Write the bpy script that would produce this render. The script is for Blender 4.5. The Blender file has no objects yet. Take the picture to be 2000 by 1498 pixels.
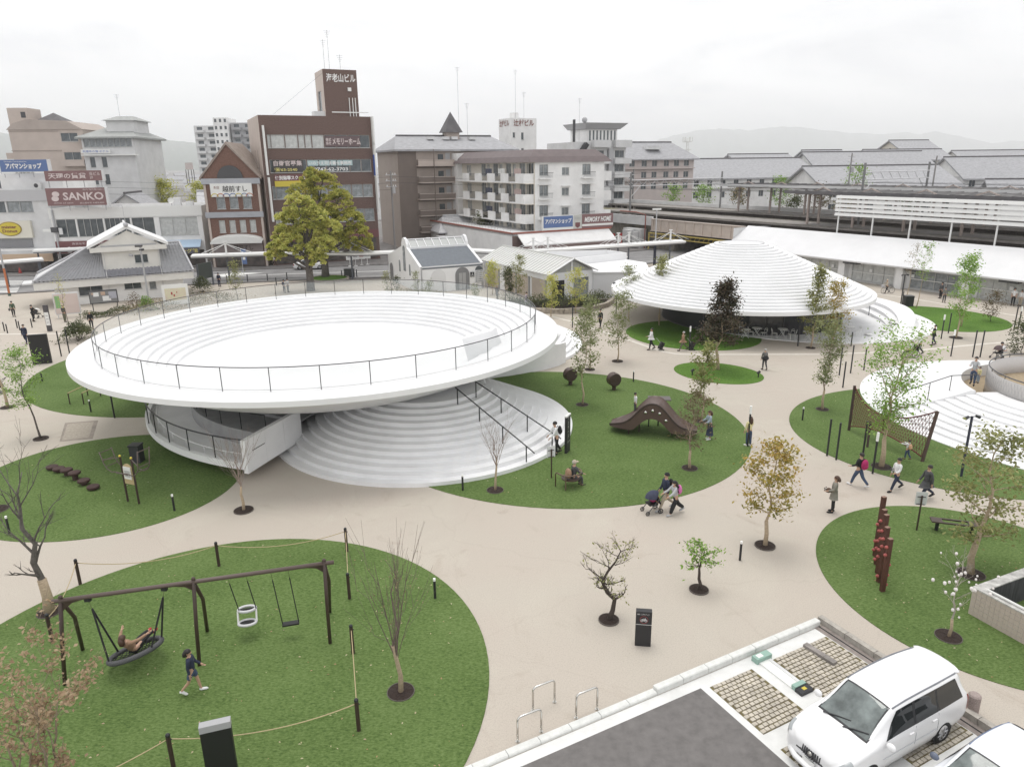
import bpy,math,random
import numpy as np
from mathutils import Vector,Matrix
R=math.radians
rnd=random.Random(7)
SC=bpy.context.scene
COL=SC.collection
# ------------------------------------------------------------------ camera
cam_data=bpy.data.cameras.new('camera')
cam=bpy.data.objects.new('camera',cam_data)
COL.objects.link(cam)
cam_data.sensor_width=36.0
cam_data.lens=36.0*1400.0/2000.0
cam_data.clip_start=0.5
cam_data.clip_end=60000
def cam_matrix(pitch,roll):
    f=Vector((0,math.cos(pitch),-math.sin(pitch)))
    up=Vector((0,math.sin(pitch),math.cos(pitch)))
    rt=Vector((1,0,0))
    c,s=math.cos(roll),math.sin(roll)
    r2=c*rt+s*up
    u2=-s*rt+c*up
    return Matrix(((r2.x,u2.x,-f.x,0),(r2.y,u2.y,-f.y,0),(r2.z,u2.z,-f.z,14.0),(0,0,0,1)))
cam.matrix_world=cam_matrix(R(17.0),R(-0.71))
SC.camera=cam
# ------------------------------------------------------------------ sky, sun, exposure
SUN_EL,SUN_AZ=R(78),R(-20)
W=bpy.data.worlds.new('World');SC.world=W;W.use_nodes=True
wn,wl=W.node_tree.nodes,W.node_tree.links
wn.clear()
wo=wn.new('ShaderNodeOutputWorld');bg=wn.new('ShaderNodeBackground')
sky=wn.new('ShaderNodeTexSky');sky.sky_type='NISHITA';sky.sun_disc=False
sky.sun_elevation=SUN_EL;sky.sun_rotation=SUN_AZ;sky.air_density=1.0;sky.dust_density=3.0
tc=wn.new('ShaderNodeTexCoord');mp=wn.new('ShaderNodeMapping');mp.inputs['Scale'].default_value=(1.0,1.0,4.2)
nz=wn.new('ShaderNodeTexNoise');nz.inputs['Scale'].default_value=2.6;nz.inputs['Detail'].default_value=6;nz.inputs['Roughness'].default_value=0.55;nz.inputs['Distortion'].default_value=0.6
cr=wn.new('ShaderNodeValToRGB')
cr.color_ramp.elements[0].position=0.33;cr.color_ramp.elements[0].color=(0.78,0.785,0.80,1)
cr.color_ramp.elements[1].position=0.56;cr.color_ramp.elements[1].color=(1,1,1,1)
sc_=wn.new('ShaderNodeVectorMath');sc_.operation='SCALE';sc_.inputs['Scale'].default_value=10.6
mx=wn.new('ShaderNodeMix');mx.data_type='RGBA';mx.inputs['Factor'].default_value=0.95
wl.new(tc.outputs['Generated'],mp.inputs['Vector']);wl.new(mp.outputs['Vector'],nz.inputs['Vector'])
wl.new(nz.outputs['Fac'],cr.inputs['Fac']);wl.new(cr.outputs['Color'],sc_.inputs[0])
wl.new(sky.outputs['Color'],mx.inputs['A']);wl.new(sc_.outputs['Vector'],mx.inputs['B'])
wl.new(mx.outputs['Result'],bg.inputs['Color']);bg.inputs['Strength'].default_value=0.114
wl.new(bg.outputs['Background'],wo.inputs['Surface'])
sun_d=bpy.data.lights.new('sun','SUN');sun_d.energy=1.35;sun_d.angle=R(28);sun_d.color=(1,0.97,0.92)
sun=bpy.data.objects.new('sun',sun_d);COL.objects.link(sun)
sd=Vector((math.sin(SUN_AZ)*math.cos(SUN_EL),math.cos(SUN_AZ)*math.cos(SUN_EL),math.sin(SUN_EL)))
sun.rotation_euler=sd.to_track_quat('Z','Y').to_euler()
sun.location=(0,0,60)
vs=SC.view_settings
vs.view_transform='Standard';vs.look='None';vs.exposure=0.12;vs.gamma=1.0;vs.use_curve_mapping=False
SC.cycles.max_bounces=6;SC.cycles.diffuse_bounces=3;SC.cycles.glossy_bounces=3
SC.cycles.transparent_max_bounces=16;SC.cycles.transmission_bounces=4;SC.cycles.volume_bounces=2
SC.cycles.use_denoising=True
# ------------------------------------------------------------------ materials
MATS={}
def mat(name,col,rough=0.7,var=0.0,vscale=4.0,col2=None,bump=0.0,bscale=30.0,metal=0.0,coords='Object',detail=4.0,spec=None,alpha=None,stretch=None,bdist=0.02):
    if name in MATS:return MATS[name]
    m=bpy.data.materials.new(name);m.use_nodes=True;MATS[name]=m
    nt=m.node_tree;n,l=nt.nodes,nt.links
    b=n['Principled BSDF']
    b.inputs['Base Color'].default_value=(*col,1);b.inputs['Roughness'].default_value=rough;b.inputs['Metallic'].default_value=metal
    if spec is not None:b.inputs['Specular IOR Level'].default_value=spec
    if alpha is not None:b.inputs['Alpha'].default_value=alpha
    if var>0 or bump>0 or col2:
        t=n.new('ShaderNodeTexCoord');src=t.outputs[coords]
        if stretch:
            mpp=n.new('ShaderNodeMapping');mpp.inputs['Scale'].default_value=stretch;l.new(src,mpp.inputs['Vector']);src=mpp.outputs['Vector']
    if var>0 or col2:
        z=n.new('ShaderNodeTexNoise');z.inputs['Scale'].default_value=vscale;z.inputs['Detail'].default_value=detail;z.inputs['Roughness'].default_value=0.62
        l.new(src,z.inputs['Vector'])
        r=n.new('ShaderNodeValToRGB');l.new(z.outputs['Fac'],r.inputs['Fac'])
        c2=col2 or tuple(c*(1-var) for c in col);c1=col if col2 else tuple(min(1,c*(1+var*0.6)) for c in col)
        r.color_ramp.elements[0].position=0.32;r.color_ramp.elements[0].color=(*c2,1)
        r.color_ramp.elements[1].position=0.68;r.color_ramp.elements[1].color=(*c1,1)
        l.new(r.outputs['Color'],b.inputs['Base Color'])
    if bump>0:
        z2=n.new('ShaderNodeTexNoise');z2.inputs['Scale'].default_value=bscale;z2.inputs['Detail'].default_value=3
        l.new(src,z2.inputs['Vector'])
        bp=n.new('ShaderNodeBump');bp.inputs['Strength'].default_value=bump;bp.inputs['Distance'].default_value=bdist
        l.new(z2.outputs['Fac'],bp.inputs['Height']);l.new(bp.outputs['Normal'],b.inputs['Normal'])
    return m
def island_mat(name,cols,rough=0.6,noise=0.0,trans=0.15):
    """leaf material: colour picked per leaf between the given colours"""
    if name in MATS:return MATS[name]
    m=bpy.data.materials.new(name);m.use_nodes=True;MATS[name]=m
    n,l=m.node_tree.nodes,m.node_tree.links;b=n['Principled BSDF'];b.inputs['Roughness'].default_value=rough
    ge=n.new('ShaderNodeNewGeometry');r=n.new('ShaderNodeValToRGB');r.color_ramp.interpolation='LINEAR'
    k=len(cols)
    r.color_ramp.elements[0].color=(*cols[0],1);r.color_ramp.elements[1].color=(*cols[-1],1)
    for i in range(1,k-1):
        e=r.color_ramp.elements.new(i/(k-1));e.color=(*cols[i],1)
    t=n.new('ShaderNodeTexCoord');z=n.new('ShaderNodeTexNoise');z.inputs['Scale'].default_value=0.9;l.new(t.outputs['Object'],z.inputs['Vector'])
    a=n.new('ShaderNodeMath');a.operation='MULTIPLY_ADD';a.inputs[1].default_value=0.55
    s2=n.new('ShaderNodeMath');s2.operation='MULTIPLY_ADD';s2.inputs[1].default_value=1.3;s2.inputs[2].default_value=-0.42
    l.new(z.outputs['Fac'],s2.inputs[0]);l.new(ge.outputs['Random Per Island'],a.inputs[0]);l.new(s2.outputs[0],a.inputs[2]);l.new(a.outputs[0],r.inputs['Fac'])
    l.new(r.outputs['Color'],b.inputs['Base Color'])
    tr=n.new('ShaderNodeBsdfTranslucent');l.new(r.outputs['Color'],tr.inputs['Color'])
    ms=n.new('ShaderNodeMixShader');ms.inputs[0].default_value=trans
    l.new(b.outputs[0],ms.inputs[1]);l.new(tr.outputs[0],ms.inputs[2]);l.new(ms.outputs[0],n['Material Output'].inputs['Surface'])
    return m
WHITE=mat('white_paint',(0.77,0.77,0.775),0.55,0.045,0.35,bump=0.03,bscale=25)
CONC=mat('white_concrete',(0.78,0.78,0.785),0.7,0.07,0.6,bump=0.08,bscale=30)
GREYC=mat('pale_concrete',(0.58,0.58,0.58),0.8,0.12,0.9,bump=0.3,bscale=30)
DARKC=mat('dark_deck',(0.16,0.16,0.165),0.8,0.15,2)
BLACK=mat('black_metal',(0.018,0.019,0.022),0.45)
BLACKM=mat('black_matt',(0.012,0.012,0.013),0.6)
NAVY=mat('navy_metal',(0.03,0.035,0.06),0.45)
BROWN=mat('brown_metal',(0.055,0.034,0.026),0.5,0.15,3)
RUST=mat('red_brown_wood',(0.085,0.030,0.020),0.6,0.25,5,bump=0.2)
STEEL=mat('stainless',(0.62,0.61,0.58),0.25,metal=1.0)
GREYM=mat('grey_metal',(0.40,0.40,0.41),0.5)
WLAMP=mat('white_lamp_glass',(0.85,0.85,0.83),0.35)
GLASS=mat('window_glass',(0.10,0.115,0.125),0.08,0.3,1.5)
GLASSL=mat('curtained_glass',(0.50,0.51,0.50),0.15,0.2,2.5)
GLASSM=mat('grey_glass',(0.26,0.28,0.29),0.12,0.35,2.0)
ALU=mat('aluminium_frame',(0.50,0.50,0.49),0.45)
FRAME_D=mat('dark_frame',(0.06,0.06,0.065),0.5)
SOIL=mat('soil',(0.035,0.022,0.017),0.95,0.5,30,bump=0.8,bscale=60)
BARK=mat('wrapped_bark',(0.42,0.33,0.23),0.9,0.25,9,bump=0.3,bscale=40,stretch=(1,1,3))
BARKG=mat('grey_bark',(0.13,0.115,0.105),0.95,0.35,9,bump=0.6,bscale=30)
BARKD=mat('dark_bark',(0.065,0.05,0.042),0.95,0.35,9,bump=0.6,bscale=30)
# ------------------------------------------------------------------ mesh builder
class MB:
    def __init__(s):s.v=[];s.f=[];s.smooth=False
    def add(s,vs,fs):
        o=len(s.v);s.v.extend([tuple(q) for q in vs]);s.f.extend([tuple(i+o for i in q) for q in fs]);return s
    def box(s,c,d,rz=0.0,rx=0.0,ry=0.0,taper=1.0):
        x,y,z=d[0]/2,d[1]/2,d[2]/2
        M=Matrix.Translation(c)@Matrix.Rotation(rz,4,'Z')@Matrix.Rotation(ry,4,'Y')@Matrix.Rotation(rx,4,'X')
        vs=[M@Vector((a*x*(taper if k>0 else 1),b*y*(taper if k>0 else 1),k*z)) for k in (-1,1) for a,b in ((-1,-1),(1,-1),(1,1),(-1,1))]
        return s.add(vs,[(3,2,1,0),(4,5,6,7),(0,1,5,4),(1,2,6,5),(2,3,7,6),(3,0,4,7)])
    def b2(s,a,b):
        return s.box([(a[i]+b[i])/2 for i in range(3)],[abs(b[i]-a[i]) for i in range(3)])
    def prism(s,pts,z0,z1):
        n=len(pts)
        vs=[(x,y,z0) for x,y in pts]+[(x,y,z1) for x,y in pts]
        return s.add(vs,[tuple(range(n-1,-1,-1)),tuple(range(n,2*n))]+[(i,(i+1)%n,n+(i+1)%n,n+i) for i in range(n)])
    def xprism(s,pts,x0,x1):
        n=len(pts)
        vs=[(x0,y,z) for y,z in pts]+[(x1,y,z) for y,z in pts]
        return s.add(vs,[tuple(range(n-1,-1,-1)),tuple(range(n,2*n))]+[(i,(i+1)%n,n+(i+1)%n,n+i) for i in range(n)])
    def yprism(s,pts,y0,y1):
        n=len(pts)
        vs=[(x,y0,z) for x,z in pts]+[(x,y1,z) for x,z in pts]
        return s.add(vs,[tuple(range(n)),tuple(range(2*n-1,n-1,-1))]+[(i,n+i,n+(i+1)%n,(i+1)%n) for i in range(n)])
    def tube(s,pts,r,n=6,cap=True,r2=None):
        pts=[Vector(p) for p in pts];k=len(pts)
        rs=r if isinstance(r,(list,tuple)) else [r+(((r2 if r2 is not None else r)-r)*i/max(1,k-1)) for i in range(k)]
        vs=[];ref=None
        for i,p in enumerate(pts):
            t=(pts[min(i+1,k-1)]-pts[max(i-1,0)])
            t=t.normalized() if t.length>1e-9 else Vector((0,0,1))
            if ref is None:ref=Vector((1,0,0)) if abs(t.x)<0.9 else Vector((0,1,0))
            a=(ref-t*ref.dot(t));a=a.normalized() if a.length>1e-6 else t.orthogonal().normalized();b=t.cross(a);ref=a
            for j in range(n):
                th=2*math.pi*j/n
                vs.append(p+rs[i]*(math.cos(th)*a+math.sin(th)*b))
        fs=[(i*n+j,i*n+(j+1)%n,(i+1)*n+(j+1)%n,(i+1)*n+j) for i in range(k-1) for j in range(n)]
        if cap:fs+=[tuple(range(n-1,-1,-1)),tuple(range((k-1)*n,k*n))]
        return s.add(vs,fs)
    def cyl(s,c,r,h,n=12,r2=None):return s.tube([c,(c[0],c[1],c[2]+h)],r,n,True,r2)
    def lathe(s,prof,c=(0,0,0),n=48,a0=0.0,a1=None,closed=False):
        full=a1 is None;m=n if full else n+1;a1=a0+2*math.pi if full else a1
        k=len(prof);vs=[]
        for j in range(m):
            th=a0+(a1-a0)*j/n
            for r_,z in prof:vs.append((c[0]+r_*math.cos(th),c[1]+r_*math.sin(th),c[2]+z))
        fs=[]
        for j in range(n):
            j2=(j+1)%m
            for i in range(k-1 if not closed else k):
                i2=(i+1)%k
                fs.append((j*k+i,j2*k+i,j2*k+i2,j*k+i2))
        if not full and closed:
            fs+=[tuple(range(k)),tuple((m-1)*k+i for i in range(k-1,-1,-1))]
        return s.add(vs,fs)
    def ball(s,c,r,n=10,m=6,sq=(1,1,1)):
        prof=[(max(1e-4,math.sin(math.pi*i/m))*r,-math.cos(math.pi*i/m)*r) for i in range(m+1)]
        o=len(s.v);s.lathe(prof,(0,0,0),n)
        for i in range(o,len(s.v)):
            x,y,z=s.v[i];s.v[i]=(c[0]+x*sq[0],c[1]+y*sq[1],c[2]+z*sq[2])
        return s
    def quad(s,a,b,c,d):return s.add([a,b,c,d],[(0,1,2,3)])
    def wall(s,w,h,holes=(),depth=0.18,x0=0.0,z0=0.0,y=0.0,th=0.3):
        """front wall in the xz plane facing -y, with rectangular openings (x,z,w,h) and reveals"""
        xs=sorted({x0,x0+w}|{a for q in holes for a in (q[0],q[0]+q[2])});zs=sorted({z0,z0+h}|{a for q in holes for a in (q[1],q[1]+q[3])})
        def inside(x,z):return any(q[0]<x<q[0]+q[2] and q[1]<z<q[1]+q[3] for q in holes)
        for i in range(len(xs)-1):
            for j in range(len(zs)-1):
                if xs[i+1]-xs[i]<1e-6 or zs[j+1]-zs[j]<1e-6 or inside((xs[i]+xs[i+1])/2,(zs[j]+zs[j+1])/2):continue
                s.quad((xs[i],y,zs[j]),(xs[i+1],y,zs[j]),(xs[i+1],y,zs[j+1]),(xs[i],y,zs[j+1]))
        for x,z,a,b in holes:
            d=depth
            s.quad((x,y,z),(x,y+d,z),(x+a,y+d,z),(x+a,y,z));s.quad((x,y,z+b),(x+a,y,z+b),(x+a,y+d,z+b),(x,y+d,z+b))
            s.quad((x,y,z),(x,y,z+b),(x,y+d,z+b),(x,y+d,z));s.quad((x+a,y,z),(x+a,y+d,z),(x+a,y+d,z+b),(x+a,y,z+b))
        return s
    def mesh(s,name,m,smooth=None):
        me=bpy.data.meshes.new(name);me.from_pydata(s.v,[],s.f);me.validate()
        if m:me.materials.append(m)
        if smooth or s.smooth:me.polygons.foreach_set('use_smooth',[True]*len(me.polygons))
        me.update();return me
    def build(s,name,m,parent=None,smooth=None,label=None):
        o=bpy.data.objects.new(name,s.mesh(name,m,smooth));COL.objects.link(o)
        if parent:o.parent=parent
        if label:o['label']=label
        return o
def shade_angle(o,deg=35):
    me=o.data
    me.polygons.foreach_set('use_smooth',[True]*len(me.polygons))
    try:me.set_sharp_from_angle(angle=R(deg))
    except Exception:pass
    return o
def thing(name,label,cat,loc=(0,0,0),rz=0.0,group=None):
    o=bpy.data.objects.new(name,None);COL.objects.link(o);o.empty_display_size=0.2
    o.location=loc if len(loc)==3 else (loc[0],loc[1],0);o.rotation_euler=(0,0,rz)
    return tag(o,label,cat,group)
def tag(o,label,cat,group=None):
    o['label']=label;o['category']=cat
    if group:o['group']=group
    return o
def struct(o,kind='structure'):o['kind']=kind;return o
def inst(name,mesh,parent,loc=(0,0,0),rz=0.0,label=None):
    o=bpy.data.objects.new(name,mesh);COL.objects.link(o);o.parent=parent;o.location=loc;o.rotation_euler=(0,0,rz)
    if label:o['label']=label
    return o
def dup(root,loc,rz=None,label=None,scale=None):
    def cp(o,par):
        c=o.copy();COL.objects.link(c);c.parent=par
        for ch in kids.get(o.name,()):cp(ch,c)
        return c
    kids={}
    for o in COL.objects:
        if o.parent:kids.setdefault(o.parent.name,[]).append(o)
    c=cp(root,None);c.location=loc if len(loc)==3 else (loc[0],loc[1],0)
    if rz is not None:c.rotation_euler=(0,0,rz)
    if label:c['label']=label
    if scale:c.scale=(scale,scale,scale)
    return c
_txt={}
def text(s,parent,m,w=None,h=None,loc=(0,0,0),rz=0.0,name='lettering',ext=0.02,bold=0.0,flat=False,shear=0.0):
    """lettering standing in the xz plane facing -y, centred on loc, scaled to width w and height h"""
    cu=bpy.data.curves.new('text_curve','FONT');cu.body=s;cu.size=1;cu.resolution_u=2;cu.offset=bold;cu.shear=shear
    tmp=bpy.data.objects.new('text_tmp',cu)
    me=bpy.data.meshes.new_from_object(tmp)
    bpy.data.objects.remove(tmp);bpy.data.curves.remove(cu)
    n=len(me.vertices)
    if n==0:return None
    co=np.empty(n*3);me.vertices.foreach_get('co',co);co=co.reshape(-1,3)
    lo,hi=co.min(0),co.max(0);d=np.maximum(hi-lo,1e-6)
    sx=(w/d[0]) if w else (h/d[1]);sy=(h/d[1]) if h else sx
    x=(co[:,0]-(lo[0]+hi[0])/2)*sx;z=(co[:,1]-(lo[1]+hi[1])/2)*sy
    out=np.stack([x,np.zeros(n),z],1) if not flat else np.stack([x,z,np.zeros(n)],1)
    me.vertices.foreach_set('co',out.ravel());me.update();me.name=name
    me.materials.clear();me.materials.append(m)
    o=bpy.data.objects.new(name,me);COL.objects.link(o);o.parent=parent;o.location=loc;o.rotation_euler=(0,0,rz)
    return o
# ------------------------------------------------------------------ ground, lawns, roads
def plaza_mat():
    m=bpy.data.materials.new('plaza_paving');m.use_nodes=True;n,l=m.node_tree.nodes,m.node_tree.links;b=n['Principled BSDF'];b.inputs['Roughness'].default_value=0.9
    t=n.new('ShaderNodeTexCoord')
    def noise(sc,det,lo,hi,dist=0.0):
        z=n.new('ShaderNodeTexNoise');z.inputs['Scale'].default_value=sc;z.inputs['Detail'].default_value=det;z.inputs['Roughness'].default_value=0.65;z.inputs['Distortion'].default_value=dist;l.new(t.outputs['Object'],z.inputs['Vector'])
        r=n.new('ShaderNodeMapRange');r.inputs['From Min'].default_value=lo;r.inputs['From Max'].default_value=hi;l.new(z.outputs['Fac'],r.inputs['Value']);return r.outputs[0]
    def mixc(f,a,bcol):
        x=n.new('ShaderNodeMix');x.data_type='RGBA';l.new(f,x.inputs['Factor'])
        if isinstance(a,tuple):x.inputs['A'].default_value=(*a,1)
        else:l.new(a,x.inputs['A'])
        x.inputs['B'].default_value=(*bcol,1);return x.outputs['Result']
    c=mixc(noise(0.11,5,0.40,0.62,0.5),(0.470,0.428,0.368),(0.470,0.415,0.358))
    c=mixc(noise(0.22,6,0.52,0.72,0.8),c,(0.50,0.465,0.395))
    c=mixc(noise(0.42,9,0.58,0.86,1.4),c,(0.34,0.28,0.225))
    c=mixc(noise(26,4,0.48,0.80),c,(0.31,0.27,0.235))
    vo=n.new('ShaderNodeTexVoronoi');vo.feature='DISTANCE_TO_EDGE';vo.inputs['Scale'].default_value=0.16
    nd=n.new('ShaderNodeTexNoise');nd.inputs['Scale'].default_value=1.2;nd.inputs['Detail'].default_value=4;l.new(t.outputs['Object'],nd.inputs['Vector'])
    va=n.new('ShaderNodeVectorMath');va.operation='MULTIPLY_ADD';va.inputs[1].default_value=(0.9,0.9,0);l.new(nd.outputs['Color'],va.inputs[0]);l.new(t.outputs['Object'],va.inputs[2]);l.new(va.outputs[0],vo.inputs['Vector'])
    cr_=n.new('ShaderNodeMapRange');cr_.inputs['From Min'].default_value=0.0;cr_.inputs['From Max'].default_value=0.006;cr_.inputs['To Min'].default_value=0.13;cr_.inputs['To Max'].default_value=0.0;l.new(vo.outputs['Distance'],cr_.inputs['Value'])
    c=mixc(cr_.outputs[0],c,(0.27,0.21,0.175))
    l.new(c,b.inputs['Base Color'])
    z=n.new('ShaderNodeTexNoise');z.inputs['Scale'].default_value=35;l.new(t.outputs['Object'],z.inputs['Vector'])
    bp=n.new('ShaderNodeBump');bp.inputs['Strength'].default_value=0.3;bp.inputs['Distance'].default_value=0.01;l.new(z.outputs['Fac'],bp.inputs['Height']);l.new(bp.outputs[0],b.inputs['Normal'])
    return m
PLAZA=plaza_mat()
def turf_mat(name,ca,cb,cc):
    m=bpy.data.materials.new(name);m.use_nodes=True;n,l=m.node_tree.nodes,m.node_tree.links;b=n['Principled BSDF'];b.inputs['Roughness'].default_value=0.95;b.inputs['Specular IOR Level'].default_value=0.15
    t=n.new('ShaderNodeTexCoord')
    mp_=n.new('ShaderNodeMapping');mp_.inputs['Scale'].default_value=(1.0,1.9,1);l.new(t.outputs['Object'],mp_.inputs['Vector'])
    z=n.new('ShaderNodeTexNoise');z.inputs['Scale'].default_value=9.5;z.inputs['Detail'].default_value=5;z.inputs['Roughness'].default_value=0.8;l.new(mp_.outputs['Vector'],z.inputs['Vector'])
    z2=n.new('ShaderNodeTexNoise');z2.inputs['Scale'].default_value=0.35;z2.inputs['Detail'].default_value=4;l.new(t.outputs['Object'],z2.inputs['Vector'])
    r=n.new('ShaderNodeValToRGB');e=r.color_ramp.elements;e[0].position=0.38;e[0].color=(*cb,1);e[1].position=0.66;e[1].color=(*cc,1);q=e.new(0.5);q.color=(*ca,1)
    mm=n.new('ShaderNodeMath');mm.operation='MULTIPLY_ADD';mm.inputs[1].default_value=0.22;l.new(z2.outputs['Fac'],mm.inputs[0])
    m2=n.new('ShaderNodeMath');m2.operation='ADD';m2.inputs[1].default_value=-0.11;l.new(mm.outputs[0],m2.inputs[0]);l.new(z.outputs['Fac'],mm.inputs[2])
    l.new(m2.outputs[0],r.inputs['Fac']);l.new(r.outputs['Color'],b.inputs['Base Color'])
    bp=n.new('ShaderNodeBump');bp.inputs['Strength'].default_value=0.6;bp.inputs['Distance'].default_value=0.03;l.new(z.outputs['Fac'],bp.inputs['Height']);l.new(bp.outputs[0],b.inputs['Normal'])
    return m
TURF=turf_mat('artificial_turf',(0.105,0.160,0.048),(0.058,0.098,0.026),(0.155,0.215,0.080))
GRASSM=turf_mat('real_grass',(0.092,0.18,0.030),(0.048,0.105,0.016),(0.14,0.235,0.055))
ASPH=mat('asphalt',(0.165,0.155,0.15),0.9,0.2,3.5,bump=0.6,bscale=90,detail=10)
ROADM=mat('road_asphalt',(0.24,0.235,0.235),0.9,0.2,0.6,bump=0.3,bscale=40)
SIDEW=mat('sidewalk_paving',(0.17,0.16,0.155),0.9,0.3,0.7)
PAINTW=mat('road_paint',(0.74,0.74,0.72),0.8,0.12,3)
CITYG=mat('city_ground',(0.22,0.21,0.20),0.95,0.3,0.02)
GUIDE=mat('guide_strip',(0.64,0.60,0.54),0.85,0.08,3)
def poly(name,pts,z,m):
    b=MB();b.add([(p[0],p[1],z) for p in pts],[tuple(range(len(pts)))])
    o=b.build(name,m)
    if o.data.polygons[0].normal.z<0:o.data.flip_normals()
    return struct(o)
struct(MB().quad((-15900,-45,-0.06),(15900,-45,-0.06),(15900,18900,-0.06),(-15900,18900,-0.06)).build('terrain',CITYG))
poly('plaza_ground',[(-120,-20),(120,-20),(120,60),(64,78),(40,117),(20,112),(-120,110)],0.0,PLAZA)
NEAR=[(-130,92.0),(-90,92.0),(-60.200,84.047,0.000),(-51.182,87.358,-0.000),(-39.506,89.369,0.000),(-28.710,91.791,0.000),(-15.867,93.554,0.000),(-3.248,96.142,0.000),(7.329,100.124,0.000),(18.589,103.343,0.000),(31.216,109.118,-0.000)]
FAR=[(-130,104),(-90,103.0),(-70.315,98.933,0.000),(-57.838,99.317,0.000),(-43.262,101.764,0.000),(-32.229,103.642,0.000),(-20.851,105.870,0.000),(-7.486,108.638,0.000),(8.230,112.655,0.000),(26.305,122.716,0.000),(40.187,134.664,0.000)]
poly('street',NEAR+FAR[::-1],0.006,ROADM)
poly('pavement',FAR+[(75,150),(-130,150)],0.011,SIDEW)
def ribbon(name,pts,w,z,m,kind='structure'):
    b=MB();P_=[Vector((p[0],p[1])) for p in pts];vs=[]
    for i,p in enumerate(P_):
        t=(P_[min(i+1,len(P_)-1)]-P_[max(0,i-1)]).normalized();nn=Vector((-t.y,t.x))*w/2
        vs+=[(p.x+nn.x,p.y+nn.y,z),(p.x-nn.x,p.y-nn.y,z)]
    b.add(vs,[(2*i,2*i+1,2*i+3,2*i+2) for i in range(len(P_)-1)])
    o=b.build(name,m)
    if o.data.polygons[0].normal.z<0:o.data.flip_normals()
    return struct(o)
def kerb_line(pts,w,h,m,name='road_kerb'):
    b=MB()
    for a,c in zip(pts[:-1],pts[1:]):
        a,c=Vector(a[:2]),Vector(c[:2]);d=c-a
        b.box(((a.x+c.x)/2,(a.y+c.y)/2,h/2),(d.length,w,h),math.atan2(d.y,d.x))
    return struct(b.build(name,m))
kerb_line(NEAR[1:],0.25,0.13,mat('kerb_concrete',(0.20,0.19,0.185),0.9,0.25,2))
kerb_line(FAR[1:],0.25,0.13,MATS['kerb_concrete'])
for pts,w in (([(-38.859,96.339,0.000),(-30.620,98.223,0.000),(-19.698,99.723,0.000),(-9.905,101.398,0.000)],0.35),([(-39.033,91.354,0.000),(-29.231,93.544,0.000),(-16.196,95.606,0.000),(-4.008,98.120,0.000)],0.18),([(-54.877,92.806,0.000),(-47.408,95.235,-0.000),(-39.070,96.174,0.000)],0.18),([(15.936,113.505,0.000),(18.277,114.593,0.000),(18.139,111.667,0.000),(15.679,108.806,0.000),(11.667,107.403,0.000)],0.2),([(17.689,105.958,0.000),(23.068,107.195,0.000)],0.2)):
    ribbon('road_marking',pts,w,0.012,PAINTW)
poly('road_marking',[(-40.709,97.885,0.000),(-38.579,99.867,0.000),(-34.269,99.744,0.000),(-38.291,96.293,0.000)],0.0165,PAINTW)
for i in range(9):
    a,c=(-70.591,95.334,0.000),(-64.492,94.848,0.000);a2,c2=(-63.526,85.338,0.000),(-58.899,85.004,-0.000)
    t0,t1=i/9,i/9+0.062
    L=lambda p,q,t:(p[0]+(q[0]-p[0])*t,p[1]+(q[1]-p[1])*t)
    poly('crosswalk_marking',[L(a,a2,t0),L(c,c2,t0),L(c,c2,t1),L(a,a2,t1)],0.017,PAINTW)
for pts in ([(-48.528,62.822,0.000),(-45.771,62.813,-0.000),(-39.301,62.721,-0.000)],[(3.073,68.673,-0.000),(3.904,67.519,0.000),(6.082,64.496,0.000),(7.311,62.070,0.000),(9.847,57.321,0.000),(11.239,54.521,0.000),(11.751,53.692,0.000),(12.582,52.978,0.000),(14.197,52.714,0.000),(17.122,52.602,0.000),(23.235,52.349,0.000),(26.429,52.561,0.000),(29.710,52.895,0.000),(30.967,53.053,0.000),(33.841,53.949,0.000),(37.445,54.926,0.000),(40.998,55.683,0.000),(45.706,56.492,0.000)],[(39.579,78.243,0.000),(41.953,74.764,0.000),(43.823,71.034,0.000),(45.602,67.761,0.000),(47.233,64.761,-0.000),(49.056,60.930,0.000)]):
    ribbon('guide_strip',pts,0.32,0.004,GUIDE)
poly('drain_grate',[(-25.887,39.087,-0.000),(-24.165,39.458,-0.000),(-22.836,36.475,0.000),(-24.406,36.077,-0.000)],0.004,mat('drain_frame',(0.30,0.26,0.225),0.9,0.2,2))
poly('drain_grate',[(-25.633,38.907,0.000),(-24.292,39.202,0.000),(-23.166,36.716,0.000),(-24.402,36.301,0.000)],0.008,mat('drain_slab',(0.39,0.345,0.29),0.9,0.2,8))
def lawn(c,a,b,ang,m=TURF,name='lawn',n=96):
    mb=MB();pts=[]
    for i in range(n):
        t=2*math.pi*i/n;x,y=a*math.cos(t),b*math.sin(t)
        pts.append((c[0]+x*math.cos(R(ang))-y*math.sin(R(ang)),c[1]+x*math.sin(R(ang))+y*math.cos(R(ang))))
    mb.prism(pts,-0.02,0.022)
    return struct(mb.build(name,m))
LAWNS=[((-8.97,16.87),8.36,8.21,-105.7),((-19.17,31.08),6.37,5.74,154.2),((-22.38,51.88),12.0,12.0,0),((2.4,37.97),10.65,10.22,-51.3),((24.3,35.69),9.1,8.17,-176.5),((16.14,21.62),5.77,5.25,-94.2)]
for q in LAWNS:lawn(*q)
for q in (((14.28,47.7),3.11,2.46,139.6),((15.31,59.34),5.78,5.21,-51.5),((38.79,64.84),6.18,5.66,135.6),((46.5,53.2),3.2,3.0,0)):lawn(*q,m=GRASSM)
lv=MB()
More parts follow.
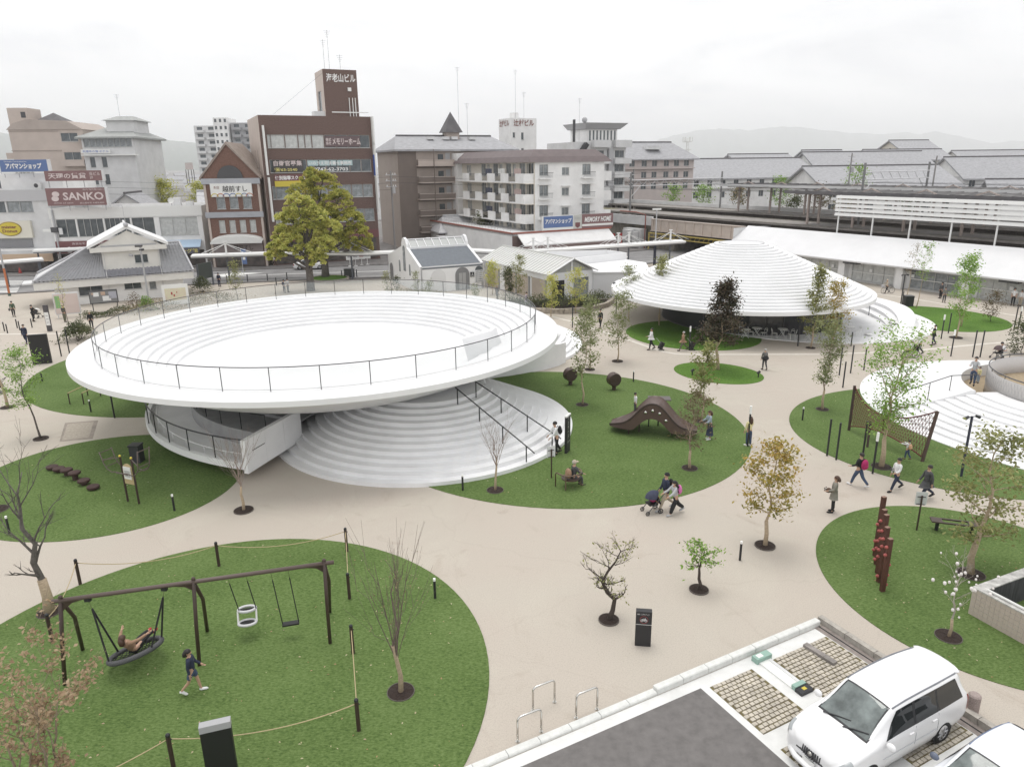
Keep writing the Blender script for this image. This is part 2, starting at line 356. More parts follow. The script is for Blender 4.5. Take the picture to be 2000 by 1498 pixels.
for (c,a,b,ang),n_ in zip(LAWNS,(330,110,60,170,110,200)):
    for i in range(n_):
        t,q=rnd.uniform(0,6.283),math.sqrt(rnd.random())*0.97;x,y=a*q*math.cos(t),b*q*math.sin(t)
        px,py=c[0]+x*math.cos(R(ang))-y*math.sin(R(ang)),c[1]+x*math.sin(R(ang))+y*math.cos(R(ang))
        s_,th=rnd.uniform(0.022,0.048),rnd.uniform(0,6.28);dx,dy=math.cos(th)*s_,math.sin(th)*s_
        lv.add([(px-dx,py-dy,0.028),(px+dy*0.5,py-dx*0.5,0.035),(px+dx,py+dy,0.03),(px-dy*0.5,py+dx*0.5,0.045)],[(0,1,2,3)])
lo_=lv.build('fallen_leaves',island_mat('fallen_leaf',[(0.42,0.36,0.14),(0.5,0.46,0.3),(0.30,0.16,0.07),(0.55,0.52,0.42)]))
struct(lo_,'stuff')
# ------------------------------------------------------------------ parking area (own axes: u along the kerb, v into the plaza)
PU,PV,PO=Vector((math.cos(R(27.5)),math.sin(R(27.5)),0)),Vector((-math.sin(R(27.5)),math.cos(R(27.5)),0)),Vector((9.61,19.31,0))
PA=R(27.5)
def pk(u,v,z=0.0):return tuple(PO+PU*u+PV*v+Vector((0,0,z)))
GRAN=mat('pale_granite',(0.66,0.665,0.64),0.8,0.10,5,bump=0.2,bscale=60)
GRANO=mat('old_concrete',(0.36,0.335,0.30),0.9,0.35,4,bump=0.4,bscale=30)
poly('parking_ground',[pk(-30,-0.02),pk(0.1,-0.02),pk(0.1,-16),pk(-30,-16)],0.004,mat('parking_concrete',(0.69,0.69,0.675),0.85,0.10,1.5))
poly('parking_asphalt',[pk(-30,-0.42),pk(-5.22,-0.36),pk(-5.12,-16),pk(-30,-16)],0.009,ASPH)
kb=bpy.data.objects.new('kerb',None);COL.objects.link(kb);kb.location=PO;kb.rotation_euler=(0,0,PA);struct(kb)
km={}
for i in range(24):
    u0=-0.02-i*0.92
    hi=u0>-6.3
    h=0.19 if hi else 0.09
    key='a' if hi else 'b'
    if key not in km:km[key]=MB().xprism([(0,0),(0.20,0),(0.20,h),(0.025,h),(0,h-0.025)],-0.905,0).mesh('kerb_stone',GRAN)
    inst('kerb_stone',km[key],kb,(u0,0,0.002*(i%3)))
rw=bpy.data.objects.new('retaining_kerb',None);COL.objects.link(rw);rw.location=PO;rw.rotation_euler=(0,0,PA);struct(rw)
rm_=MB().b2((0.08,-0.985,0),(0.27,0,0.20)).mesh('kerb_stone',GRANO)
for i in range(12):inst('kerb_stone',rm_,rw,(0,0.19-i,0.002*(i%2)))
MB().b2((-0.26,-12,0.004),(0.08,0.0,0.012)).build('drain_channel',mat('drain_concrete',(0.27,0.235,0.215),0.9,0.3,3),rw)
MB().b2((-0.10,-12,0.012),(-0.06,0.0,0.02)).build('drain_slot',BLACKM,rw)
JOINT=mat('mossy_joint',(0.20,0.175,0.075),0.95,0.45,6,col2=(0.10,0.075,0.045),bump=0.5)
PSTONE=mat('paver_stone',(0.50,0.455,0.385),0.9,0.25,3,bump=0.4,bscale=25)
def paver_field(u0,u1,v0,v1):
    r=bpy.data.objects.new('paver_field',None);COL.objects.link(r);r.location=PO;r.rotation_euler=(0,0,PA);struct(r)
    MB().b2((u0,v0,-0.02),(u1,v1,0.016)).build('joint_bed',JOINT,r)
    b=MB();nu,nv=int((u1-u0)/0.150),int((v1-v0)/0.132);du,dv=(u1-u0)/nu,(v1-v0)/nv
    for i in range(nu):
        for j in range(nv):
            off=0.5*du if j%2 else 0
            cu=u0+(i+0.5)*du+off*0.9-0.02
            if cu+0.05>u1:continue
            b.box((cu+rnd.uniform(-.006,.006),v0+(j+0.5)*dv+rnd.uniform(-.006,.006),0.018+rnd.uniform(-.004,.004)),(du*0.82,dv*0.74,0.05),rnd.uniform(-.05,.05))
    struct(b.build('paver_stone',PSTONE,r),'stuff')
for u0,u1 in ((-4.98,-3.40),(-2.55,-0.30)):
    for k in range(4):paver_field(u0,u1,-2.42-2.52*k,-0.46-2.52*k)
# ------------------------------------------------------------------ hills beyond the town
def hills(name,ridge,depth,m,seed):
    r_=random.Random(seed);b=MB();rows=7;n=len(ridge);pts=[]
    fine=[]
    for i in range(n-1):
        for t in range(6):
            k=t/6;a,c=ridge[i],ridge[i+1];fine.append([a[j]+(c[j]-a[j])*k for j in range(3)])
    fine.append(list(ridge[-1]));n=len(fine)
    for x,y,z in fine:pts.append((x,y,z+r_.uniform(-0.02,0.02)*z))
    for k in range(rows+1):
        t=k/rows
        for (x,y,z) in pts:
            s_=1-t*depth/y
            b.v.append((x*s_,y*s_,-2+(z+2)*(1-t)**1.25*(1 if k in (0,rows) else r_.uniform(0.86,1.12))))
    back=[(x*1.25,y*1.25,-2) for x,y,z in pts]
    o=len(b.v);b.v.extend(back)
    b.f+=[(k*n+i,(k+1)*n+i,(k+1)*n+i+1,k*n+i+1) for k in range(rows) for i in range(n-1)]
    b.f+=[(o+i,i,i+1,o+i+1) for i in range(n-1)]
    return struct(b.build(name,m,smooth=True))
HILLM=mat('wooded_hill',(0.05,0.08,0.045),0.95,0.4,0.01)
hills('hills',[(1646.34,13000.00,-13.92),(2171.35,13000.00,199.74),(2405.78,13000.00,297.70),(2603.90,13000.00,395.63),(2933.84,13000.00,474.95),(3263.61,13000.00,537.41),(3596.01,13000.00,550.07),(4089.63,13000.00,519.47),(4672.54,13000.00,570.55),(5051.66,13000.00,549.60),(5852.47,13000.00,457.37),(6472.16,13000.00,425.19),(6730.35,13000.00,463.70),(7088.92,13000.00,417.96),(7292.42,13000.00,465.42),(7773.31,13000.00,376.65),(8324.29,13000.00,253.23),(8695.17,13000.00,299.08),(9230.89,13000.00,267.69),(10671.40,13000.00,150.05),(13362.06,13000.00,33.99)],4500,HILLM,1)
hills('hills',[(-6541.47,7500.00,338.15),(-5758.98,7500.00,433.85),(-5210.87,7500.00,408.44),(-5017.08,7500.00,372.84),(-4721.85,7500.00,335.95),(-4215.55,7500.00,339.58),(-3678.81,7500.00,314.15),(-3513.63,7500.00,302.63),(-3345.40,7500.00,276.66),(-3095.76,7500.00,249.69),(-2816.99,7500.00,207.84),(-2417.39,7500.00,145.04),(-1814.97,7500.00,40.45)],3000,HILLM,2)
hz=MB();hz.b2((-16000,-50,-1.1),(16000,19000,760));hzo=hz.build('haze',None);struct(hzo,'stuff')
hm=bpy.data.materials.new('haze_air');hm.use_nodes=True;hm.node_tree.nodes.clear()
ho=hm.node_tree.nodes.new('ShaderNodeOutputMaterial');hv=hm.node_tree.nodes.new('ShaderNodeVolumePrincipled')
hv.inputs['Color'].default_value=(0.975,0.985,1.0,1);hv.inputs['Density'].default_value=0.00016;hv.inputs['Anisotropy'].default_value=0.0
hm.node_tree.links.new(hv.outputs[0],ho.inputs['Volume']);hzo.data.materials.append(hm)
# ------------------------------------------------------------------ white stepped buildings
GRAIL=mat('rail_steel',(0.085,0.085,0.09),0.35,metal=0.4)
def glass_mat(name,col,alpha,rough=0.05):
    m=mat(name,col,rough,spec=0.6);m.node_tree.nodes['Principled BSDF'].inputs['Alpha'].default_value=alpha;return m
RGLASS=glass_mat('rail_glass',(0.55,0.6,0.6),0.13)
def polar(c,r,a,z):return (c[0]+r*math.cos(a),c[1]+r*math.sin(a),z)
def circ_rail(parent,c,r,z,h,a0,a1,n,m,pr=0.022,glass=True,top_r=0.026,name='rail_post',postlean=0.0):
    pm=MB().tube([(0,0,-0.06),(0,0,h)],pr,6).mesh(name,m)
    seg=(a1-a0)/n
    for i in range(n+(0 if abs(a1-a0-2*math.pi)<1e-6 else 1)):inst(name,pm,parent,polar(c,r,a0+seg*i,z))
    MB().tube([polar(c,r,a0+(a1-a0)*i/(n*4),z+h) for i in range(n*4+1)],top_r,6).build('handrail',m,parent)
    if glass:
        w=2*r*math.sin(abs(seg)/2)
        gm=MB().b2((-w/2+0.03,-0.006,0.09),(w/2-0.03,0.006,h-0.06)).mesh('glass_panel',RGLASS)
        for i in range(n):
            a=a0+seg*(i+0.5);rr=r*math.cos(seg/2)
            inst('glass_panel',gm,parent,polar(c,rr,a,z),a+math.pi/2)
        MB().lathe([(r-0.012,z+0.06),(r+0.012,z+0.06),(r+0.012,z+0.09),(r-0.012,z+0.09)],(c[0],c[1],0),n*3,a0,None if abs(a1-a0-2*math.pi)<1e-6 else a1,closed=True).build('bottom_rail',mat('pale_rail',(0.6,0.6,0.6),0.5),parent)
DC=(-10.94,42.38)
stage=thing('stepped_pavilion','huge white saucer-shaped pavilion with a railed amphitheatre on top and steps below','pavilion')
prof=[(0.001,3.15),(8.7,3.15)]
for k in range(8):prof+=[(8.7+0.4625*k,3.15+0.18125*(k+1)),(8.7+0.4625*(k+1),3.15+0.18125*(k+1))]
prof+=[(13.68,4.6),(13.75,4.56),(13.75,4.30),(13.70,4.28),(13.0,4.06),(12.0,3.68),(10.9,3.18),(9.9,2.72),(9.0,2.38),(8.2,2.2),(7.0,2.1),(0.001,2.1)]
o=MB().lathe(prof,(DC[0],DC[1],0),160).build('upper_dish',WHITE,stage);shade_angle(o,30)
circ_rail(stage,DC,12.42,4.6,1.1,0.03,0.03+2*math.pi,36,GRAIL)
b=MB();b.add([(-2.759,38.843,4.750),(-1.154,40.805,4.750),(-0.637,40.438,3.300),(-2.362,38.622,3.300)],[(0,1,2,3)])
v4=b.v[:4];b.v+=[(x+0.25,y+0.9,z) for x,y,z in v4];b.f+=[(7,6,5,4),(0,4,5,1),(1,5,6,2),(2,6,7,3),(3,7,4,0)]
b.build('stair_wall',WHITE,stage)
SCN=(-4.85,38.0)
prof=[(8.2,-0.05)]
for k in range(12):prof+=[(8.2-0.445*k,0.2*(k+1)),(8.2-0.445*(k+1),0.2*(k+1))]
prof+=[(0.001,2.4)]
o=MB().lathe(prof,(SCN[0],SCN[1],0),128).build('stepped_mound',CONC,stage);shade_angle(o,30)
b=MB();n=24
for i in range(n+1):
    a=R(8)+R(62)*i/n;t=i/n
    for r_,z in ((8.21,0.03),(6.0,1.16*(0.3+0.7*min(1,t*3))),(3.1,2.46)):b.v.append(polar(SCN,r_,a,z+(0.02 if r_>8 else 0)))
b.f=[(i*3+k,(i+1)*3+k,(i+1)*3+k+1,i*3+k+1) for i in range(n) for k in range(2)]
o=b.build('sloped_flank',CONC,stage,True)
for line in ([(-2.81,35.02,2.06),(-1.66,34.08,1.38),(-0.49,33.05,0.72),(0.65,32.12,0.04)],[(-1.91,36.12,2.1),(-0.58,35.32,1.42),(0.76,34.63,0.72),(2.0,33.9,0.04)]):
    for p in line:MB().tube([(p[0],p[1],p[2]-0.05),(p[0],p[1],p[2]+0.98)],0.03,6).build('rail_post',BLACK,stage)
    a,c=Vector(line[0]),Vector(line[-1]);d=(c-a).normalized();up=Vector((0,0,0.98))
    MB().tube([a+up-d*0.15,c+up+d*0.35,c+up+d*0.55-Vector((0,0,0.02))],0.034,6).build('handrail',BLACK,stage)
RC=(-8.5,43.1);A0,A1=R(80),R(253)
o=MB().lathe([(13.1,0.95),(13.1,0.62),(12.7,0.48),(10.0,0.42),(10.0,0.70),(12.86,0.70),(12.86,0.95)],(RC[0],RC[1],0),72,A0,A1,True).build('ramp_ring',CONC,stage);shade_angle(o,30)
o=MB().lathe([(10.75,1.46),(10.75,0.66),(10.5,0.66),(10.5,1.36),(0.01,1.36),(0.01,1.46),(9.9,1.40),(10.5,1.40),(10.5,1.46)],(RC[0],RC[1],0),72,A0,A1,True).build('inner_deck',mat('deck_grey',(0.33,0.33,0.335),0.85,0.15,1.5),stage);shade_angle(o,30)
for k in range(6):
    r1=8.6-0.5*k
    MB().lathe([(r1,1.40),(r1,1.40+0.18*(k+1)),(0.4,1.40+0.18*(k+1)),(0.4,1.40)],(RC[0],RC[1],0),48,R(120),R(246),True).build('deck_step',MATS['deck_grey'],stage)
circ_rail(stage,RC,12.98,0.95,1.1,R(253),R(163),11,BLACK,0.03,False,0.035)
circ_rail(stage,RC,10.62,1.46,0.95,R(250),R(163),10,BLACK,0.026,False,0.032)
circ_rail(stage,RC,12.5,0.70,0.42,R(252.5),R(170),12,mat('white_rail',(0.75,0.75,0.75),0.5),0.022,False,0.022,'low_rail_post')
wd=Vector((math.cos(R(253)),math.sin(R(253)),0));wt=Vector((-wd.y,wd.x,0))
for k in range(3):
    ra,rb=13.13-k*1.5,13.13-(k+1)*1.5+0.012
    c=Vector((RC[0],RC[1],0))+wd*(ra+rb)/2
    MB().box((c.x,c.y,1.27),(ra-rb,0.24,1.62),R(253)).build('wall_panel',CONC,stage)
MB().box(tuple(Vector((RC[0],RC[1],1.45))+wd*12.2+wt*0.125),(0.95,0.02,0.035),R(253)).build('wall_slot',FRAME_D,stage)
pts=[(-3.2,46.3),(-2.09,46.71),(0.01,47.61),(2.19,48.9),(3.4,50.0),(3.98,50.95)];tops=[2.9,2.75,2.3,1.85,1.6,1.5]
b=MB();n=len(pts)
for (x,y),z in zip(pts,tops):b.v+=[(x,y,-0.05),(x,y,z),(x-0.12,y+0.28,z),(x-0.12,y+0.28,-0.05)]
b.f=[(i*4+k,(i+1)*4+k,(i+1)*4+(k+1)%4,i*4+(k+1)%4) for i in range(n-1) for k in range(4)]+[(0,1,2,3),tuple((n-1)*4+k for k in (3,2,1,0))]
o=b.build('curved_wall',CONC,stage);shade_angle(o,40)
prof=[(10.35,-0.05)]
for k in range(12):prof+=[(10.35-0.445*k,0.2*(k+1)),(10.35-0.445*(k+1),0.2*(k+1))]
prof+=[(0.001,2.4)]
o=MB().lathe(prof,(-4.6,57.2,0),128).build('stepped_mound',CONC,stage);shade_angle(o,30)
# ---- cafe under a stepped conical roof
CC=(20.7,65.0)
cafe=thing('cafe_pavilion','round cafe under a white stepped cone roof with dark glass walls','cafe')
prof=[(11.3,2.66),(11.42,2.70),(11.42,3.02),(11.36,3.04),(11.02,3.04)]
N=22;w_=(11.02-1.95)/N;h_=(7.0-3.04)/N
for k in range(N):prof+=[(11.02-w_*k,3.04+h_*(k+1)),(11.02-w_*(k+1),3.04+h_*(k+1)+0.012)]
prof+=[(1.90,7.05),(1.84,6.9),(0.001,6.88)]
o=MB().lathe(prof,(CC[0],CC[1],0),160).build('stepped_roof',WHITE,cafe);shade_angle(o,30)
MB().lathe([(11.3,2.66),(0.01,2.62)],(CC[0],CC[1],0),96).build('ceiling',WHITE,cafe)
MB().lathe([(1.93,7.06),(1.98,7.06),(1.98,7.0)],(CC[0],CC[1],0),48).build('skylight_ring',GREYM,cafe)
CG=(22.4,66.4);CR=8.0
WALLD=mat('charcoal_wall',(0.022,0.023,0.027),0.6)
CGL=mat('cafe_glass',(0.035,0.037,0.04),0.06,0.3,1.2,spec=0.6)
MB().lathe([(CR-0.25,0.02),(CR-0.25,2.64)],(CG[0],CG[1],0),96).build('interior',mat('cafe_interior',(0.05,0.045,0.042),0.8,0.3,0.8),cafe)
segs=[(-75,-62,'g'),(-62,-52,'g'),(-88,-75,'w'),(-98,-88,'g'),(-108,-98,'g'),(-124,-108,'w'),(-136,-124,'g'),(-178,-136,'w'),(-52,-42,'g'),(-42,-34,'g'),(-34,-26,'w'),(-26,40,'w'),(40,182,'w')]
for a,c_,k in segs:
    n=max(2,int((c_-a)/3))
    if k=='w':MB().lathe([(CR,0.0),(CR,2.66),(CR-0.12,2.66),(CR-0.12,0)],(CG[0],CG[1],0),n,R(a),R(c_),True).build('wall_panel',WALLD,cafe)
    else:
        MB().lathe([(CR-0.03,0.1),(CR-0.03,2.62),(CR-0.06,2.62),(CR-0.06,0.1)],(CG[0],CG[1],0),n,R(a),R(c_),True).build('window_pane',CGL,cafe)
        for q in (a,c_):MB().box(polar(CG,CR-0.02,R(q),1.33),(0.1,0.09,2.62),R(q)).build('mullion',FRAME_D,cafe)
MB().lathe([(CR+0.05,0.0),(CR+0.05,0.10),(CR-0.2,0.10),(CR-0.2,0.0)],(CG[0],CG[1],0),96,closed=True).build('plinth',FRAME_D,cafe)
for a in (-70,-67,-58):
    MB().box(polar(CG,CR-0.015,R(a),1.9),(0.012,0.35,0.42),R(a)).build('poster',mat('poster_paper',(0.6,0.45,0.32),0.7) if a==-70 else mat('white_paper',(0.75,0.75,0.74),0.7),cafe)
b=MB();pts=[]
for i in range(120):
    t=2*math.pi*i/120;x,y=12.1*math.cos(t),10.85*math.sin(t);ca,sa=math.cos(R(141.4)),math.sin(R(141.4))
    pts.append((26.42+x*ca-y*sa,66.71+x*sa+y*ca))
b.prism(pts,-0.02,0.06);b.build('terrace',CONC,cafe)
TC=(26.1,66.9)
def sm(t):t=max(0,min(1,t));return t*t*(3-2*t)
b=MB();n=60;rp=[(7.4,0.055),(7.4,0.36),(8.15,0.36),(8.15,0.66),(8.9,0.66),(8.9,0.95),(10.7,0.95),(11.15,0.055)]
for i in range(n+1):
    a=R(-62)+R(172)*i/n;s_=sm((i/n)/0.34)
    for r_,z in rp:b.v.append(polar(TC,r_+(1-s_)*(10.9-r_)*0.55,a,0.055+(z-0.055)*s_))
k=len(rp);b.f=[(i*k+j,(i+1)*k+j,(i+1)*k+j+1,i*k+j+1) for i in range(n) for j in range(k-1)]
o=b.build('bench_steps',CONC,cafe);shade_angle(o,30)
p=(32.912,64.837,0.500);MB().tube([(p[0],p[1],0.3),(p[0],p[1],1.4),(p[0]-0.25,p[1]+0.4,1.5),(p[0]-0.6,p[1]+0.9,1.45)],0.03,6).build('handrail',NAVY,cafe)
for q in ((34.329,64.072,0.400),(33.648,62.099,0.400),(33.389,61.231,0.360),(32.601,60.396,0.100),(31.550,59.264,0.100),(29.658,58.032,0.100)):
    MB().lathe([(0.001,0.0),(0.2,0.0),(0.32,0.07),(0.30,0.1),(0.001,0.1)],q,16).build('seat_pad',WLAMP,cafe,True)
# ---- stepped dome with the trampoline pit on the right
DM=(33.0,38.2)
dome=thing('stepped_dome','low white stepped mound with a railed round pit at its top','pavilion')
b=MB();pts=[]
na=96
prs=[12.1,11.2,10.5,9.8,9.1,8.4,7.7,7.0,6.3,5.6,4.95]
ca,sa=math.cos(R(137.2)),math.sin(R(137.2))
def dpt(r_,a,z):
    f_=(r_-4.9)/7.2;ex,ey=12.87,11.77
    x,y=ex*math.cos(a-R(137.2)),ey*math.sin(a-R(137.2))
    ox,oy=33.55+x*ca-y*sa,37.72+x*sa+y*ca
    ix,iy=32.7+4.9*math.cos(a),38.7+4.9*math.sin(a)
    return (ix+(ox-ix)*f_,iy+(oy-iy)*f_,z)
def dome_sector(a0,a1,n,prof,name,m,close=True):
    b=MB();k=len(prof)
    for i in range(n+1):
        a=a0+(a1-a0)*i/n
        for r_,z in prof:b.v.append(dpt(r_,a,z))
    b.f=[(i*k+j,(i+1)*k+j,(i+1)*k+j+1,i*k+j+1) for i in range(n) for j in range(k-1)]
    if close:b.f+=[tuple(range(k)),tuple(n*k+j for j in range(k-1,-1,-1))]
    return shade_angle(b.build(name,m,dome),30)
st_=[(12.1,-0.05),(12.1,0.06)]
for k in range(9):st_+=[(11.2-0.62*k,0.06+0.0*k if k==0 else 0.06+0.125*k),(11.2-0.62*k,0.06+0.125*(k+1))]
st_+=[(4.9,1.19),(4.9,-0.05)]
dome_sector(R(176),R(400),80,st_,'steps',CONC)
dome_sector(R(40),R(176),50,[(12.1,-0.05),(12.1,0.05),(9.5,0.5),(7.2,1.1),(6.6,1.28),(6.25,1.28),(6.25,-0.05)],'smooth_slope',WHITE)
dome_sector(R(40),R(176),50,[(6.25,0.0),(6.25,0.55),(4.9,0.55),(4.9,0.0)],'sand_trench',mat('sand',(0.36,0.285,0.19),0.95,0.2,6))
PC=(32.75,38.75)
MESHM=mat('wire_mesh',(0.50,0.48,0.47),0.6,0.06,14)
MB().lathe([(4.9,0.5),(4.9,2.05),(4.82,2.05),(4.82,0.5)],(PC[0],PC[1],0),72,closed=True).build('mesh_wall',MESHM,dome,True)
b=MB()
for i in range(150):
    for sgn in (1,-1):
        a=2*math.pi*i/150;b.tube([polar(PC,4.92,a,1.15),polar(PC,4.92,a+sgn*0.045,2.0)],0.007,3,False)
struct(b.build('mesh_wire',GREYM,dome),'stuff')
MB().lathe([(4.82,1.0),(0.001,1.05)],(PC[0],PC[1],0),64).build('pit_floor',MATS['sand'],dome)
circ_rail(dome,PC,4.87,1.2,1.02,0,2*math.pi,20,GRAIL,0.022,False,0.035)
for p in ((24.074,39.376,0.750),(25.586,39.899,1.000)):MB().tube([(p[0],p[1],p[2]-.1),(p[0],p[1],p[2]+0.95)],0.025,6).build('rail_post',GRAIL,dome)
a,c=(24.074,39.376,0.750),(25.586,39.899,1.000)
MB().tube([(a[0]*2-c[0],a[1]*2-c[1],a[2]+0.7),(a[0],a[1],a[2]+.95),(c[0],c[1],c[2]+0.95),(c[0]+1.6,c[1]+0.1,c[2]+0.95)],0.028,6).build('handrail',GRAIL,dome)
# ------------------------------------------------------------------ town buildings
TILEB=mat('brown_tile',(0.165,0.105,0.088),0.7,0.35,6,col2=(0.095,0.06,0.052),detail=8)
BRICK=mat('red_brick',(0.205,0.115,0.088),0.85,0.3,5,col2=(0.12,0.067,0.053),detail=8)
BEIGE=mat('beige_render',(0.50,0.43,0.385),0.85,0.08,0.4)
BEIGE2=mat('grey_beige_wall',(0.40,0.345,0.31),0.85,0.08,0.4)
TAUPE=mat('taupe_wall',(0.20,0.165,0.145),0.85,0.08,0.4)
OFFW=mat('off_white_render',(0.77,0.765,0.755),0.85,0.10,0.5)
PALEG=mat('pale_grey_render',(0.62,0.62,0.62),0.85,0.10,0.5)
PINKB=mat('pinkish_render',(0.52,0.46,0.44),0.85,0.08,0.5)
CREAM=mat('cream_render',(0.68,0.64,0.57),0.85,0.08,0.5)
ROOFG=mat('grey_roof_tile',(0.36,0.36,0.375),0.75,0.22,1.2,bump=0.5,bscale=9,stretch=(1,3,1),bdist=0.1)
ROOFL=mat('light_roof_tile',(0.46,0.46,0.475),0.6,0.15,2)
ROOFD=mat('dark_roof',(0.11,0.105,0.11),0.7,0.25,0.8)
MANS=mat('brown_mansard',(0.145,0.115,0.115),0.6,0.12,1)
MAROON=mat('maroon_sign',(0.165,0.065,0.068),0.6)
MAROON2=mat('dusty_red_sign',(0.205,0.115,0.115),0.6)
BLUES=mat('blue_sign',(0.10,0.16,0.33),0.6)
WSIGN=mat('white_sign',(0.72,0.72,0.70),0.6)
YELS=mat('yellow_sign',(0.58,0.47,0.06),0.6)
WTXT=mat('white_lettering',(0.78,0.77,0.76),0.6)
PTXT=mat('pale_lettering',(0.62,0.53,0.52),0.6)
BTXT=mat('black_lettering',(0.03,0.028,0.028),0.6)
BRTXT=mat('brown_lettering',(0.20,0.07,0.055),0.6)
YTXT=mat('yellow_lettering',(0.62,0.55,0.18),0.6)
REDP=mat('red_paint',(0.36,0.045,0.04),0.6)
BLUEP=mat('blue_paint',(0.07,0.13,0.42),0.6)
ORANGE=mat('orange_paint',(0.46,0.15,0.06),0.6)
SHOPD=mat('shop_interior',(0.045,0.04,0.04),0.7,0.5,1.0,col2=(0.12,0.10,0.09))
_wm={}
def add_win(par,M,x,z,w,h,kind='dark',panes=2,d=0.16):
    """window part (frame) with its panes as sub-parts, set into an opening of the wall"""
    key=(round(w,2),round(h,2),panes)
    if key not in _wm:
        f=MB();t=0.05
        for a in range(panes+1):xx=min(max(a*w/panes,t/2),w-t/2);f.box((xx,d-0.05,h/2),(t,0.08,h))
        for zz in (t/2,h-t/2):f.box((w/2,d-0.05,zz),(w,0.075,t))
        f.box((w/2,-0.02,-0.03),(w+0.12,0.14,0.06))
        _wm[key]=(f.mesh('window',ALU),{})
    fm,gm=_wm[key]
    o=bpy.data.objects.new('window',fm);COL.objects.link(o);o.parent=par;o.matrix_local=M@Matrix.Translation((x,0,z))
    for a in range(panes):
        k=kind if isinstance(kind,str) else kind[a%len(kind)]
        if k not in gm:gm[k]=MB().quad((0.02,d,0.02),(w/panes-0.02,d,0.02),(w/panes-0.02,d,h-0.02),(0.02,d,h-0.02)).mesh('pane',{'dark':GLASS,'curtain':GLASSL,'mid':GLASSM,'shop':SHOPD}[k])
        inst('pane',gm[k],o,(a*w/panes,0,0))
    return o
def facade(par,w,h,wins,m,loc=(0,0,0),rz=0.0,x0=0.0,z0=0.0,panes=2):
    M=Matrix.Translation(loc)@Matrix.Rotation(rz,4,'Z')
    o=MB().wall(w,h,[q[:4] for q in wins],0.18,x0,z0).build('wall',m,par);o.matrix_local=M
    for q in wins:add_win(par,M,q[0],q[1],q[2],q[3],q[4] if len(q)>4 else 'dark',q[5] if len(q)>5 else panes)
    return o
def box_bld(par,W_,D,H,m,front=(),right=(),left=(),roof=None,side=None,para=0.0):
    s_=side or m
    facade(par,W_,H,list(front),m)
    facade(par,D,H,list(right),s_,(W_,0,0),R(90))
    facade(par,D,H,list(left),s_,(0,D,0),R(-90))
    MB().wall(W_,H).build('wall',s_,par).matrix_local=Matrix.Translation((W_,D,0))@Matrix.Rotation(R(180),4,'Z')
    if roof is not False:MB().b2((0.02,0.02,H-0.3-para),(W_-0.02,D-0.02,H-para-0.01)).build('roof',roof or PALEG,par)
def sign_box(par,x,y,z,w,h,d,m,name='signboard'):
    return MB().b2((x,y-d,z),(x+w,y,z+h)).build(name,m,par)
def gable_roof(par,W_,D,z,rise,m,over=0.6,th=0.25,name='roof',hip=0.0):
    """ridge along x; hip>0 pulls the ridge ends in"""
    a,b_=-over,W_+over;y0,y1=-over,D+over;ym=D/2;mb=MB();zl=z-over*rise/(D/2)*0.9
    for off in (0.0,-th):
        mb.v+=[(a,y0,zl+off),(b_,y0,zl+off),(b_-hip,ym,z+rise+off),(a+hip,ym,z+rise+off),(a,y1,zl+off),(b_,y1,zl+off)]
    t=[(0,1,2,3),(3,2,5,4)]+([(0,3,4),(1,5,2)] if hip>0 else [])
    mb.f+=t+[tuple(i+6 for i in q[::-1]) for q in t]
    rim=[0,1,2,5,4,3] if hip==0 else [0,1,5,4]
    mb.f+=[(rim[i],rim[i]+6,rim[(i+1)%len(rim)]+6,rim[(i+1)%len(rim)]) for i in range(len(rim))]
    o=mb.build(name,m,par)
    MB().tube([(a+hip,ym,z+rise+0.05),(b_-hip,ym,z+rise+0.05)],0.22,5).build('ridge',ROOFD if m is ROOFG else m,o)
    return o
def gable_wall(par,D,z0,rise,m,x,right=True):
    pts=[(0,z0),(D,z0),(D/2,z0+rise)]
    b=MB();b.v=[(x,p[0],p[1]) for p in pts];b.f=[(0,1,2) if right else (0,2,1)]
    return b.build('gable',m,par)
def antenna(par,x,y,z,h):
    b=MB().tube([(x,y,z),(x,y,z+h)],0.03,4)
    for k in range(4):b.tube([(x-0.5+0.1*k,y,z+h-0.15-0.25*k),(x+0.5-0.1*k,y,z+h-0.15-0.25*k)],0.02,4)
    return b.build('antenna',GREYM,par)
t=thing('office_building','tall brown tiled office building with ribbon windows and a rooftop tower','building',(-35.16,107.1),R(25.4))
bands=[(16.6,1.8),(13.2,1.78),(9.5,1.85),(5.9,1.85)];wf=[]
xs=[(0.95,0.45),(1.45,1.85),(3.4,1.75),(5.25,0.85),(6.2,0.9),(7.2,1.7)]
for bi,(z,h) in enumerate(bands):
    k='curtain' if bi in (0,3) else 'mid' if bi==2 else 'dark'
    for x,w in xs:wf.append((x,z,w,h,k,1))
    for x in (9.0,10.75,12.5,14.2):wf.append((x,z,1.65 if x<14 else 1.5,h,'dark' if bi in (0,1) else 'mid',1))
sidew=[(4,12.8,0.7,3.6,'dark',1),(6.6,12.8,0.5,3.6,'dark',1),(9,9,0.6,2,'dark',1)]
box_bld(t,16.2,13,21.0,TILEB,wf,(),[(13-a-c,b_,c,d,k,p) for a,b_,c,d,k,p in sidew],side=BEIGE,para=0.6)
MB().b2((0,-0.05,3.4),(16.2,0.0,4.6)).build('fascia',MAROON,t)
MB().b2((0.5,-0.06,0.2),(15.7,-0.02,3.3)).build('shopfront',SHOPD,t)
sign_box(t,9.05,-0.02,16.75,5.2,1.5,0.06,mat('dull_maroon_glass',(0.115,0.075,0.078),0.3))
text('メモリーホーム',t,PTXT,4.2,0.95,(12.2,-0.1,17.5),ext=0,bold=0.03);text('株式\n会社',t,PTXT,0.8,0.95,(9.55,-0.1,17.5),bold=0.02)
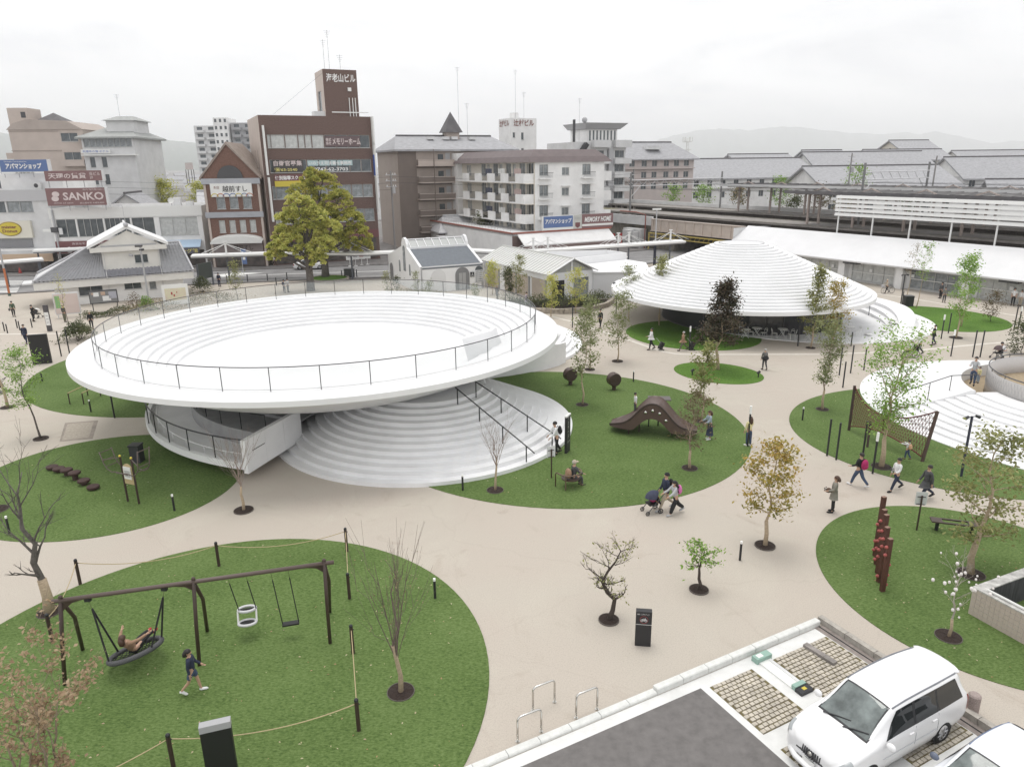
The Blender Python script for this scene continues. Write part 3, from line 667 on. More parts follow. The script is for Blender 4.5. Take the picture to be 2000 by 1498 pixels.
sign_box(t,1.3,-0.02,13.25,4.3,1.7,0.05,mat('dark_window_film',(0.05,0.045,0.045),0.3))
text('自衛官募集',t,PTXT,4.0,0.75,(3.45,-0.1,14.5),bold=0.02);text('☎63-2540',t,YTXT,3.2,0.55,(3.1,-0.1,13.6),bold=0.02)
for x,w in ((6.25,1.5),(7.95,1.5),(9.6,0.8),(10.55,0.75),(11.4,1.45)):sign_box(t,x,-0.02,14.1,w,0.75,0.05,mat('pale_blue_panel',(0.40,0.52,0.53),0.5),'sign_panel')
text('いのうえ司法書士事務所',t,WTXT,6.3,0.5,(9.55,-0.1,14.47),bold=0.02);text('0743-62-3703',t,WTXT,5.0,0.5,(9.6,-0.1,13.6),bold=0.02)
sign_box(t,1.35,-0.02,12.05,4.6,0.85,0.08,MAROON);text('個別指導スクール',t,WTXT,4.4,0.62,(3.65,-0.13,12.48),bold=0.03)
sign_box(t,1.35,-0.02,11.25,4.6,0.8,0.08,YELS)
for x,z,h,m in ((0.35,12.9,6.7,WSIGN),(0.4,6.4,6.2,WSIGN),(16.05,12.4,4.9,WSIGN),(16.1,7.2,5.1,WSIGN),(16.05,17.0,4.0,WSIGN)):
    MB().b2((x,-1.0,z),(x+0.22,-0.1,z+h)).build('blade_sign',m,t)
MB().b2((16.02,-0.98,12.6),(16.045,-0.12,15.6)).build('sign_panel',BLUEP,t)
tw=thing('rooftop_tower','narrow brown tiled tower with white lettering standing on the office roof','tower',(-27.01,113.0,20.3),R(25.4))
box_bld(tw,4.99,5.72,7.25,TILEB,[],[],[(1.2,0.2,2.4,4.3,'dark',1)],side=BEIGE)
text('海老山ビル',tw,WTXT,4.3,1.15,(2.6,-0.06,6.1),bold=0.02)
MB().b2((3.5,-0.25,4.3),(4.0,-0.01,4.8)).build('floodlight',WSIGN,tw)
for x in (3.6,4.1,4.5):MB().tube([(x,-0.15,0.6),(x,-0.15,3.4)],0.07,5).build('pipe',WSIGN,tw)
antenna(tw,0.7,1.5,7.2,4.2);antenna(tw,1.3,1.0,7.2,5.4);antenna(tw,2.9,1.0,7.2,2.2)
MB().b2((-1.6,0.5,0.1),(0.9,2.4,1.5)).build('roof_unit',PALEG,tw)
MB().b2((0.6,-1.6,1.2),(6.0,-1.5,1.34)).build('roof_rail',WSIGN,tw)
t=thing('brick_shop_house','narrow red brick gabled shop house with a white sushi sign','building',(-43.65,106.0),R(8))
wf=[(2.0,8.15,1.35,1.75,'mid',1),(4.0,8.15,1.3,1.75,'mid',1),(6.0,8.15,1.25,1.75,'mid',1)]
wf=[(1.55,8.3,1.2,1.65,'mid',1),(3.35,8.3,1.2,1.65,'mid',1),(5.2,8.3,1.2,1.65,'mid',1),(1.5,4.95,0.85,1.75,'curtain',1),(2.95,4.95,0.85,1.75,'curtain',1),(4.4,4.95,0.85,1.75,'curtain',1),(5.8,4.95,0.85,1.75,'curtain',1)]
box_bld(t,7.74,11,12.6,BRICK,wf,side=BEIGE2,roof=False)
b=MB();b.v=[(-0.1,0,12.6),(7.84,0,12.6),(3.8,0,17.2)];b.f=[(0,1,2)];b.build('gable',BRICK,t)
rp=MB();rp.yprism([(-0.35,12.35),(3.8,17.1),(8.1,12.35),(8.1,12.7),(3.8,17.5),(-0.35,12.7)],-0.2,11);rp.build('roof',mat('faded_roof',(0.30,0.25,0.22),0.8,0.2,2),t)
MB().lathe([(1.75,0),(1.75,0.12),(0.01,0.12)],(0,0,0),20,0,math.pi).build('arch_panel',FRAME_D,t).matrix_local=Matrix.Translation((3.85,-0.02,12.55))@Matrix.Rotation(R(90),4,'X')
for z in (11.75,7.1):MB().b2((-0.15,-0.25,z),(7.9,0.0,z+0.78)).build('cornice',mat('zinc_band',(0.36,0.37,0.40),0.5,0.1,1),t)
sign_box(t,1.0,-0.05,10.0,5.7,1.85,0.3,WSIGN)
text('越前すし',t,BTXT,3.4,0.85,(4.35,-0.38,11.1),bold=0.01);text('本店',t,BRTXT,0.8,0.4,(1.85,-0.38,11.3))
for i,(x,c) in enumerate(((1.5,YELS),(2.3,ORANGE),(3.1,BLUES),(4.0,BLUES),(4.8,YELS),(5.6,BLUES),(6.3,ORANGE))):
    MB().tube([(x+0.48*math.cos(q),-0.37,10.03+0.42*math.sin(q)) for q in [math.pi*k/10 for k in range(11)]],0.05,4).build('sign_wave',c,t)
for x in (0.05,7.45):MB().b2((x,-0.1,0),(x+0.3,0,11.7)).build('pilaster',BEIGE,t)
aw=MB()
for k in range(9):
    q=math.pi*k/8;aw.v+=[(3.9-3.6*math.cos(q),-1.5,3.7+0.85*math.sin(q)),(3.9-3.6*math.cos(q),0,3.9+0.85*math.sin(q)),(3.9-3.6*math.cos(q),-1.5,3.5)]
aw.f=[(3*k,3*k+3,3*k+4,3*k+1) for k in range(8)]+[(3*k+2,3*k+5,3*k+3,3*k) for k in range(8)]
aw.build('awning',WSIGN,t)
MB().b2((0.5,-0.35,1.9),(7.3,-0.1,3.4)).build('shop_fascia',mat('mauve_panel',(0.26,0.22,0.215),0.7),t);text('越前すし',t,BTXT,2.7,0.75,(4.6,-0.38,2.8))
MB().b2((0.5,-0.2,0.1),(7.3,-0.02,1.88)).build('shopfront',SHOPD,t)
t=thing('white_shop_building','long white two storey shop building with a dark window band','building',(-64.98,104.0),R(12))
wf=[(0.6,4.75,2.5,2.5,'dark',2),(3.3,4.75,3.4,2.5,'dark',4),(6.9,4.75,3.4,2.5,'dark',5),(10.5,4.75,3.0,2.5,'dark',2),(14.2,4.6,5.2,2.6,'curtain',3)]
box_bld(t,20.07,13,8.7,OFFW,wf,para=0.5)
MB().b2((-0.1,-0.12,7.35),(20.2,0,8.8)).build('parapet_band',WSIGN,t)
MB().b2((0.1,-0.3,2.5),(9.5,-0.02,4.2)).build('shop_fascia',MAROON,t);text('SANKO',t,WTXT,4.2,0.8,(5.0,-0.34,3.0),bold=0.02)
MB().lathe([(0.001,0),(0.42,0),(0.42,0.05),(0.001,0.05)],(0,0,0),20).build('logo_disc',WTXT,t).matrix_local=Matrix.Translation((1.8,-0.32,3.0))@Matrix.Rotation(R(90),4,'X')
text('賃貸住宅 総合情報 仲介専門',t,PTXT,5.5,0.32,(5.0,-0.34,3.85))
aw=MB().xprism([(0,3.9),(0,3.8),(-1.5,2.9),(-1.5,3.0)],13.0,19.6);aw.build('awning',mat('pale_blue_awning',(0.40,0.52,0.66),0.7),t)
sign_box(t,13.2,-1.5,2.0,6.2,0.85,0.05,mat('dark_yellow_band',(0.10,0.10,0.13),0.6));text('クリーニング館',t,YTXT,5.4,0.6,(16.5,-1.57,2.43),bold=0.02)
MB().b2((0.2,-0.1,0.1),(19.8,-0.02,2.4)).build('shopfront',SHOPD,t)
for x,h in ((6.0,1.2),(7.5,0.9),(15.8,1.6),(17.5,1.0)):MB().b2((x,3,8.2),(x+1.0,4,8.2+h)).build('roof_unit',PALEG,t)
MB().tube([(16.0,1.0,8.7),(16.0,1.0,9.4)],0.05,5).build('dish_mast',GREYM,t);MB().lathe([(0.001,0),(0.3,0.06),(0.42,0.18)],(0,0,0),14).build('satellite_dish',WSIGN,t).matrix_local=Matrix.Translation((16.0,0.9,9.5))@Matrix.Rotation(R(75),4,'X')
def roof_sign(name,label,loc,rz,w,h,m,legs=1.0):
    r=thing(name,label,'sign',loc,rz)
    MB().b2((0,-0.35,0),(w,0,h)).build('panel',m,r)
    MB().b2((w-0.01,-0.4,-0.04),(w+0.3,0.05,h+0.04)).build('end_frame',PALEG,r)
    for k in range(4):MB().tube([(0.3+k*(w-0.6)/3,-0.15,-legs),(0.3+k*(w-0.6)/3,-0.15,0)],0.06,4).build('leg',GREYM,r)
    return r
r=roof_sign('rooftop_sign','dusty maroon rooftop sign reading SANKO with a white swirl logo',(-64.17,103.0,9.2),R(8),7.73,2.35,MAROON2,0.7)
text('SANKO',r,PTXT,5.3,1.05,(4.8,-0.4,1.25),bold=0.025);text('県内 物件数 NO.1',r,PTXT,2.7,0.22,(6.2,-0.4,2.12));text('(0743) 63-6600',r,PTXT,2.5,0.22,(2.1,-0.4,0.32));text('㈱山晃住宅 天理営業所',r,PTXT,3.2,0.22,(5.8,-0.4,0.32))
b=MB()
for cx,cz,s_ in ((1.25,1.55,1),(1.1,0.95,-1)):
    pts=[(cx+0.48*math.cos(q),cz+0.36*math.sin(q)) for q in [R(10+340*k/14)*1.0 for k in range(15)]]
    b.yprism(pts,-0.40,-0.36)
b.build('logo_swirl',PTXT,r)
r=roof_sign('rooftop_sign','dusty maroon rooftop sign reading 天理の賃貸 above the SANKO sign',(-64.04,103.3,12.5),R(8),7.4,1.35,MAROON2,0.9)
text('天理の賃貸',r,PTXT,4.9,0.75,(2.9,-0.4,0.67),bold=0.02);text('当ビル\n1F',r,PTXT,1.4,0.95,(6.5,-0.4,0.68),bold=0.01)
r=roof_sign('rooftop_sign','blue rooftop sign with white katakana lettering on the left corner block',(-71.69,106.0,13.5),R(4),6.45,1.9,BLUES,0.5)
MB().b2((0.05,-0.38,0.02),(6.4,-0.36,0.28)).build('white_stripe',WSIGN,r)
text('アパマンショップ',r,WTXT,4.9,0.8,(3.2,-0.42,1.05),bold=0.04,shear=0.1);text('Dramatic Communication',r,WTXT,3.0,0.16,(2.2,-0.42,1.66));text('天理駅前店',r,BTXT,2.6,0.2,(3.2,-0.43,0.15))
t=thing('corner_shop_building','white corner shop building with a yellow oval doughnut sign','building',(-84.0,105.6),R(4))
wf=[(8.2,8.15,3.2,1.6,'dark',2),(11.6,8.15,3.6,1.6,'mid',2),(3.5,8.15,3.6,1.6,'dark',2)]
box_bld(t,17.45,12,11.2,PALEG,wf,para=0.8)
MB().b2((-0.1,-0.2,9.75),(17.5,0,11.3)).build('parapet_band',mat('grey_parapet',(0.47,0.47,0.48),0.85),t)
up=thing('upper_block','white set back upper storey above the doughnut shop','building',(-84.0,107.2,10.5),R(4));box_bld(up,19,10,3.0,OFFW,[(9.2,1.0,1.2,1.2,'dark',1)])
for k in range(2):
    MB().b2((15.3,-0.7,0.1+0.85*k),(16.2,-0.3,0.9+0.85*k)).build('air_conditioner',WSIGN,up);MB().lathe([(0.001,0),(0.3,0)],(0,0,0),16).build('fan_grille',FRAME_D,up).matrix_local=Matrix.Translation((15.6,-0.72,0.5+0.85*k))@Matrix.Rotation(R(90),4,'X')
MB().b2((12.0,1.0,3.0),(14.5,3.0,4.6)).build('roof_tank',WSIGN,up)
MB().b2((9.0,-0.5,4.6),(14.6,-0.02,7.0)).build('sign_board',mat('cream_sign',(0.66,0.63,0.55),0.6),t)
MB().lathe([(0.001,0),(1.62,0),(1.62,0.08),(0.001,0.08)],(0,0,0),40).build('oval_border',mat('olive_border',(0.30,0.22,0.06),0.6),t).matrix_local=Matrix.Translation((11.7,-0.5,5.9))@Matrix.Rotation(R(90),4,'X')@Matrix.Diagonal((1,0.62,1,1))
MB().lathe([(0.001,0),(1.5,0),(1.5,0.04),(0.001,0.04)],(0,0,0),40).build('oval',YELS,t).matrix_local=Matrix.Translation((11.7,-0.59,5.9))@Matrix.Rotation(R(90),4,'X')@Matrix.Diagonal((1,0.6,1,1))
text('mister\nDonut',t,BRTXT,2.1,1.0,(11.7,-0.65,5.88),bold=0.03)
MB().b2((9.4,-0.15,3.2),(14.2,-0.02,4.4)).build('louver_panel',mat('grey_louver',(0.22,0.22,0.23),0.6),t)
MB().b2((-1,-3.4,2.6),(18.4,0.0,3.1)).build('shop_canopy',PALEG,t);MB().b2((-1,-3.42,1.5),(18.4,-3.3,2.6)).build('shop_fascia',mat('peach_fascia',(0.56,0.42,0.30),0.7),t)
MB().b2((6.6,-3.5,1.4),(10.3,-3.43,2.7)).build('dark_sign',mat('brown_sign',(0.10,0.05,0.045),0.6),t);text('Donut',t,REDP,3.0,0.7,(8.5,-3.53,2.1),bold=0.03)
MB().b2((0,-3.2,0.1),(17.4,-3.1,1.5)).build('shopfront',SHOPD,t)
t=thing('hotel_building','beige hotel block with balconies and a stair tower on its roof','building',(-92.07,140.0),R(5))
wl=[(8.9+0.1,z,3.0,1.5,'dark',2) for z in (8.2,11.9,15.6,19.0)]
box_bld(t,13.0,14,21.2,BEIGE,wl,roof=BEIGE)
for z in (7.2,10.9,14.6):MB().b2((8.8,-1.2,z),(12.9,0.0,z+1.15)).build('balcony',BEIGE,t)
for z in (9.8,13.6,17.4,20.8):MB().b2((-0.1,-0.12,z),(8.7,0,z+0.12)).build('string_course',BEIGE2,t)
for z in (8,12,16):MB().b2((-1.5,0.5,z),(0,3,z+1.1)).build('balcony',BEIGE,t)
rp=MB();rp.yprism([(-0.3,21.1),(13.2,21.1),(10.5,22.6),(3.5,22.9),(1.0,22.2)],-0.2,13);rp.build('roof',BEIGE2,t)
hp=MB();hp.v=[(3.8,2,22.7),(8.8,2,22.7),(8.8,7,22.7),(3.8,7,22.7),(6.3,4.5,24.3)];hp.f=[(0,1,4),(1,2,4),(2,3,4),(3,0,4)];hp.build('hip_cap',ROOFD,t)
MB().b2((0.3,0.3,21.0),(3.8,5,24.9)).build('stair_tower',BEIGE,t);MB().b2((2.6,0.25,23.2),(3.4,0.3,24.2)).build('tower_opening',FRAME_D,t)
t=thing('hotel_annex','pale grey hotel wing with green grey tiled eaves beside the beige block','building',(-79.0,140.0),R(5))
wl=[(0.9,11.2,0.95,1.9,'dark',1),(3.0,11.2,0.95,1.9,'dark',1),(0.9,14.3,0.95,1.9,'dark',1),(3.0,14.3,0.95,1.9,'dark',1),(0.3,17.9,8.6,1.6,'mid',8)]
box_bld(t,9.2,14,19.8,PALEG,wl,roof=False)
gable_roof(t,9.2,14,19.9,2.0,mat('green_grey_roof',(0.33,0.34,0.33),0.7,0.15,2),0.8,0.3,hip=3.5)
u_=MB();u_.b2((3.6,3,20.5),(8.6,10,22.7));u_.build('upper_box',PALEG,t)
hp=MB();hp.v=[(3.0,2.4,22.7),(9.2,2.4,22.7),(9.2,10.6,22.7),(3.0,10.6,22.7),(4.8,5.5,23.6),(7.4,5.5,23.6),(7.4,7.5,23.6),(4.8,7.5,23.6)];hp.f=[(0,1,5,4),(1,2,6,5),(2,3,7,6),(3,0,4,7),(4,5,6,7),(3,2,1,0)];hp.build('hip_cap',MATS['green_grey_roof'],t)
MB().b2((-0.1,-0.9,16.4),(9.9,0,16.6)).build('ledge',WSIGN,t);MB().b2((0.0,-0.92,16.8),(5.2,-0.86,17.5)).build('banner',WSIGN,t);text('天理市の宿 ホテル',t,BLUEP,4.6,0.4,(2.6,-0.95,17.15))
antenna(t,5.5,5,23.5,4)
def far_block(x,y,W_,D,H,m,rz,label,nf,name='apartment_tower',cols=3,balc=True):
    r=thing(name,label,'building',(x,y),rz);fh=H/nf
    wf=[((c+0.25)*W_/cols,f_*fh+fh*0.35,W_/cols*0.5,fh*0.48,'dark',1) for f_ in range(1,nf) for c in range(cols)]
    box_bld(r,W_,D,H,m,wf)
    if balc:
        bm=MB().b2((0,-1.1,0),(W_/cols*0.8,-0.02,fh*0.36)).mesh('balcony',m)
        for f_ in range(1,nf):
            for c in range(cols):inst('balcony',bm,r,((c+0.1)*W_/cols,0,f_*fh))
    return r
far_block(-136.6,330,9.5,12,31.5,PALEG,R(5),'left wing of the distant pale apartment tower with stacked balconies',11,cols=2)
far_block(-126.8,327,6.0,14,34.5,OFFW,R(5),'white central core of the distant apartment tower',12,cols=3,balc=False)
far_block(-120.5,330,9.5,12,32.5,mat('mid_grey_render',(0.34,0.34,0.35),0.85),R(5),'grey right wing of the distant apartment tower',11,cols=2)
far_block(-112.0,300,12,10,20,PALEG,R(5),'pale office block behind the brick gable',6,'office_block',3,False)
for x,y,W_,D,ez,rs,a,lab,nm in ((-72,175,14,9,9.5,3.2,12,'white walled hall with a pale tiled roof behind the shops','tiled_hall'),(-58.5,140,12,8,7.3,2.4,20,'small house with a pale tiled roof behind the white shop','tiled_house'),(-63,128,8,6,7.8,2.2,100,'small temple like house with a dark gable behind the white shop','tiled_house'),(-78,190,7,8,9,1.2,5,'low grey house behind the trees by the hotel','tiled_house'),(-100,260,16,10,12,1.5,5,'distant low white block left of the tower','office_block'),(-92,230,8,8,10.5,1.0,5,'distant grey house with a flat roof','tiled_house')):
    r=thing(nm,lab,'house',(x,y),R(a));box_bld(r,W_,D,ez,OFFW,[(1.5+3*k,ez-2.2,1.4,1.2,'dark',2) for k in range(int(W_//3.4))],roof=False);gable_roof(r,W_,D,ez,rs,ROOFL if 'pale' in lab else ROOFG,0.7,0.25);gable_wall(r,D,ez,rs,OFFW,W_-0.01);gable_wall(r,D,ez,rs,OFFW,0.01,False)
r=thing('water_tank_tower','dark steel frame carrying a pale water tank on the skyline','tank',(-108,250,9))
for x in (0,1.8):
    for y in (0,1.8):MB().tube([(x,y,0),(x,y,4.5)],0.12,4).build('leg',FRAME_D,r)
MB().cyl((0.9,0.9,4.5),1.2,2.2,12).build('tank',PINKB,r)
t=thing('corridor_apartments','taupe apartment block with open corridors and a grey hipped roof','building',(-19.0,128.0),R(25))
box_bld(t,22,13,16.8,TAUPE,(),(),(),roof=False,side=mat('warm_grey_wall',(0.36,0.31,0.275),0.85,0.06,0.4))
gable_roof(t,22,13,16.8,2.2,ROOFG,0.7,0.3,hip=2.5)
for i,x in enumerate((7.5,10.4,12.0,15.5)):MB().box((x,4.5,18.6),(1.2,1.2,0.5)).build('roof_vent',PALEG,t)
for k,z in enumerate((2.6,5.4,8.2,11.0,13.8)):
    MB().b2((3.2,-1.3,z),(21.9,-0.0,z+0.18)).build('corridor_slab',BEIGE,t);MB().b2((3.2,-1.32,z+0.18),(21.9,-1.22,z+0.95)).build('corridor_wall',BEIGE if k==4 else TAUPE,t);MB().b2((3.2,-1.36,z+0.98),(21.9,-1.18,z+1.1)).build('corridor_rail',BEIGE,t)
    MB().b2((3.3,-0.03,z+1.1),(21.8,-0.005,z+2.5)).build('corridor_wall',BEIGE2,t)
    for x in (7.2,10.2,13.0):MB().b2((x,-0.06,z+0.9),(x+1.0,-0.035,z+2.0)).build('window',GLASS,t)
    for x in (8.6,11.6):MB().b2((x,-0.06,z+0.2),(x+0.85,-0.035,z+2.2)).build('door',GREYM,t)
MB().tube([(6.0,-1.45,0),(6.0,-1.45,16.6)],0.07,5).build('drainpipe',TAUPE,t)
r=thing('roof_turret','black pyramid turret rising from the taupe roof','turret',(-10.6,138.5,18.0),R(25));MB().b2((-1.2,-1.2,0),(1.2,1.2,1.6)).build('base',BEIGE2,r)
hp=MB();hp.v=[(-1.7,-1.7,1.6),(1.7,-1.7,1.6),(1.7,1.7,1.6),(-1.7,1.7,1.6),(0,0,5.2)];hp.f=[(0,1,4),(1,2,4),(2,3,4),(3,0,4),(3,2,1,0)];hp.build('pyramid_cap',ROOFD,r);antenna(r,2.4,2,0,13);antenna(r,4.5,3,0,7)
t=thing('white_tower','plain white square tower with brown kanji lettering above the flats','tower',(0.31,150.0),R(28))
box_bld(t,5.94,5.0,22.7,OFFW,[(0.5,19.0,0.55,1.0,'dark',1),(2.4,18.6,0.6,1.4,'dark',1),(2.4,16.2,0.6,0.8,'dark',1)])
text('辻村ビル',t,BRTXT,4.6,1.25,(3.0,-0.1,21.8),bold=0.02);text('辻村ビル',t,BRTXT,4.0,1.25,(-0.1,2.5,21.8),R(-90),bold=0.02)
MB().cyl((2.2,2.5,22.7),0.9,1.1,12).build('roof_tank',OFFW,t);antenna(t,2.0,1.5,22.7,9);antenna(t,3.9,1.5,22.7,5)
t=thing('white_flats','white five storey flats with brown mansard roof and stepped balconies','building',(3.69,108.0),R(28))
wf=[(x,z,w,h,'mid',2) for z in (12.35,9.45,6.6) for x,w,h in ((0.75,1.5,1.55),(4.6,1.25,1.1),(8.2,1.5,1.55))]
lw=[]
bays=[3.6,8.0,12.4,16.8]
for z in (12.2,9.3,6.45,3.9):
    for y in bays:lw+=[(31-y-1.0,z,1.7,1.9,'mid',2),(31-y+1.2,z+0.1,1.0,1.7,'curtain',1)]
    lw+=[(31-23.5,z,1.8,1.7,'curtain',2),(31-27.5,z+0.3,1.3,1.3,'mid',2),(31-2.0,z,1.6,1.9,'dark',2)]
facade(t,12.2,14.3,wf,OFFW);facade(t,31,14.3,lw,CREAM,(0,31,0),R(-90));facade(t,31,14.3,[],OFFW,(12.2,0,0),R(90))
ms=MB();ms.v=[(-1.2,-0.5,14.2),(13.4,-0.5,14.2),(13.4,31,14.2),(-1.2,31,14.2),(-0.7,0.15,15.0),(12.6,0.15,15.0),(12.6,30.5,15.0),(-0.7,30.5,15.0),(0.6,1.4,16.0),(11.4,1.4,16.0),(11.4,29.6,16.0),(0.6,29.6,16.0)]
ms.f=[(i,(i+1)%4,4+(i+1)%4,4+i) for i in range(4)]+[(4+i,4+(i+1)%4,8+(i+1)%4,8+i) for i in range(4)]+[(8,9,10,11),(3,2,1,0)];ms.build('mansard_roof',MANS,t)
MB().b2((-0.9,25.4,0),(1.0,31.2,15.9)).build('stair_tower',OFFW,t)
for z in (11.5,8.6,5.75):
    MB().b2((-1.6,0.3,z-0.22),(0,24.8,z-0.02)).build('balcony_slab',OFFW,t)
    for k,y in enumerate([0.3,5.0,9.6,14.2,19.0]):
        MB().b2((-1.75,y,z-0.2),(-1.6,y+2.5,z+1.15)).build('balcony_wall',OFFW,t)
        if k==0:MB().b2((-1.6,y,z),(-0.02,y+0.15,z+1.15)).build('balcony_wall',OFFW,t)
        if k<4:
            b=MB()
            for j in range(9):b.tube([(-1.68,y+2.55+j*0.26,z),(-1.68,y+2.55+j*0.26,z+1.1)],0.02,3)
            b.tube([(-1.68,y+2.5,z+1.1),(-1.68,y+4.7,z+1.1)],0.03,4);b.build('balcony_rail',FRAME_D,t)
    for k,y in enumerate((2.2,7.4,11.8)):
        b=MB();
        for j in range(4):b.b2((-1.1,y+j*0.55,z+0.95),(-1.06,y+0.42+j*0.55,z+1.85))
        b.build('laundry',(WSIGN,mat('dark_cloth',(0.06,0.07,0.11),0.9),mat('pink_cloth',(0.5,0.38,0.36),0.9))[(k+int(z))%3],t)
for z in (14.0,11.3,8.4):MB().b2((-1.5,0.2,z-0.12),(0,24.8,z)).build('soffit',CREAM,t) if z<14 else None
for z in (12.2,9.3,6.45):
    for x in (0.5,7.95):
        MB().b2((x,-0.75,z-0.35),(x+2.2,0,z-0.2)).build('window_balcony',OFFW,t)
        b=MB()
        for j in range(12):b.tube([(x+0.1+j*0.18,-0.7,z-0.2),(x+0.1+j*0.18,-0.7,z+0.55)],0.015,3)
        b.tube([(x,-0.7,z+0.55),(x+2.2,-0.7,z+0.55)],0.03,4);b.build('balcony_rail',FRAME_D,t)
        if z<12:MB().b2((x-0.1,-0.6,z+1.75),(x+2.3,0,z+1.82)).build('window_hood',OFFW,t)
    if z<12:MB().b2((4.4,-0.6,z+1.5),(6.1,0,z+1.57)).build('window_hood',OFFW,t)
for z in (11.6,8.7,5.8):MB().b2((12.2,0.6,z-0.2),(14.0,6,z+1.2)).build('balcony',OFFW,t)
t=thing('shop_podium','single storey white shop block with red trim and a white awning below the flats','shop',(0.28,103.2),R(28))
facade(t,17.0,4.55,[(1.2+3.1*k,0.1,2.7,2.3,'shop',2) for k in range(5)],mat('brown_shop_wall',(0.15,0.105,0.095),0.8));facade(t,31,4.55,[],OFFW,(0,31,0),R(-90));facade(t,31,4.55,[],PALEG,(17,0,0),R(90))
MB().b2((0,0,4.2),(17,31,4.5)).build('roof',PALEG,t)
for a,c in (((-0.12,-0.12,4.5),(0.1,31,4.72)),((-0.12,-0.12,4.5),(17.1,0.1,4.72))):MB().b2(a,c).build('parapet_trim',mat('red_trim',(0.30,0.11,0.085),0.8),t)
b=MB()
for j in range(30):b.tube([(0.25,1+j,4.7),(0.25,1+j,5.5)],0.02,3)
for z in (5.1,5.5):b.tube([(0.25,0.5,z),(0.25,31,z)],0.02,3)
b.build('roof_rail',GREYM,t)
aw=MB().xprism([(0.0,4.5),(0.0,4.3),(-2.2,2.9),(-2.2,3.05)],0.8,16.6);aw.build('awning',mat('white_awning',(0.72,0.715,0.71),0.7,0.06,1),t)
MB().b2((0.8,-2.2,2.0),(16.6,-2.1,2.9)).build('awning_valance',mat('brown_valance',(0.20,0.145,0.135),0.8),t);text('〒 チケットぷらっと',t,WTXT,4.2,0.42,(4.2,-2.24,2.6))
for x0,x1,m in ((3.5,6.5,MAROON),(9.0,10.8,REDP),(12.0,13.6,MAROON),(13.8,16.4,WSIGN)):MB().b2((x0,-0.08,0.3),(x1,-0.02,1.8)).build('shop_display',m,t)
for x0,w,m,s_,tm in ((5.0,5.2,BLUES,'アパマンショップ',WTXT),(10.2,1.5,mat('pale_crest_board',(0.5,0.5,0.47),0.6),'',WTXT),(11.75,5.6,MAROON2,'MEMORY HOME',WTXT)):
    r=thing('roof_signboard',{'アパマンショップ':'blue roof signboard with white katakana below the white flats','':'small pale signboard with a maroon shield crest between two roof signs','MEMORY HOME':'dusty red MEMORY HOME signboard on the shop roof below the flats'}[s_],'sign',(0.28+x0*math.cos(R(28)),103.2+x0*math.sin(R(28)),4.74),R(28))
    MB().b2((0,-0.1,0),(w,0.25,2.0)).build('panel',WSIGN if s_=='アパマンショップ' else m,r)
    if s_=='アパマンショップ':MB().b2((0.1,-0.13,0.35),(w-0.1,-0.1,1.95)).build('blue_panel',m,r)
    if s_=='MEMORY HOME':MB().b2((0,-0.12,0.3),(w,-0.1,0.6)).build('white_stripe',WSIGN,r)
    if s_:text(s_,r,tm,w*0.86,0.75 if s_[0]=='M' else 0.7,(w/2,-0.16,1.25),bold=0.03,shear=0.15)
    else:
        MB().yprism([(0.35,0.9),(0.35,0.35),(0.75,0.1),(1.15,0.35),(1.15,0.9)],-0.14,-0.1).build('crest',MAROON,r);text('天理店',r,GREYM,1.1,0.4,(0.75,-0.14,1.5))
t=thing('midrise_flats','pale mid-rise flats with solid balconies and a flared glass penthouse','building',(13.67,160.0),R(25))
wf=[(x,z,w,1.5,'dark',2) for z in (3.5,6.4,9.3,12.2,15.1) for x,w in ((5.2,2.4),(8.4,1.2),(10.4,2.4))]
box_bld(t,13.2,12,18.3,PALEG,wf,para=0.1)
for z in (2.2,5.1,8.0,10.9,13.8,17.2):
    for x in (4.3,9.7):MB().b2((x,-1.4,z),(x+4.2,0,z+(1.15 if z<17 else 1.5))).build('balcony',PALEG,t)
MB().b2((8.5,-0.7,2.2),(9.7,0,17)).build('pier',GREYM,t)
MB().b2((3.8,1.0,18.2),(11.5,8,21.0)).build('penthouse',OFFW,t)
for k in range(8):MB().b2((4.4+0.9*k,0.93,18.6),(4.75+0.9*k,1.0,20.7)).build('window',GLASS,t)
fr=MB();fr.v=[(3.3,0.5,21.0),(12.0,0.5,21.0),(12.0,8.5,21.0),(3.3,8.5,21.0),(2.6,-0.6,22.2),(13.3,-0.6,22.2),(13.3,9.5,22.2),(2.6,9.5,22.2)];fr.f=[(0,1,5,4),(1,2,6,5),(2,3,7,6),(3,0,4,7),(4,5,6,7)];fr.build('flared_roof',GREYM,t)
b=MB();b.box((1.2,-0.6,15.8),(0.9,1.0,5.5),0,0,R(38));b.build('fire_stair',BLACK,t)
MB().tube([(0.3,0.4,18),(0.3,0.4,22.8)],0.3,8).build('flue',FRAME_D,t);antenna(t,2.5,2,18.2,9);MB().ball((3.2,1,22.8),0.6).build('satellite_dish',GREYM,t)
t=thing('tiled_apartments','pinkish three storey block under a grey hipped tile roof','building',(27.5,188.0),R(20))
box_bld(t,22,12,15.3,PINKB,[(x,z,1.5,1.5,'dark',2) for z in (13.0,10.2,7.4) for x in (3.0,6.5,9.5,13.0,16.0,19.0)],roof=False);gable_roof(t,22,12,15.4,3.6,ROOFG,1.1,0.3,hip=4.5)
MB().box((11,2.6,17.6),(4.0,2.4,0.9)).build('dormer',PALEG,t)
for z in (9.6,12.4):MB().b2((0,-1.0,z),(21.8,0,z+0.25)).build('ledge',PINKB,t)
r=thing('radio_mast','white lattice radio mast on the skyline right of the flats','mast',(78,330,0))
b=MB()
for a in range(3):
    q=2*math.pi*a/3;b.tube([(1.1*math.cos(q),1.1*math.sin(q),0),(0.5*math.cos(q),0.5*math.sin(q),24)],0.1,4)
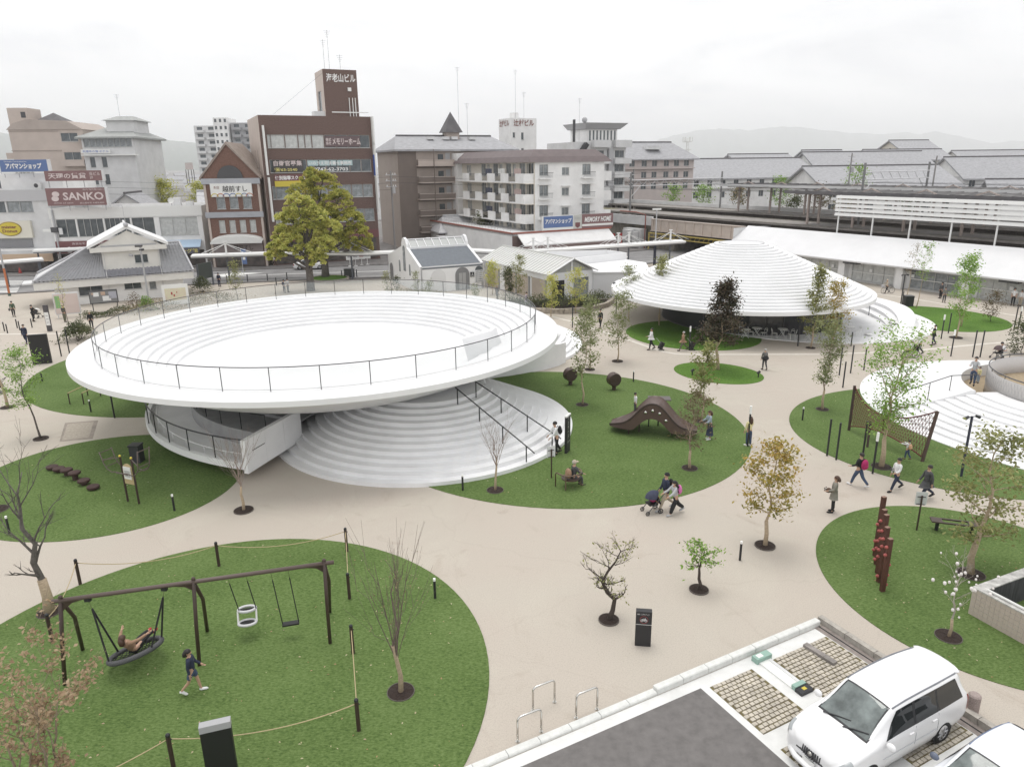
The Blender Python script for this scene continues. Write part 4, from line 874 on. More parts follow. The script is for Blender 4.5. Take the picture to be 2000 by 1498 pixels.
for k in range(20):
    for a in range(3):q,q2=2*math.pi*a/3,2*math.pi*(a+1)/3;w=1.1-0.03*k;b.tube([(w*math.cos(q),w*math.sin(q),k*1.2),(w*math.cos(q2),w*math.sin(q2),k*1.2+1.2)],0.05,3)
b.build('lattice',WSIGN,r)
for z in (19,22.3):MB().lathe([(1.9,z),(1.9,z+0.25),(0.6,z+0.25),(0.6,z)],n=12,closed=True).build('platform',WSIGN,r)
for k in range(6):MB().box((2.0*math.cos(k),2.0*math.sin(k),23.4),(0.4,0.3,1.9)).build('antenna_panel',WSIGN,r)
HALLS=[(47,210,50,20,9.8,5.0,20,'G','long grey tiled hall with a white gable behind the platform trees'),
 (73,172,33,20,8.3,4.3,5,'G','pale grey hall with a broad roof just behind the station canopies'),
 (96,232,40,18,11.5,5.0,8,'G','grey tiled hall with a gabled end in the middle distance'),
 (120,196,40,18,9.4,5.0,2,'G','three storey grey hall with balconies on the right'),
 (128,262,30,13,14.2,3.2,10,'G','tall cream hall with tiled gable rising above the others'),
 (148,285,15,12,18.2,2.8,8,'G','cream tower house with tiled roof topping the skyline'),
 (176,290,60,14,13.4,3.6,4,'G','far long grey hall at the right edge'),
 (162,205,34,16,8.6,4.4,0,'G','lower grey hall at the right edge of the view'),
 (80,262,22,12,14.0,2.4,12,'G','far hall with a stepped tiled roof on the left of the group'),
 (104,258,14,10,14.8,2.6,12,'G','small tiled lantern house on the ridge line of the halls'),
 (108,165,15,10,6.6,2.8,-20,'D','small dark tiled house in front of the grey halls'),
 (121,160,11,9,6.6,2.8,-10,'D','small dark tiled house next to the cream house'),
 (138,162,14,9,7.2,2.6,10,'D','small cream house with tiled roof at the right edge')]
for x,y,W_,D,ez,rs,a,k,lab in HALLS:
    r=thing('tiled_hall' if k=='G' else 'tiled_house',lab,'hall' if k=='G' else 'house',(x,y),R(a));wm=CREAM if 'cream' in lab else OFFW
    wf=[]
    for z in ((ez-2.6,) if ez<8 else (ez-2.6,ez-5.8)):
        n=int(W_//4.2);wf+=[((c+0.3)*W_/n,z,1.7,1.7,'dark',2) for c in range(n)]
    box_bld(r,W_,D,ez,wm if 'balconies' not in lab else PALEG,wf,roof=False,left=[(D/2-0.6,ez-0.5,1.2,0.45,'dark',1)])
    gable_roof(r,W_,D,ez,rs,ROOFG,1.0,0.4);gable_wall(r,D,ez,rs,wm,W_-0.01);gable_wall(r,D,ez,rs,wm,0.01,False)
    if ez>7:MB().b2((0,-1.1,ez-3.2),(W_,-0.02,ez-2.9)).build('ledge',wm,r)
tn=random.Random(5)
lots=[]
for i in range(260):
    y=tn.uniform(175,900);x=tn.uniform(-0.78,0.80)*y
    W_,D,h=tn.uniform(7,14),tn.uniform(6,10),tn.uniform(4.5,8.5) if y<420 else tn.uniform(5,12)
    if any(abs(x-p)<15 and abs(y-q)<13 for p,q in lots):continue
    if y<330 and (x>20 or -30<x<20 or x<-85):continue
    lots.append((x,y))
TOWN=[OFFW,CREAM,PALEG,BEIGE,PINKB]
vb=MB();
for i,(x,y) in enumerate(lots):
    W_,D,h,rs,a=tn.uniform(8,14),tn.uniform(7,10),tn.uniform(4.5,8.0),tn.uniform(1.5,2.6),R(tn.uniform(-10,40))
    o=len(vb.v);vb.box((x,y,h/2),(W_,D,h),a)
    g2=MB();g2.v=[(-W_/2-.6,-D/2-.6,h-.3),(W_/2+.6,-D/2-.6,h-.3),(W_/2+.6,0,h+rs),(-W_/2-.6,0,h+rs),(-W_/2-.6,D/2+.6,h-.3),(W_/2+.6,D/2+.6,h-.3)]
    M=Matrix.Translation((x,y,0))@Matrix.Rotation(a,4,'Z');g2.v=[tuple(M@Vector(q)) for q in g2.v];g2.f=[(0,1,2,3),(3,2,5,4),(0,3,4),(1,5,2)]
    vb.add(g2.v,g2.f)
far=vb.build('distant_town',None);far.data.materials.append(OFFW);far.data.materials.append(ROOFG)
mi=np.zeros(len(far.data.polygons),dtype=np.int32);idx=np.arange(len(mi))%10;mi[idx>=6]=1;far.data.polygons.foreach_set('material_index',mi);struct(far,'stuff')
# ------------------------------------------------------------------ tiled police box on the left
KW=mat('kawara_tile',(0.40,0.40,0.42),0.45,0.12,3)
t=thing('police_box','white single storey police box with a hipped kawara roof and a white gabled upper storey','building',(-49.48,74.35),R(29.1))
facade(t,12.6,2.8,[(2.2,0.9,2.3,1.35,'dark',2),(6.6,1.2,1.7,1.2,'dark',2),(9.1,1.0,0.7,1.2,'mid',1)],OFFW,(1.6,1.0,0));facade(t,6,2.8,[(3.2,0.1,1.6,2.1,'mid',1)],OFFW,(1.6,7,0),R(-90));facade(t,6,2.8,[],OFFW,(14.2,1,0),R(90))
MB().b2((-0.1,0.0,2.0),(15.3,7.6,2.72)).build('eave_band',CREAM if False else mat('cream_white',(0.68,0.665,0.63),0.8,0.06,1),t)
MB().b2((-1.2,1.2,2.45),(0.2,4.0,2.6)).build('side_canopy',PALEG,t)
MB().b2((-0.2,-0.1,2.72),(15.4,7.7,2.82)).build('gutter',GREYM,t)
def tile_slope(par,a,b_,c,d,n,rows,m,name='roof_slope'):
    """kawara slope: eave a->b, top d->c, n rolls, rows of tile lips"""
    a,b_,c,d=Vector(a),Vector(b_),Vector(c),Vector(d);nn=(b_-a).cross(d-a).normalized();mb=MB();k=6
    nu=n*k
    for j in range(rows+1):
        for lip in ((0,) if j==rows else (0,1)):
            v=j/rows
            for i in range(nu+1):
                u=i/nu;ph=(i%k)/k
                h=0.075*(math.sin(2*math.pi*ph) if ph<0.5 else 0.35*math.sin(2*math.pi*ph))
                p=(a+(b_-a)*u)*(1-v)+(d+(c-d)*u)*v+nn*(h+(0.05 if lip else 0.0)+0.02)
                mb.v.append(tuple(p))
    w=nu+1;R_=2*rows+1
    mb.f=[(r_*w+i,r_*w+i+1,(r_+1)*w+i+1,(r_+1)*w+i) for r_ in range(R_-1) for i in range(nu)]
    return struct(mb.build(name,m,par,True),'stuff')
zr,yr=5.75,3.8
tile_slope(t,(0,-0.1,2.85),(6.55,-0.1,2.85),(6.55,yr,zr),(5.4,yr,zr),17,9,KW)
tile_slope(t,(12.2,-0.1,2.85),(15.3,-0.1,2.85),(14.6,yr,zr),(12.2,yr,zr),8,9,KW)
tile_slope(t,(6.55,-0.1,2.85),(12.2,-0.1,2.85),(12.2,0.95,3.5),(6.55,0.95,3.5),15,3,mat('kawara_tile_dark',(0.24,0.24,0.265),0.5,0.15,3))
b=MB();b.v=[(0,-0.1,2.85),(0,7.7,2.85),(5.4,yr,zr),(15.3,-0.1,2.85),(15.3,7.7,2.85),(14.6,yr,zr)];b.f=[(1,0,2),(3,4,5),(4,1,2,5)];b.build('roof_slope',mat('pale_roof_face',(0.62,0.62,0.62),0.5),t)
MB().tube([(5.4,yr,zr+0.1),(14.6,yr,zr+0.1)],0.16,6).build('ridge',KW,t)
for p,q in (((-0.05,-0.12,2.95),(5.4,yr,zr+0.1)),((-0.05,7.7,2.95),(5.4,yr,zr+0.1)),((15.35,-0.12,2.95),(14.6,yr,zr+0.1))):MB().tube([p,q],0.13,6).build('hip_ridge',KW,t)
facade(t,5.65,2.9,[(3.1,0.55,1.35,0.95,'dark',2)],MATS['cream_white'],(6.55,0.95,3.45));facade(t,6,2.9,[],MATS['cream_white'],(6.55,7,3.45),R(-90));facade(t,6,2.9,[],MATS['cream_white'],(12.2,0.95,3.45),R(90))
b=MB();b.yprism([(5.3,5.85),(5.3,6.15),(9.3,8.15),(13.2,6.15),(13.2,5.85),(9.3,7.82)],0.3,7.5);b.build('gable_roof',mat('white_roof',(0.74,0.74,0.74),0.5),t)
b=MB();b.v=[(5.9,0.6,5.9),(12.6,0.6,5.9),(9.3,0.6,7.6)];b.f=[(0,1,2)];b.build('gable',MATS['cream_white'],t)
MB().b2((5.5,0.42,5.45),(13.0,0.95,5.95)).build('gable_band',MATS['cream_white'],t);MB().b2((6.6,0.5,5.96),(12.0,0.58,6.12)).build('gable_louver',GREYM,t)
MB().tube([(9.3,0.1,8.2),(9.3,7.6,8.2)],0.14,6).build('ridge',PALEG,t);MB().ball((9.3,0.05,8.25),0.25,8,6).build('ridge_end',KW,t);MB().tube([(9.3,0.6,8.2),(9.3,0.6,10.2)],0.02,4).build('lightning_rod',GREYM,t)
for x in (6.7,12.1):MB().tube([(x,0.85,5.6),(x,0.85,3.5),(x,-0.15,3.0),(x,-0.15,2.7),(x,0.95,1.9),(x,0.95,0.1)],0.04,5).build('drainpipe',PALEG,t)
MB().tube([(9.2,0.7,5.0),(9.5,0.5,4.9)],0.13,8).build('loudspeaker',GREYM,t)
r=thing('map_board','white framed area map board with a red mark standing by the police box wall','board',(-34.924,74.242,0.000),R(24));MB().b2((-1.25,-0.05,0.4),(1.25,0.05,2.5)).build('panel',WSIGN,r)
MB().b2((-1.0,-0.07,0.85),(1.0,-0.05,2.1)).build('map',mat('map_print',(0.62,0.62,0.42),0.7,0.2,5,col2=(0.60,0.50,0.42)),r)
for x,z,w_ in ((-0.2,1.25,0.12),(-0.42,1.45,0.14),(0.1,1.6,0.08)):MB().b2((x,-0.09,z),(x+w_,-0.071,z+w_*2)).build('map_mark',REDP,r)
for x in (-1.1,1.0):MB().b2((x,-0.03,0),(x+0.1,0.03,0.4)).build('leg',PALEG,r)
def notice_board(loc,rz,w,h,z,label,papers,back,frame=FRAME_D):
    r=thing('notice_board',label,'board',loc,rz);MB().b2((-w/2,-0.1,z),(w/2,0.1,z+h)).build('case',frame,r);MB().b2((-w/2+0.08,-0.12,z+0.1),(w/2-0.08,-0.1,z+h-0.1)).build('backing',back,r)
    for x in (-w/2+0.15,w/2-0.2):MB().b2((x,-0.05,0),(x+0.08,0.05,z)).build('leg',frame,r)
    for x,zz,a,c,m in papers:MB().b2((x,-0.14,zz),(x+a,-0.121,zz+c)).build('notice',m,r)
    return r
NP=mat('white_paper',(0.75,0.75,0.74),0.7)
notice_board((-42.086,73.596,0.000),R(26),2.6,1.35,0.75,'dark notice case with white papers beside the police box window',[(-0.9,1.5,0.5,0.4,NP),(-0.2,1.6,0.4,0.35,mat('tan_paper',(0.5,0.36,0.27),0.7)),(-0.1,1.0,0.75,0.5,NP),(0.5,1.2,0.7,0.7,mat('lilac_paper',(0.40,0.40,0.45),0.7)),(-1.05,1.7,0.2,0.2,mat('tan_paper',(0.5,0.36,0.27),0.7))],mat('grey_cork',(0.22,0.22,0.22),0.8))
notice_board((-43.785,70.052,-0.000),R(26),2.2,2.1,0.35,'pale notice case with a green poster at the corner of the police box',[(-0.95,1.0,0.4,1.2,mat('green_poster',(0.22,0.40,0.18),0.7)),(-0.4,1.2,1.3,0.9,mat('pink_paper',(0.60,0.50,0.46),0.7))],mat('pink_paper',(0.60,0.50,0.46),0.7),PALEG)
# ------------------------------------------------------------------ white arched rest room
t=thing('arched_restroom','small white rest room house with arched openings and a dark slate roof','building',(-10.19,81.33),R(25.4));Wd,Dp,He=7.8,12.6,3.0
def arch_hole(mb,x,z,w,h):pass
facade(t,Wd,He,[],WHITE);facade(t,Wd,He,[],WHITE,(Wd,Dp,0),R(180))
xs_=0.0
gpts=[(0,0),(Dp,0),(Dp,3.1),(6.6,4.75),(6.55,5.1),(6.2,5.65),(5.6,5.85),(5.0,5.65),(4.65,5.1),(4.6,4.75),(0,He)]
for x in (0.0,Wd-0.25):MB().xprism(gpts,x-0.1,x+0.2).build('gable_wall',WHITE,t)
b=MB();b.xprism([(-0.05,He-0.15),(4.6,4.65),(4.6,4.5),(-0.05,He-0.3)],0.2,Wd-0.25);b.build('slate_roof',mat('slate_blue_roof',(0.13,0.145,0.165),0.7,0.12,3),t)
b=MB();b.xprism([(6.6,4.65),(Dp,3.0),(Dp,2.85),(6.6,4.5)],0.2,Wd-0.25);b.build('slate_roof',MATS['slate_blue_roof'],t)
MB().xprism([(4.5,4.6),(4.55,4.75),(5.6,5.5),(6.6,4.75),(6.6,4.6)],0.2,Wd-0.25).build('skylight',mat('skylight_glass',(0.42,0.43,0.42),0.2),t)
for k in range(8):MB().tube([(0.4+k*0.99,4.5,4.78),(0.4+k*0.99,5.6,5.55)],0.06,5).build('skylight_bar',WHITE,t)
MB().tube([(0.2,5.6,5.58),(Wd-0.2,5.6,5.58)],0.07,6).build('ridge',WHITE,t);MB().b2((0.15,4.35,4.55),(Wd-0.2,4.55,4.8)).build('skylight_sill',WHITE,t)
def arch_panel(par,w,h,m,name,loc,rz,th=0.05):
    p=[(-w/2,0),(w/2,0)]+[(w/2*math.cos(q),h-w/2+w/2*math.sin(q)) for q in [math.pi*k/12 for k in range(13)]]
    o=MB().yprism(p,-th,0).build(name,m,par);o.location=loc;o.rotation_euler=(0,0,rz);return o
arch_panel(t,1.75,2.6,mat('shade_grey_door',(0.20,0.20,0.205),0.7),'doorway',(5.05,-0.01,0.05),0)
for x in (4.6,5.05):MB().b2((x,-0.1,0.05),(x+0.4,-0.065,2.0)).build('door_leaf',mat('grey_door',(0.36,0.36,0.36),0.6),t)
arch_panel(t,1.8,2.55,mat('pale_recess',(0.66,0.66,0.66),0.7),'blind_arch',(2.1,-0.012,0.05),0,0.02)
arch_panel(t,0.95,1.95,GLASS,'window',(7.15,-0.01,0.7),0,0.04)
b=MB()
for k in range(6):b.b2((6.68+k*0.17,-0.1,0.72),(6.74+k*0.17,-0.055,2.15))
for k in range(7):b.b2((6.66,-0.1,0.72+k*0.23),(7.64,-0.056,0.79+k*0.23))
b.build('window_grille',WHITE,t)
MB().b2((6.05,-0.12,1.45),(6.5,-0.02,2.0)).build('sign_plate',BLACK,t)
sg=MB().cyl((0,0,0),0.05,0.05,10);b=MB();b.ball((6.27,-0.14,1.85),0.05,8,5,(1,0.3,1));b.tube([(6.27,-0.14,1.78),(6.27,-0.14,1.65),(6.37,-0.14,1.63),(6.39,-0.14,1.53)],0.022,4);b.lathe([(0.11,0),(0.14,0)],(0,0,0),12)
o=len(b.v)-24
for i in range(o,len(b.v)):x,y,z=b.v[i];b.v[i]=(6.26+x,-0.135,1.6+y)
b.build('wheelchair_symbol',WSIGN,t)
arch_panel(t,0.85,3.0,GLASSM,'window',(-0.11,5.6,1.9),R(-90),0.04);arch_panel(t,0.5,1.4,GLASSM,'window',(-0.11,7.6,1.6),R(-90),0.04);arch_panel(t,0.4,1.3,GLASSM,'window',(-0.11,3.6,1.6),R(-90),0.04);arch_panel(t,1.3,2.2,mat('shade_grey_door',(0.2,0.2,0.2),0.7),'doorway',(-0.11,11.2,0.05),R(-90),0.04)
# ------------------------------------------------------------------ seamed metal gable pavilion
t=thing('gabled_pavilion','long white pavilion with a seamed metal gable roof and glazed gable end','building',(-3.2,86.87),R(-60.4));Wd,Dp=14.5,5.6;PANK=mat('beige_shutter',(0.47,0.405,0.345),0.8,0.06,2)
facade(t,Wd,3.1,[],WHITE,(0,0,0));facade(t,Wd,3.1,[],WHITE,(Wd,Dp,0),R(180))
facade(t,Dp,3.1,[(3.1,0.1,2.0,2.3,'mid',1)],WHITE,(Wd,0,0),R(90));facade(t,Dp,3.1,[],WHITE,(0,Dp,0),R(-90))
for k,(x,w) in enumerate(((1.0,2.6),(5.2,2.4),(8.0,2.4),(11.2,2.6))):MB().b2((x,-0.08,0.1),(x+w,-0.01,2.35)).build('shutter',PANK,t);MB().b2((x+w+0.02,-0.09,0.1),(x+w+0.3,-0.005,2.35)).build('pilaster',mat('grey_shadow_pier',(0.30,0.30,0.30),0.7),t)
MB().b2((Wd+0.01,0.35,0.1),(Wd+0.06,1.9,2.3)).build('door',BLACK,t)
ym,zr=Dp/2,4.5;SEAM=mat('seamed_metal',(0.60,0.60,0.58),0.45,0.05,1)
for s_ in (0,1):
    n_=24
    pm=MB();y0,y1=(-0.35,ym) if s_==0 else (Dp+0.35,ym)
    z0=3.05;wpan=(Wd+0.9)/n_
    pm.v=[(0.02,y0,z0),(wpan-0.02,y0,z0),(wpan-0.02,y1,zr),(0.02,y1,zr),(0,y0,z0+0.07),(0.05,y0,z0+0.07),(0.05,y1,zr+0.07),(0,y1,zr+0.07),(0,y0,z0-0.03),(0,y1,zr-0.03),(0.05,y0,z0-0.03),(0.05,y1,zr-0.03)]
    pm.f=[(0,1,2,3),(4,5,6,7),(8,4,7,9),(5,10,11,6),(8,10,5,4)]
    if s_:pm.f=[q[::-1] for q in pm.f]
    me=pm.mesh('roof_panel',SEAM)
    for k in range(n_):inst('roof_panel',me,t,(-0.35+k*wpan,0,0))
MB().tube([(-0.4,ym,zr+0.05),(Wd+0.6,ym,zr+0.05)],0.07,5).build('ridge',SEAM,t)
b=MB();b.v=[(Wd,0.1,3.1),(Wd,Dp-0.1,3.1),(Wd,ym,zr-0.05)];b.f=[(0,1,2)];b.build('gable_glass',mat('pale_gable_glass',(0.40,0.40,0.385),0.2),t)
MB().b2((Wd+0.02,ym-0.09,3.1),(Wd+0.1,ym+0.09,zr-0.05)).build('gable_post',WHITE,t)
for y0 in (-0.35,Dp+0.35):MB().tube([(Wd+0.5,y0,3.05),(Wd+0.5,ym,zr+0.02)],0.08,4).build('bargeboard',WHITE,t)
MB().b2((-0.1,-0.1,2.4),(Wd+0.08,0.0,3.05)).build('fascia',WHITE,t)
t=thing('white_annex','low white walled annex with an open court between the pavilion and the cafe','building',(8.9,76.9),R(28))
b=MB();b.prism([(0,0),(5.2,-2.8),(9.2,3.0),(9.0,10),(2.0,12.5),(-2.5,8.0)],0.02,2.75);b.build('wall',mat('light_grey_wall',(0.62,0.62,0.63),0.7),t)
b=MB();b.prism([(-0.1,-0.15),(5.3,-3.0),(9.4,3.0),(9.2,6.6),(-1.3,5.4)],2.752,2.86);b.build('flat_roof',WHITE,t)
b=MB()
ring=[(-1.3,5.4),(9.2,6.6),(9.0,10.2),(2.0,12.7),(-2.6,8.0)]
for i in range(5):
    p,q=Vector(ring[i]),Vector(ring[(i+1)%5]);d=q-p;b.box(((p.x+q.x)/2,(p.y+q.y)/2,3.2),(d.length,0.22,0.9),math.atan2(d.y,d.x))
b.build('parapet',WHITE,t)
# ------------------------------------------------------------------ covered walkway
CANW=mat('canopy_white',(0.72,0.72,0.71),0.5)
def canopy(name,label,pts,z,w,post_ts,masts=True):
    r=thing(name,label,'canopy',(pts[0][0],pts[0][1],0));o=Vector((pts[0][0],pts[0][1],0));P_=[Vector((p[0],p[1],0))-o for p in pts]
    def at(t):
        L_=[0.0]
        for a,c in zip(P_[:-1],P_[1:]):L_.append(L_[-1]+(c-a).length)
        s_=t*L_[-1]
        for i in range(len(P_)-1):
            if s_<=L_[i+1]+1e-6:
                d=(P_[i+1]-P_[i]);return P_[i]+d*((s_-L_[i])/d.length),d.normalized()
    n=40;mb=MB()
    for i in range(n+1):
        p,d=at(i/n);nn=Vector((-d.y,d.x,0))
        for y_,z_ in ((0,z),(0,z-0.22),(w,z-0.22),(w,z),(w/2,z+0.12)):q=p+nn*y_;mb.v.append((q.x,q.y,z_))
    mb.f=[(i*5+k,(i+1)*5+k,(i+1)*5+(k+1)%5,i*5+(k+1)%5) for i in range(n) for k in range(5)]+[tuple(range(5)),tuple(n*5+k for k in (4,3,2,1,0))]
    mb.build('canopy_roof',CANW,r)
    L2=MB()
    for i in range(n):
        p,d=at(i/n);p2,_=at((i+1)/n);nn=Vector((-d.y,d.x,0));L2.box(tuple((p+p2)/2+nn*w/2+Vector((0,0,z-0.32))),((p2-p).length,w*0.8,0.14),math.atan2(d.y,d.x))
    L2.build('canopy_beam',mat('grey_beam',(0.25,0.25,0.26),0.6),r)
    for t_ in post_ts:
        p,d=at(t_);nn=Vector((-d.y,d.x,0));p=p+nn*w*0.35
        MB().tube([(p.x,p.y,0),(p.x,p.y,z-0.2)],0.11,8).build('post',mat('slate_post',(0.10,0.11,0.13),0.5),r)
        if masts:
            MB().tube([(p.x,p.y,z-0.2),(p.x,p.y,z+1.6)],0.13,8).build('mast',CANW,r);MB().b2((p.x-0.22,p.y-0.22,z+1.5),(p.x+0.22,p.y+0.22,z+1.6)).build('mast_cap',CANW,r)
            for s_ in (-1,1):
                for e in (3.2,2.2):q=p+d*s_*e;MB().tube([(p.x,p.y,z+1.3),(q.x,q.y,z+0.1)],0.035,4).build('stay_cable',CANW,r)
    return r
canopy('covered_walkway','long white covered walkway with masts and stay cables along the street',[(-40.372,91.345,3.400),(-28.890,93.585,3.400),(-19.261,91.752,3.400),(-7.142,94.702,3.400),(0.202,90.535,3.400),(8.204,94.202,3.400),(24.677,101.954,3.400)],3.4,2.4,(0.06,0.29,0.44,0.66,0.69,0.845,0.87,0.97))
canopy('covered_walkway','short white covered walkway nearest the left edge over the crossing',[(-65.267,87.090,3.200),(-62.850,88.986,3.200),(-59.289,91.879,3.200)],3.2,2.6,(0.46,0.93),False)
canopy('covered_walkway','white covered walkway with two posts in front of the SANKO shop',[(-65.740,99.833,3.400),(-58.825,102.211,3.400)],3.4,2.6,(0.05,0.9),False)
# ------------------------------------------------------------------ station building below the platforms
SA=R(-59.5);sd_=Vector((math.cos(SA),math.sin(SA),0));so_=Vector((46.3,78.1,0))-sd_*29.0
t=thing('station_building','long white station building with a sloped white roof and glazed bays','station',tuple(so_),SA);L_=74.0
bays_=[]
x=4.0
fw=[]
for k in range(9):
    fw.append((x+0.4,0.15,5.4,2.0,'curtain' if k%3 else 'mid',4));x+=7.3
facade(t,L_,2.7,fw,mat('station_white',(0.70,0.70,0.70),0.7,0.05,1))
for k in range(10):MB().b2((3.2+7.3*k,-0.9,0),(4.0+7.3*k,-0.02,2.6)).build('pier',MATS['station_white'],t)
for k in range(9):MB().b2((4.4+7.3*k,0.02,1.12),(9.8+7.3*k,0.1,1.2)).build('transom',WSIGN,t)
for k in range(12):MB().b2((6.0+5.1*k,0.0,1.3),(6.35+5.1*k,0.03,1.65)).build('notice',NP,t)
for k,x_ in enumerate((18.5,26.2,36.0,52)):MB().b2((x_,-1.2,2.15),(x_+1.8,-0.3,2.4)).build('hanging_sign',FRAME_D,t)
rf=MB();rf.xprism([(-1.5,2.6),(-1.5,2.42),(3.0,4.6),(3.0,5.15),(2.9,5.2)],0.0,L_);rf.build('sloped_roof',mat('roof_white',(0.68,0.68,0.69),0.45,0.04,0.5),t)
MB().b2((0.0,-1.56,2.46),(L_,-1.5,2.58)).build('gutter',PALEG,t)
facade(t,9,5.0,[],PALEG,(0,9,0),R(-90));MB().b2((0.05,3.0,4.6),(L_,3.25,5.1)).build('back_wall',PALEG,t)
lv_=thing('louver_screen','white screen of five broad horizontal slats on posts above the station roof','screen',tuple(so_),SA)
for k in range(5):
    z=7.3+0.53*k
    MB().xprism([(3.0,z),(3.12,z),(3.22,z+0.36),(3.10,z+0.36)],13.6,L_).build('slat',CANW,lv_)
for k in range(13):MB().b2((14.0+4.7*k,3.2,4.9),(14.14+4.7*k,3.34,9.8)).build('post',CANW,lv_)
PLATT=mat('platform_paving',(0.25,0.23,0.215),0.9,0.25,1.2);PLATE=mat('mossy_concrete',(0.21,0.195,0.165),0.95,0.45,0.8,bump=0.5,bscale=8);BALL=mat('ballast',(0.17,0.15,0.135),0.95,0.4,12)
MOSS=mat('moss_deck',(0.22,0.205,0.13),0.95,0.35,0.8)
emb=bpy.data.objects.new('rail_embankment',None);COL.objects.link(emb);emb.location=so_;emb.rotation_euler=(0,0,SA);struct(emb)
MB().b2((-21,4.2,0),(-16.2,34,4.2)).build('abutment',PLATE,emb);MB().b2((-1.5,3.6,0),(L_+10,34,4.2)).build('embankment_wall',PLATE,emb);MB().b2((-120,4.2,0),(-20.9,34,4.2)).build('embankment_wall',PLATE,emb)
MB().b2((-120,3.8,4.2),(L_+10,34,4.4)).build('track_bed',BALL,emb)
for (y0,y1,x0,mm) in ((6.5,12.5,-40,PLATT),(21.5,27.0,-60,PLATT)):
    MB().b2((x0,y0,5.2),(L_+8,y1,5.45)).build('platform_slab',mm,emb)
    MB().b2((x0-40,y0+0.2,5.15),(x0+0.02,y1-0.2,5.4)).build('platform_slab',MOSS,emb)
    for y_ in (y0,y1-0.5):MB().b2((x0-40,y_,5.455),(L_+8,y_+0.5,5.5)).build('platform_edge',PLATE,emb)
    MB().b2((x0-40,y0+1.2,4.3),(L_+8,y1-1.2,5.15)).build('platform_wall',BALL,emb)
    sm_=MB().b2((0,y0+0.35,4.3),(0.35,y0+0.8,5.14)).mesh('platform_pier',mat('pale_pier',(0.42,0.39,0.36),0.9))
    for k in range(26):inst('platform_pier',sm_,emb,(x0-38+2.0*k,0,0))
for y_ in (14.6,16.0,17.9,19.3,4.6,5.9):
    MB().b2((-120,y_,4.4),(L_+8,y_+0.08,4.56)).build('rail',mat('rusty_rail',(0.12,0.075,0.055),0.6),emb)
MB().b2((-120,28.5,5.0),(L_+8,28.8,6.1)).build('low_white_wall',OFFW,emb)
gd=thing('girder_bridge','cream steel girder railway bridge over the street with a yellow height gauge below','bridge',tuple(so_),SA)
MB().b2((-21,3.2,3.1),(-1.0,3.5,4.9)).build('girder',mat('cream_steel',(0.52,0.45,0.40),0.6,0.1,1),gd)
for k in range(11):MB().b2((-20.6+1.9*k,3.05,3.1),(-20.45+1.9*k,3.2,4.9)).build('stiffener',MATS['cream_steel'],gd)
MB().b2((-21,3.0,4.9),(-1.0,3.6,5.0)).build('flange',MATS['cream_steel'],gd);MB().b2((-21,3.0,3.0),(-1.0,3.6,3.1)).build('flange',MATS['cream_steel'],gd);MB().b2((-21,3.6,3.6),(-1.4,34,4.2)).build('deck',BALL,gd)
MB().b2((-33,3.3,3.8),(-21,3.7,5.3)).build('parapet',PALEG,gd)
YG=mat('dull_yellow',(0.46,0.36,0.10),0.7)
MB().b2((-20.5,2.2,2.7),(-3.5,2.4,2.85)).build('gauge_beam',YG,gd);MB().b2((-20.5,2.2,2.1),(-3.5,2.4,2.22)).build('gauge_beam',YG,gd)
for k in range(18):MB().tube([(-20.4+0.95*k,2.3,2.2),(-19.95+0.95*k,2.3,2.75)],0.05,4).build('gauge_brace',YG,gd)
for x in (-20.4,-3.6):MB().tube([(x,2.3,0),(x,2.3,2.8)],0.12,6).build('gauge_post',YG,gd)
MB().tube([(-22,2.8,0),(-22,2.8,5.6),(-24.5,2.9,5.9),(-29,3.0,5.9)],0.1,6).build('pipe',mat('rust_red_pipe',(0.26,0.09,0.07),0.7),gd)
MB().b2((-27,2.2,0),(-22.6,3.6,3.2)).build('pier',GREYC,gd);MB().b2((-26,1.2,1.2),(-24.2,2.2,3.0)).build('air_duct',PALEG,gd);MB().b2((-23.6,1.4,0.3),(-22.9,2.1,2.8)).build('air_duct',PALEG,gd)
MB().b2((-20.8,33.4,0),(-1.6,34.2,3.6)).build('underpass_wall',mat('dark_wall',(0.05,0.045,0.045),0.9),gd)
def plat_canopy(label,x0,x1,y,z):
    r=thing('platform_canopy',label,'canopy',tuple(so_),SA);yw=4.4
    rf=MB();rf.xprism([(y-yw,z+0.45),(y,z-0.1),(y+yw,z+0.45),(y+yw,z+0.6),(y,z+0.05),(y-yw,z+0.6)],x0,x1);rf.build('roof',mat('weathered_roof',(0.19,0.185,0.18),0.8,0.35,0.5,stretch=(4,1,1)),r)
    for k in range(int((x1-x0)//1.6)):MB().b2((x0+1.6*k,y-yw,z+0.6),(x0+1.6*k+0.08,y+yw,z+0.66)).build('roof_seam',ROOFD,r)
    MB().b2((x0,y-yw-0.1,z+0.2),(x1,y-yw,z+0.62)).build('fascia',mat('white_fascia',(0.6,0.6,0.6),0.6) if y>15 else ROOFD,r)
    n_=int((x1-x0)//7)
    for k in range(n_):
        x=x0+1.5+7*k
        for yy in (y-1.2,y+1.2):MB().b2((x,yy-0.13,5.4),(x+0.26,yy+0.13,z)).build('post',mat('pale_rust_post',(0.42,0.35,0.315),0.7,0.15,3),r)
        MB().b2((x,y-yw+0.3,z+0.05),(x+0.2,y+yw-0.3,z+0.3)).build('cross_beam',MATS['pale_rust_post'],r)
        MB().box((x+2.2,y-2.2,z+0.75),(1.6,0.12,0.12),0,0,R(-20)).build('snow_guard',MATS['pale_rust_post'],r);MB().box((x+3.6,y-2.2,z+0.75),(1.6,0.12,0.12),0,0,R(20)).build('snow_guard',MATS['pale_rust_post'],r)
    return r
plat_canopy('weathered dark platform canopy on pale posts right behind the louvered screen',4.0,L_+6,9.5,9.5)
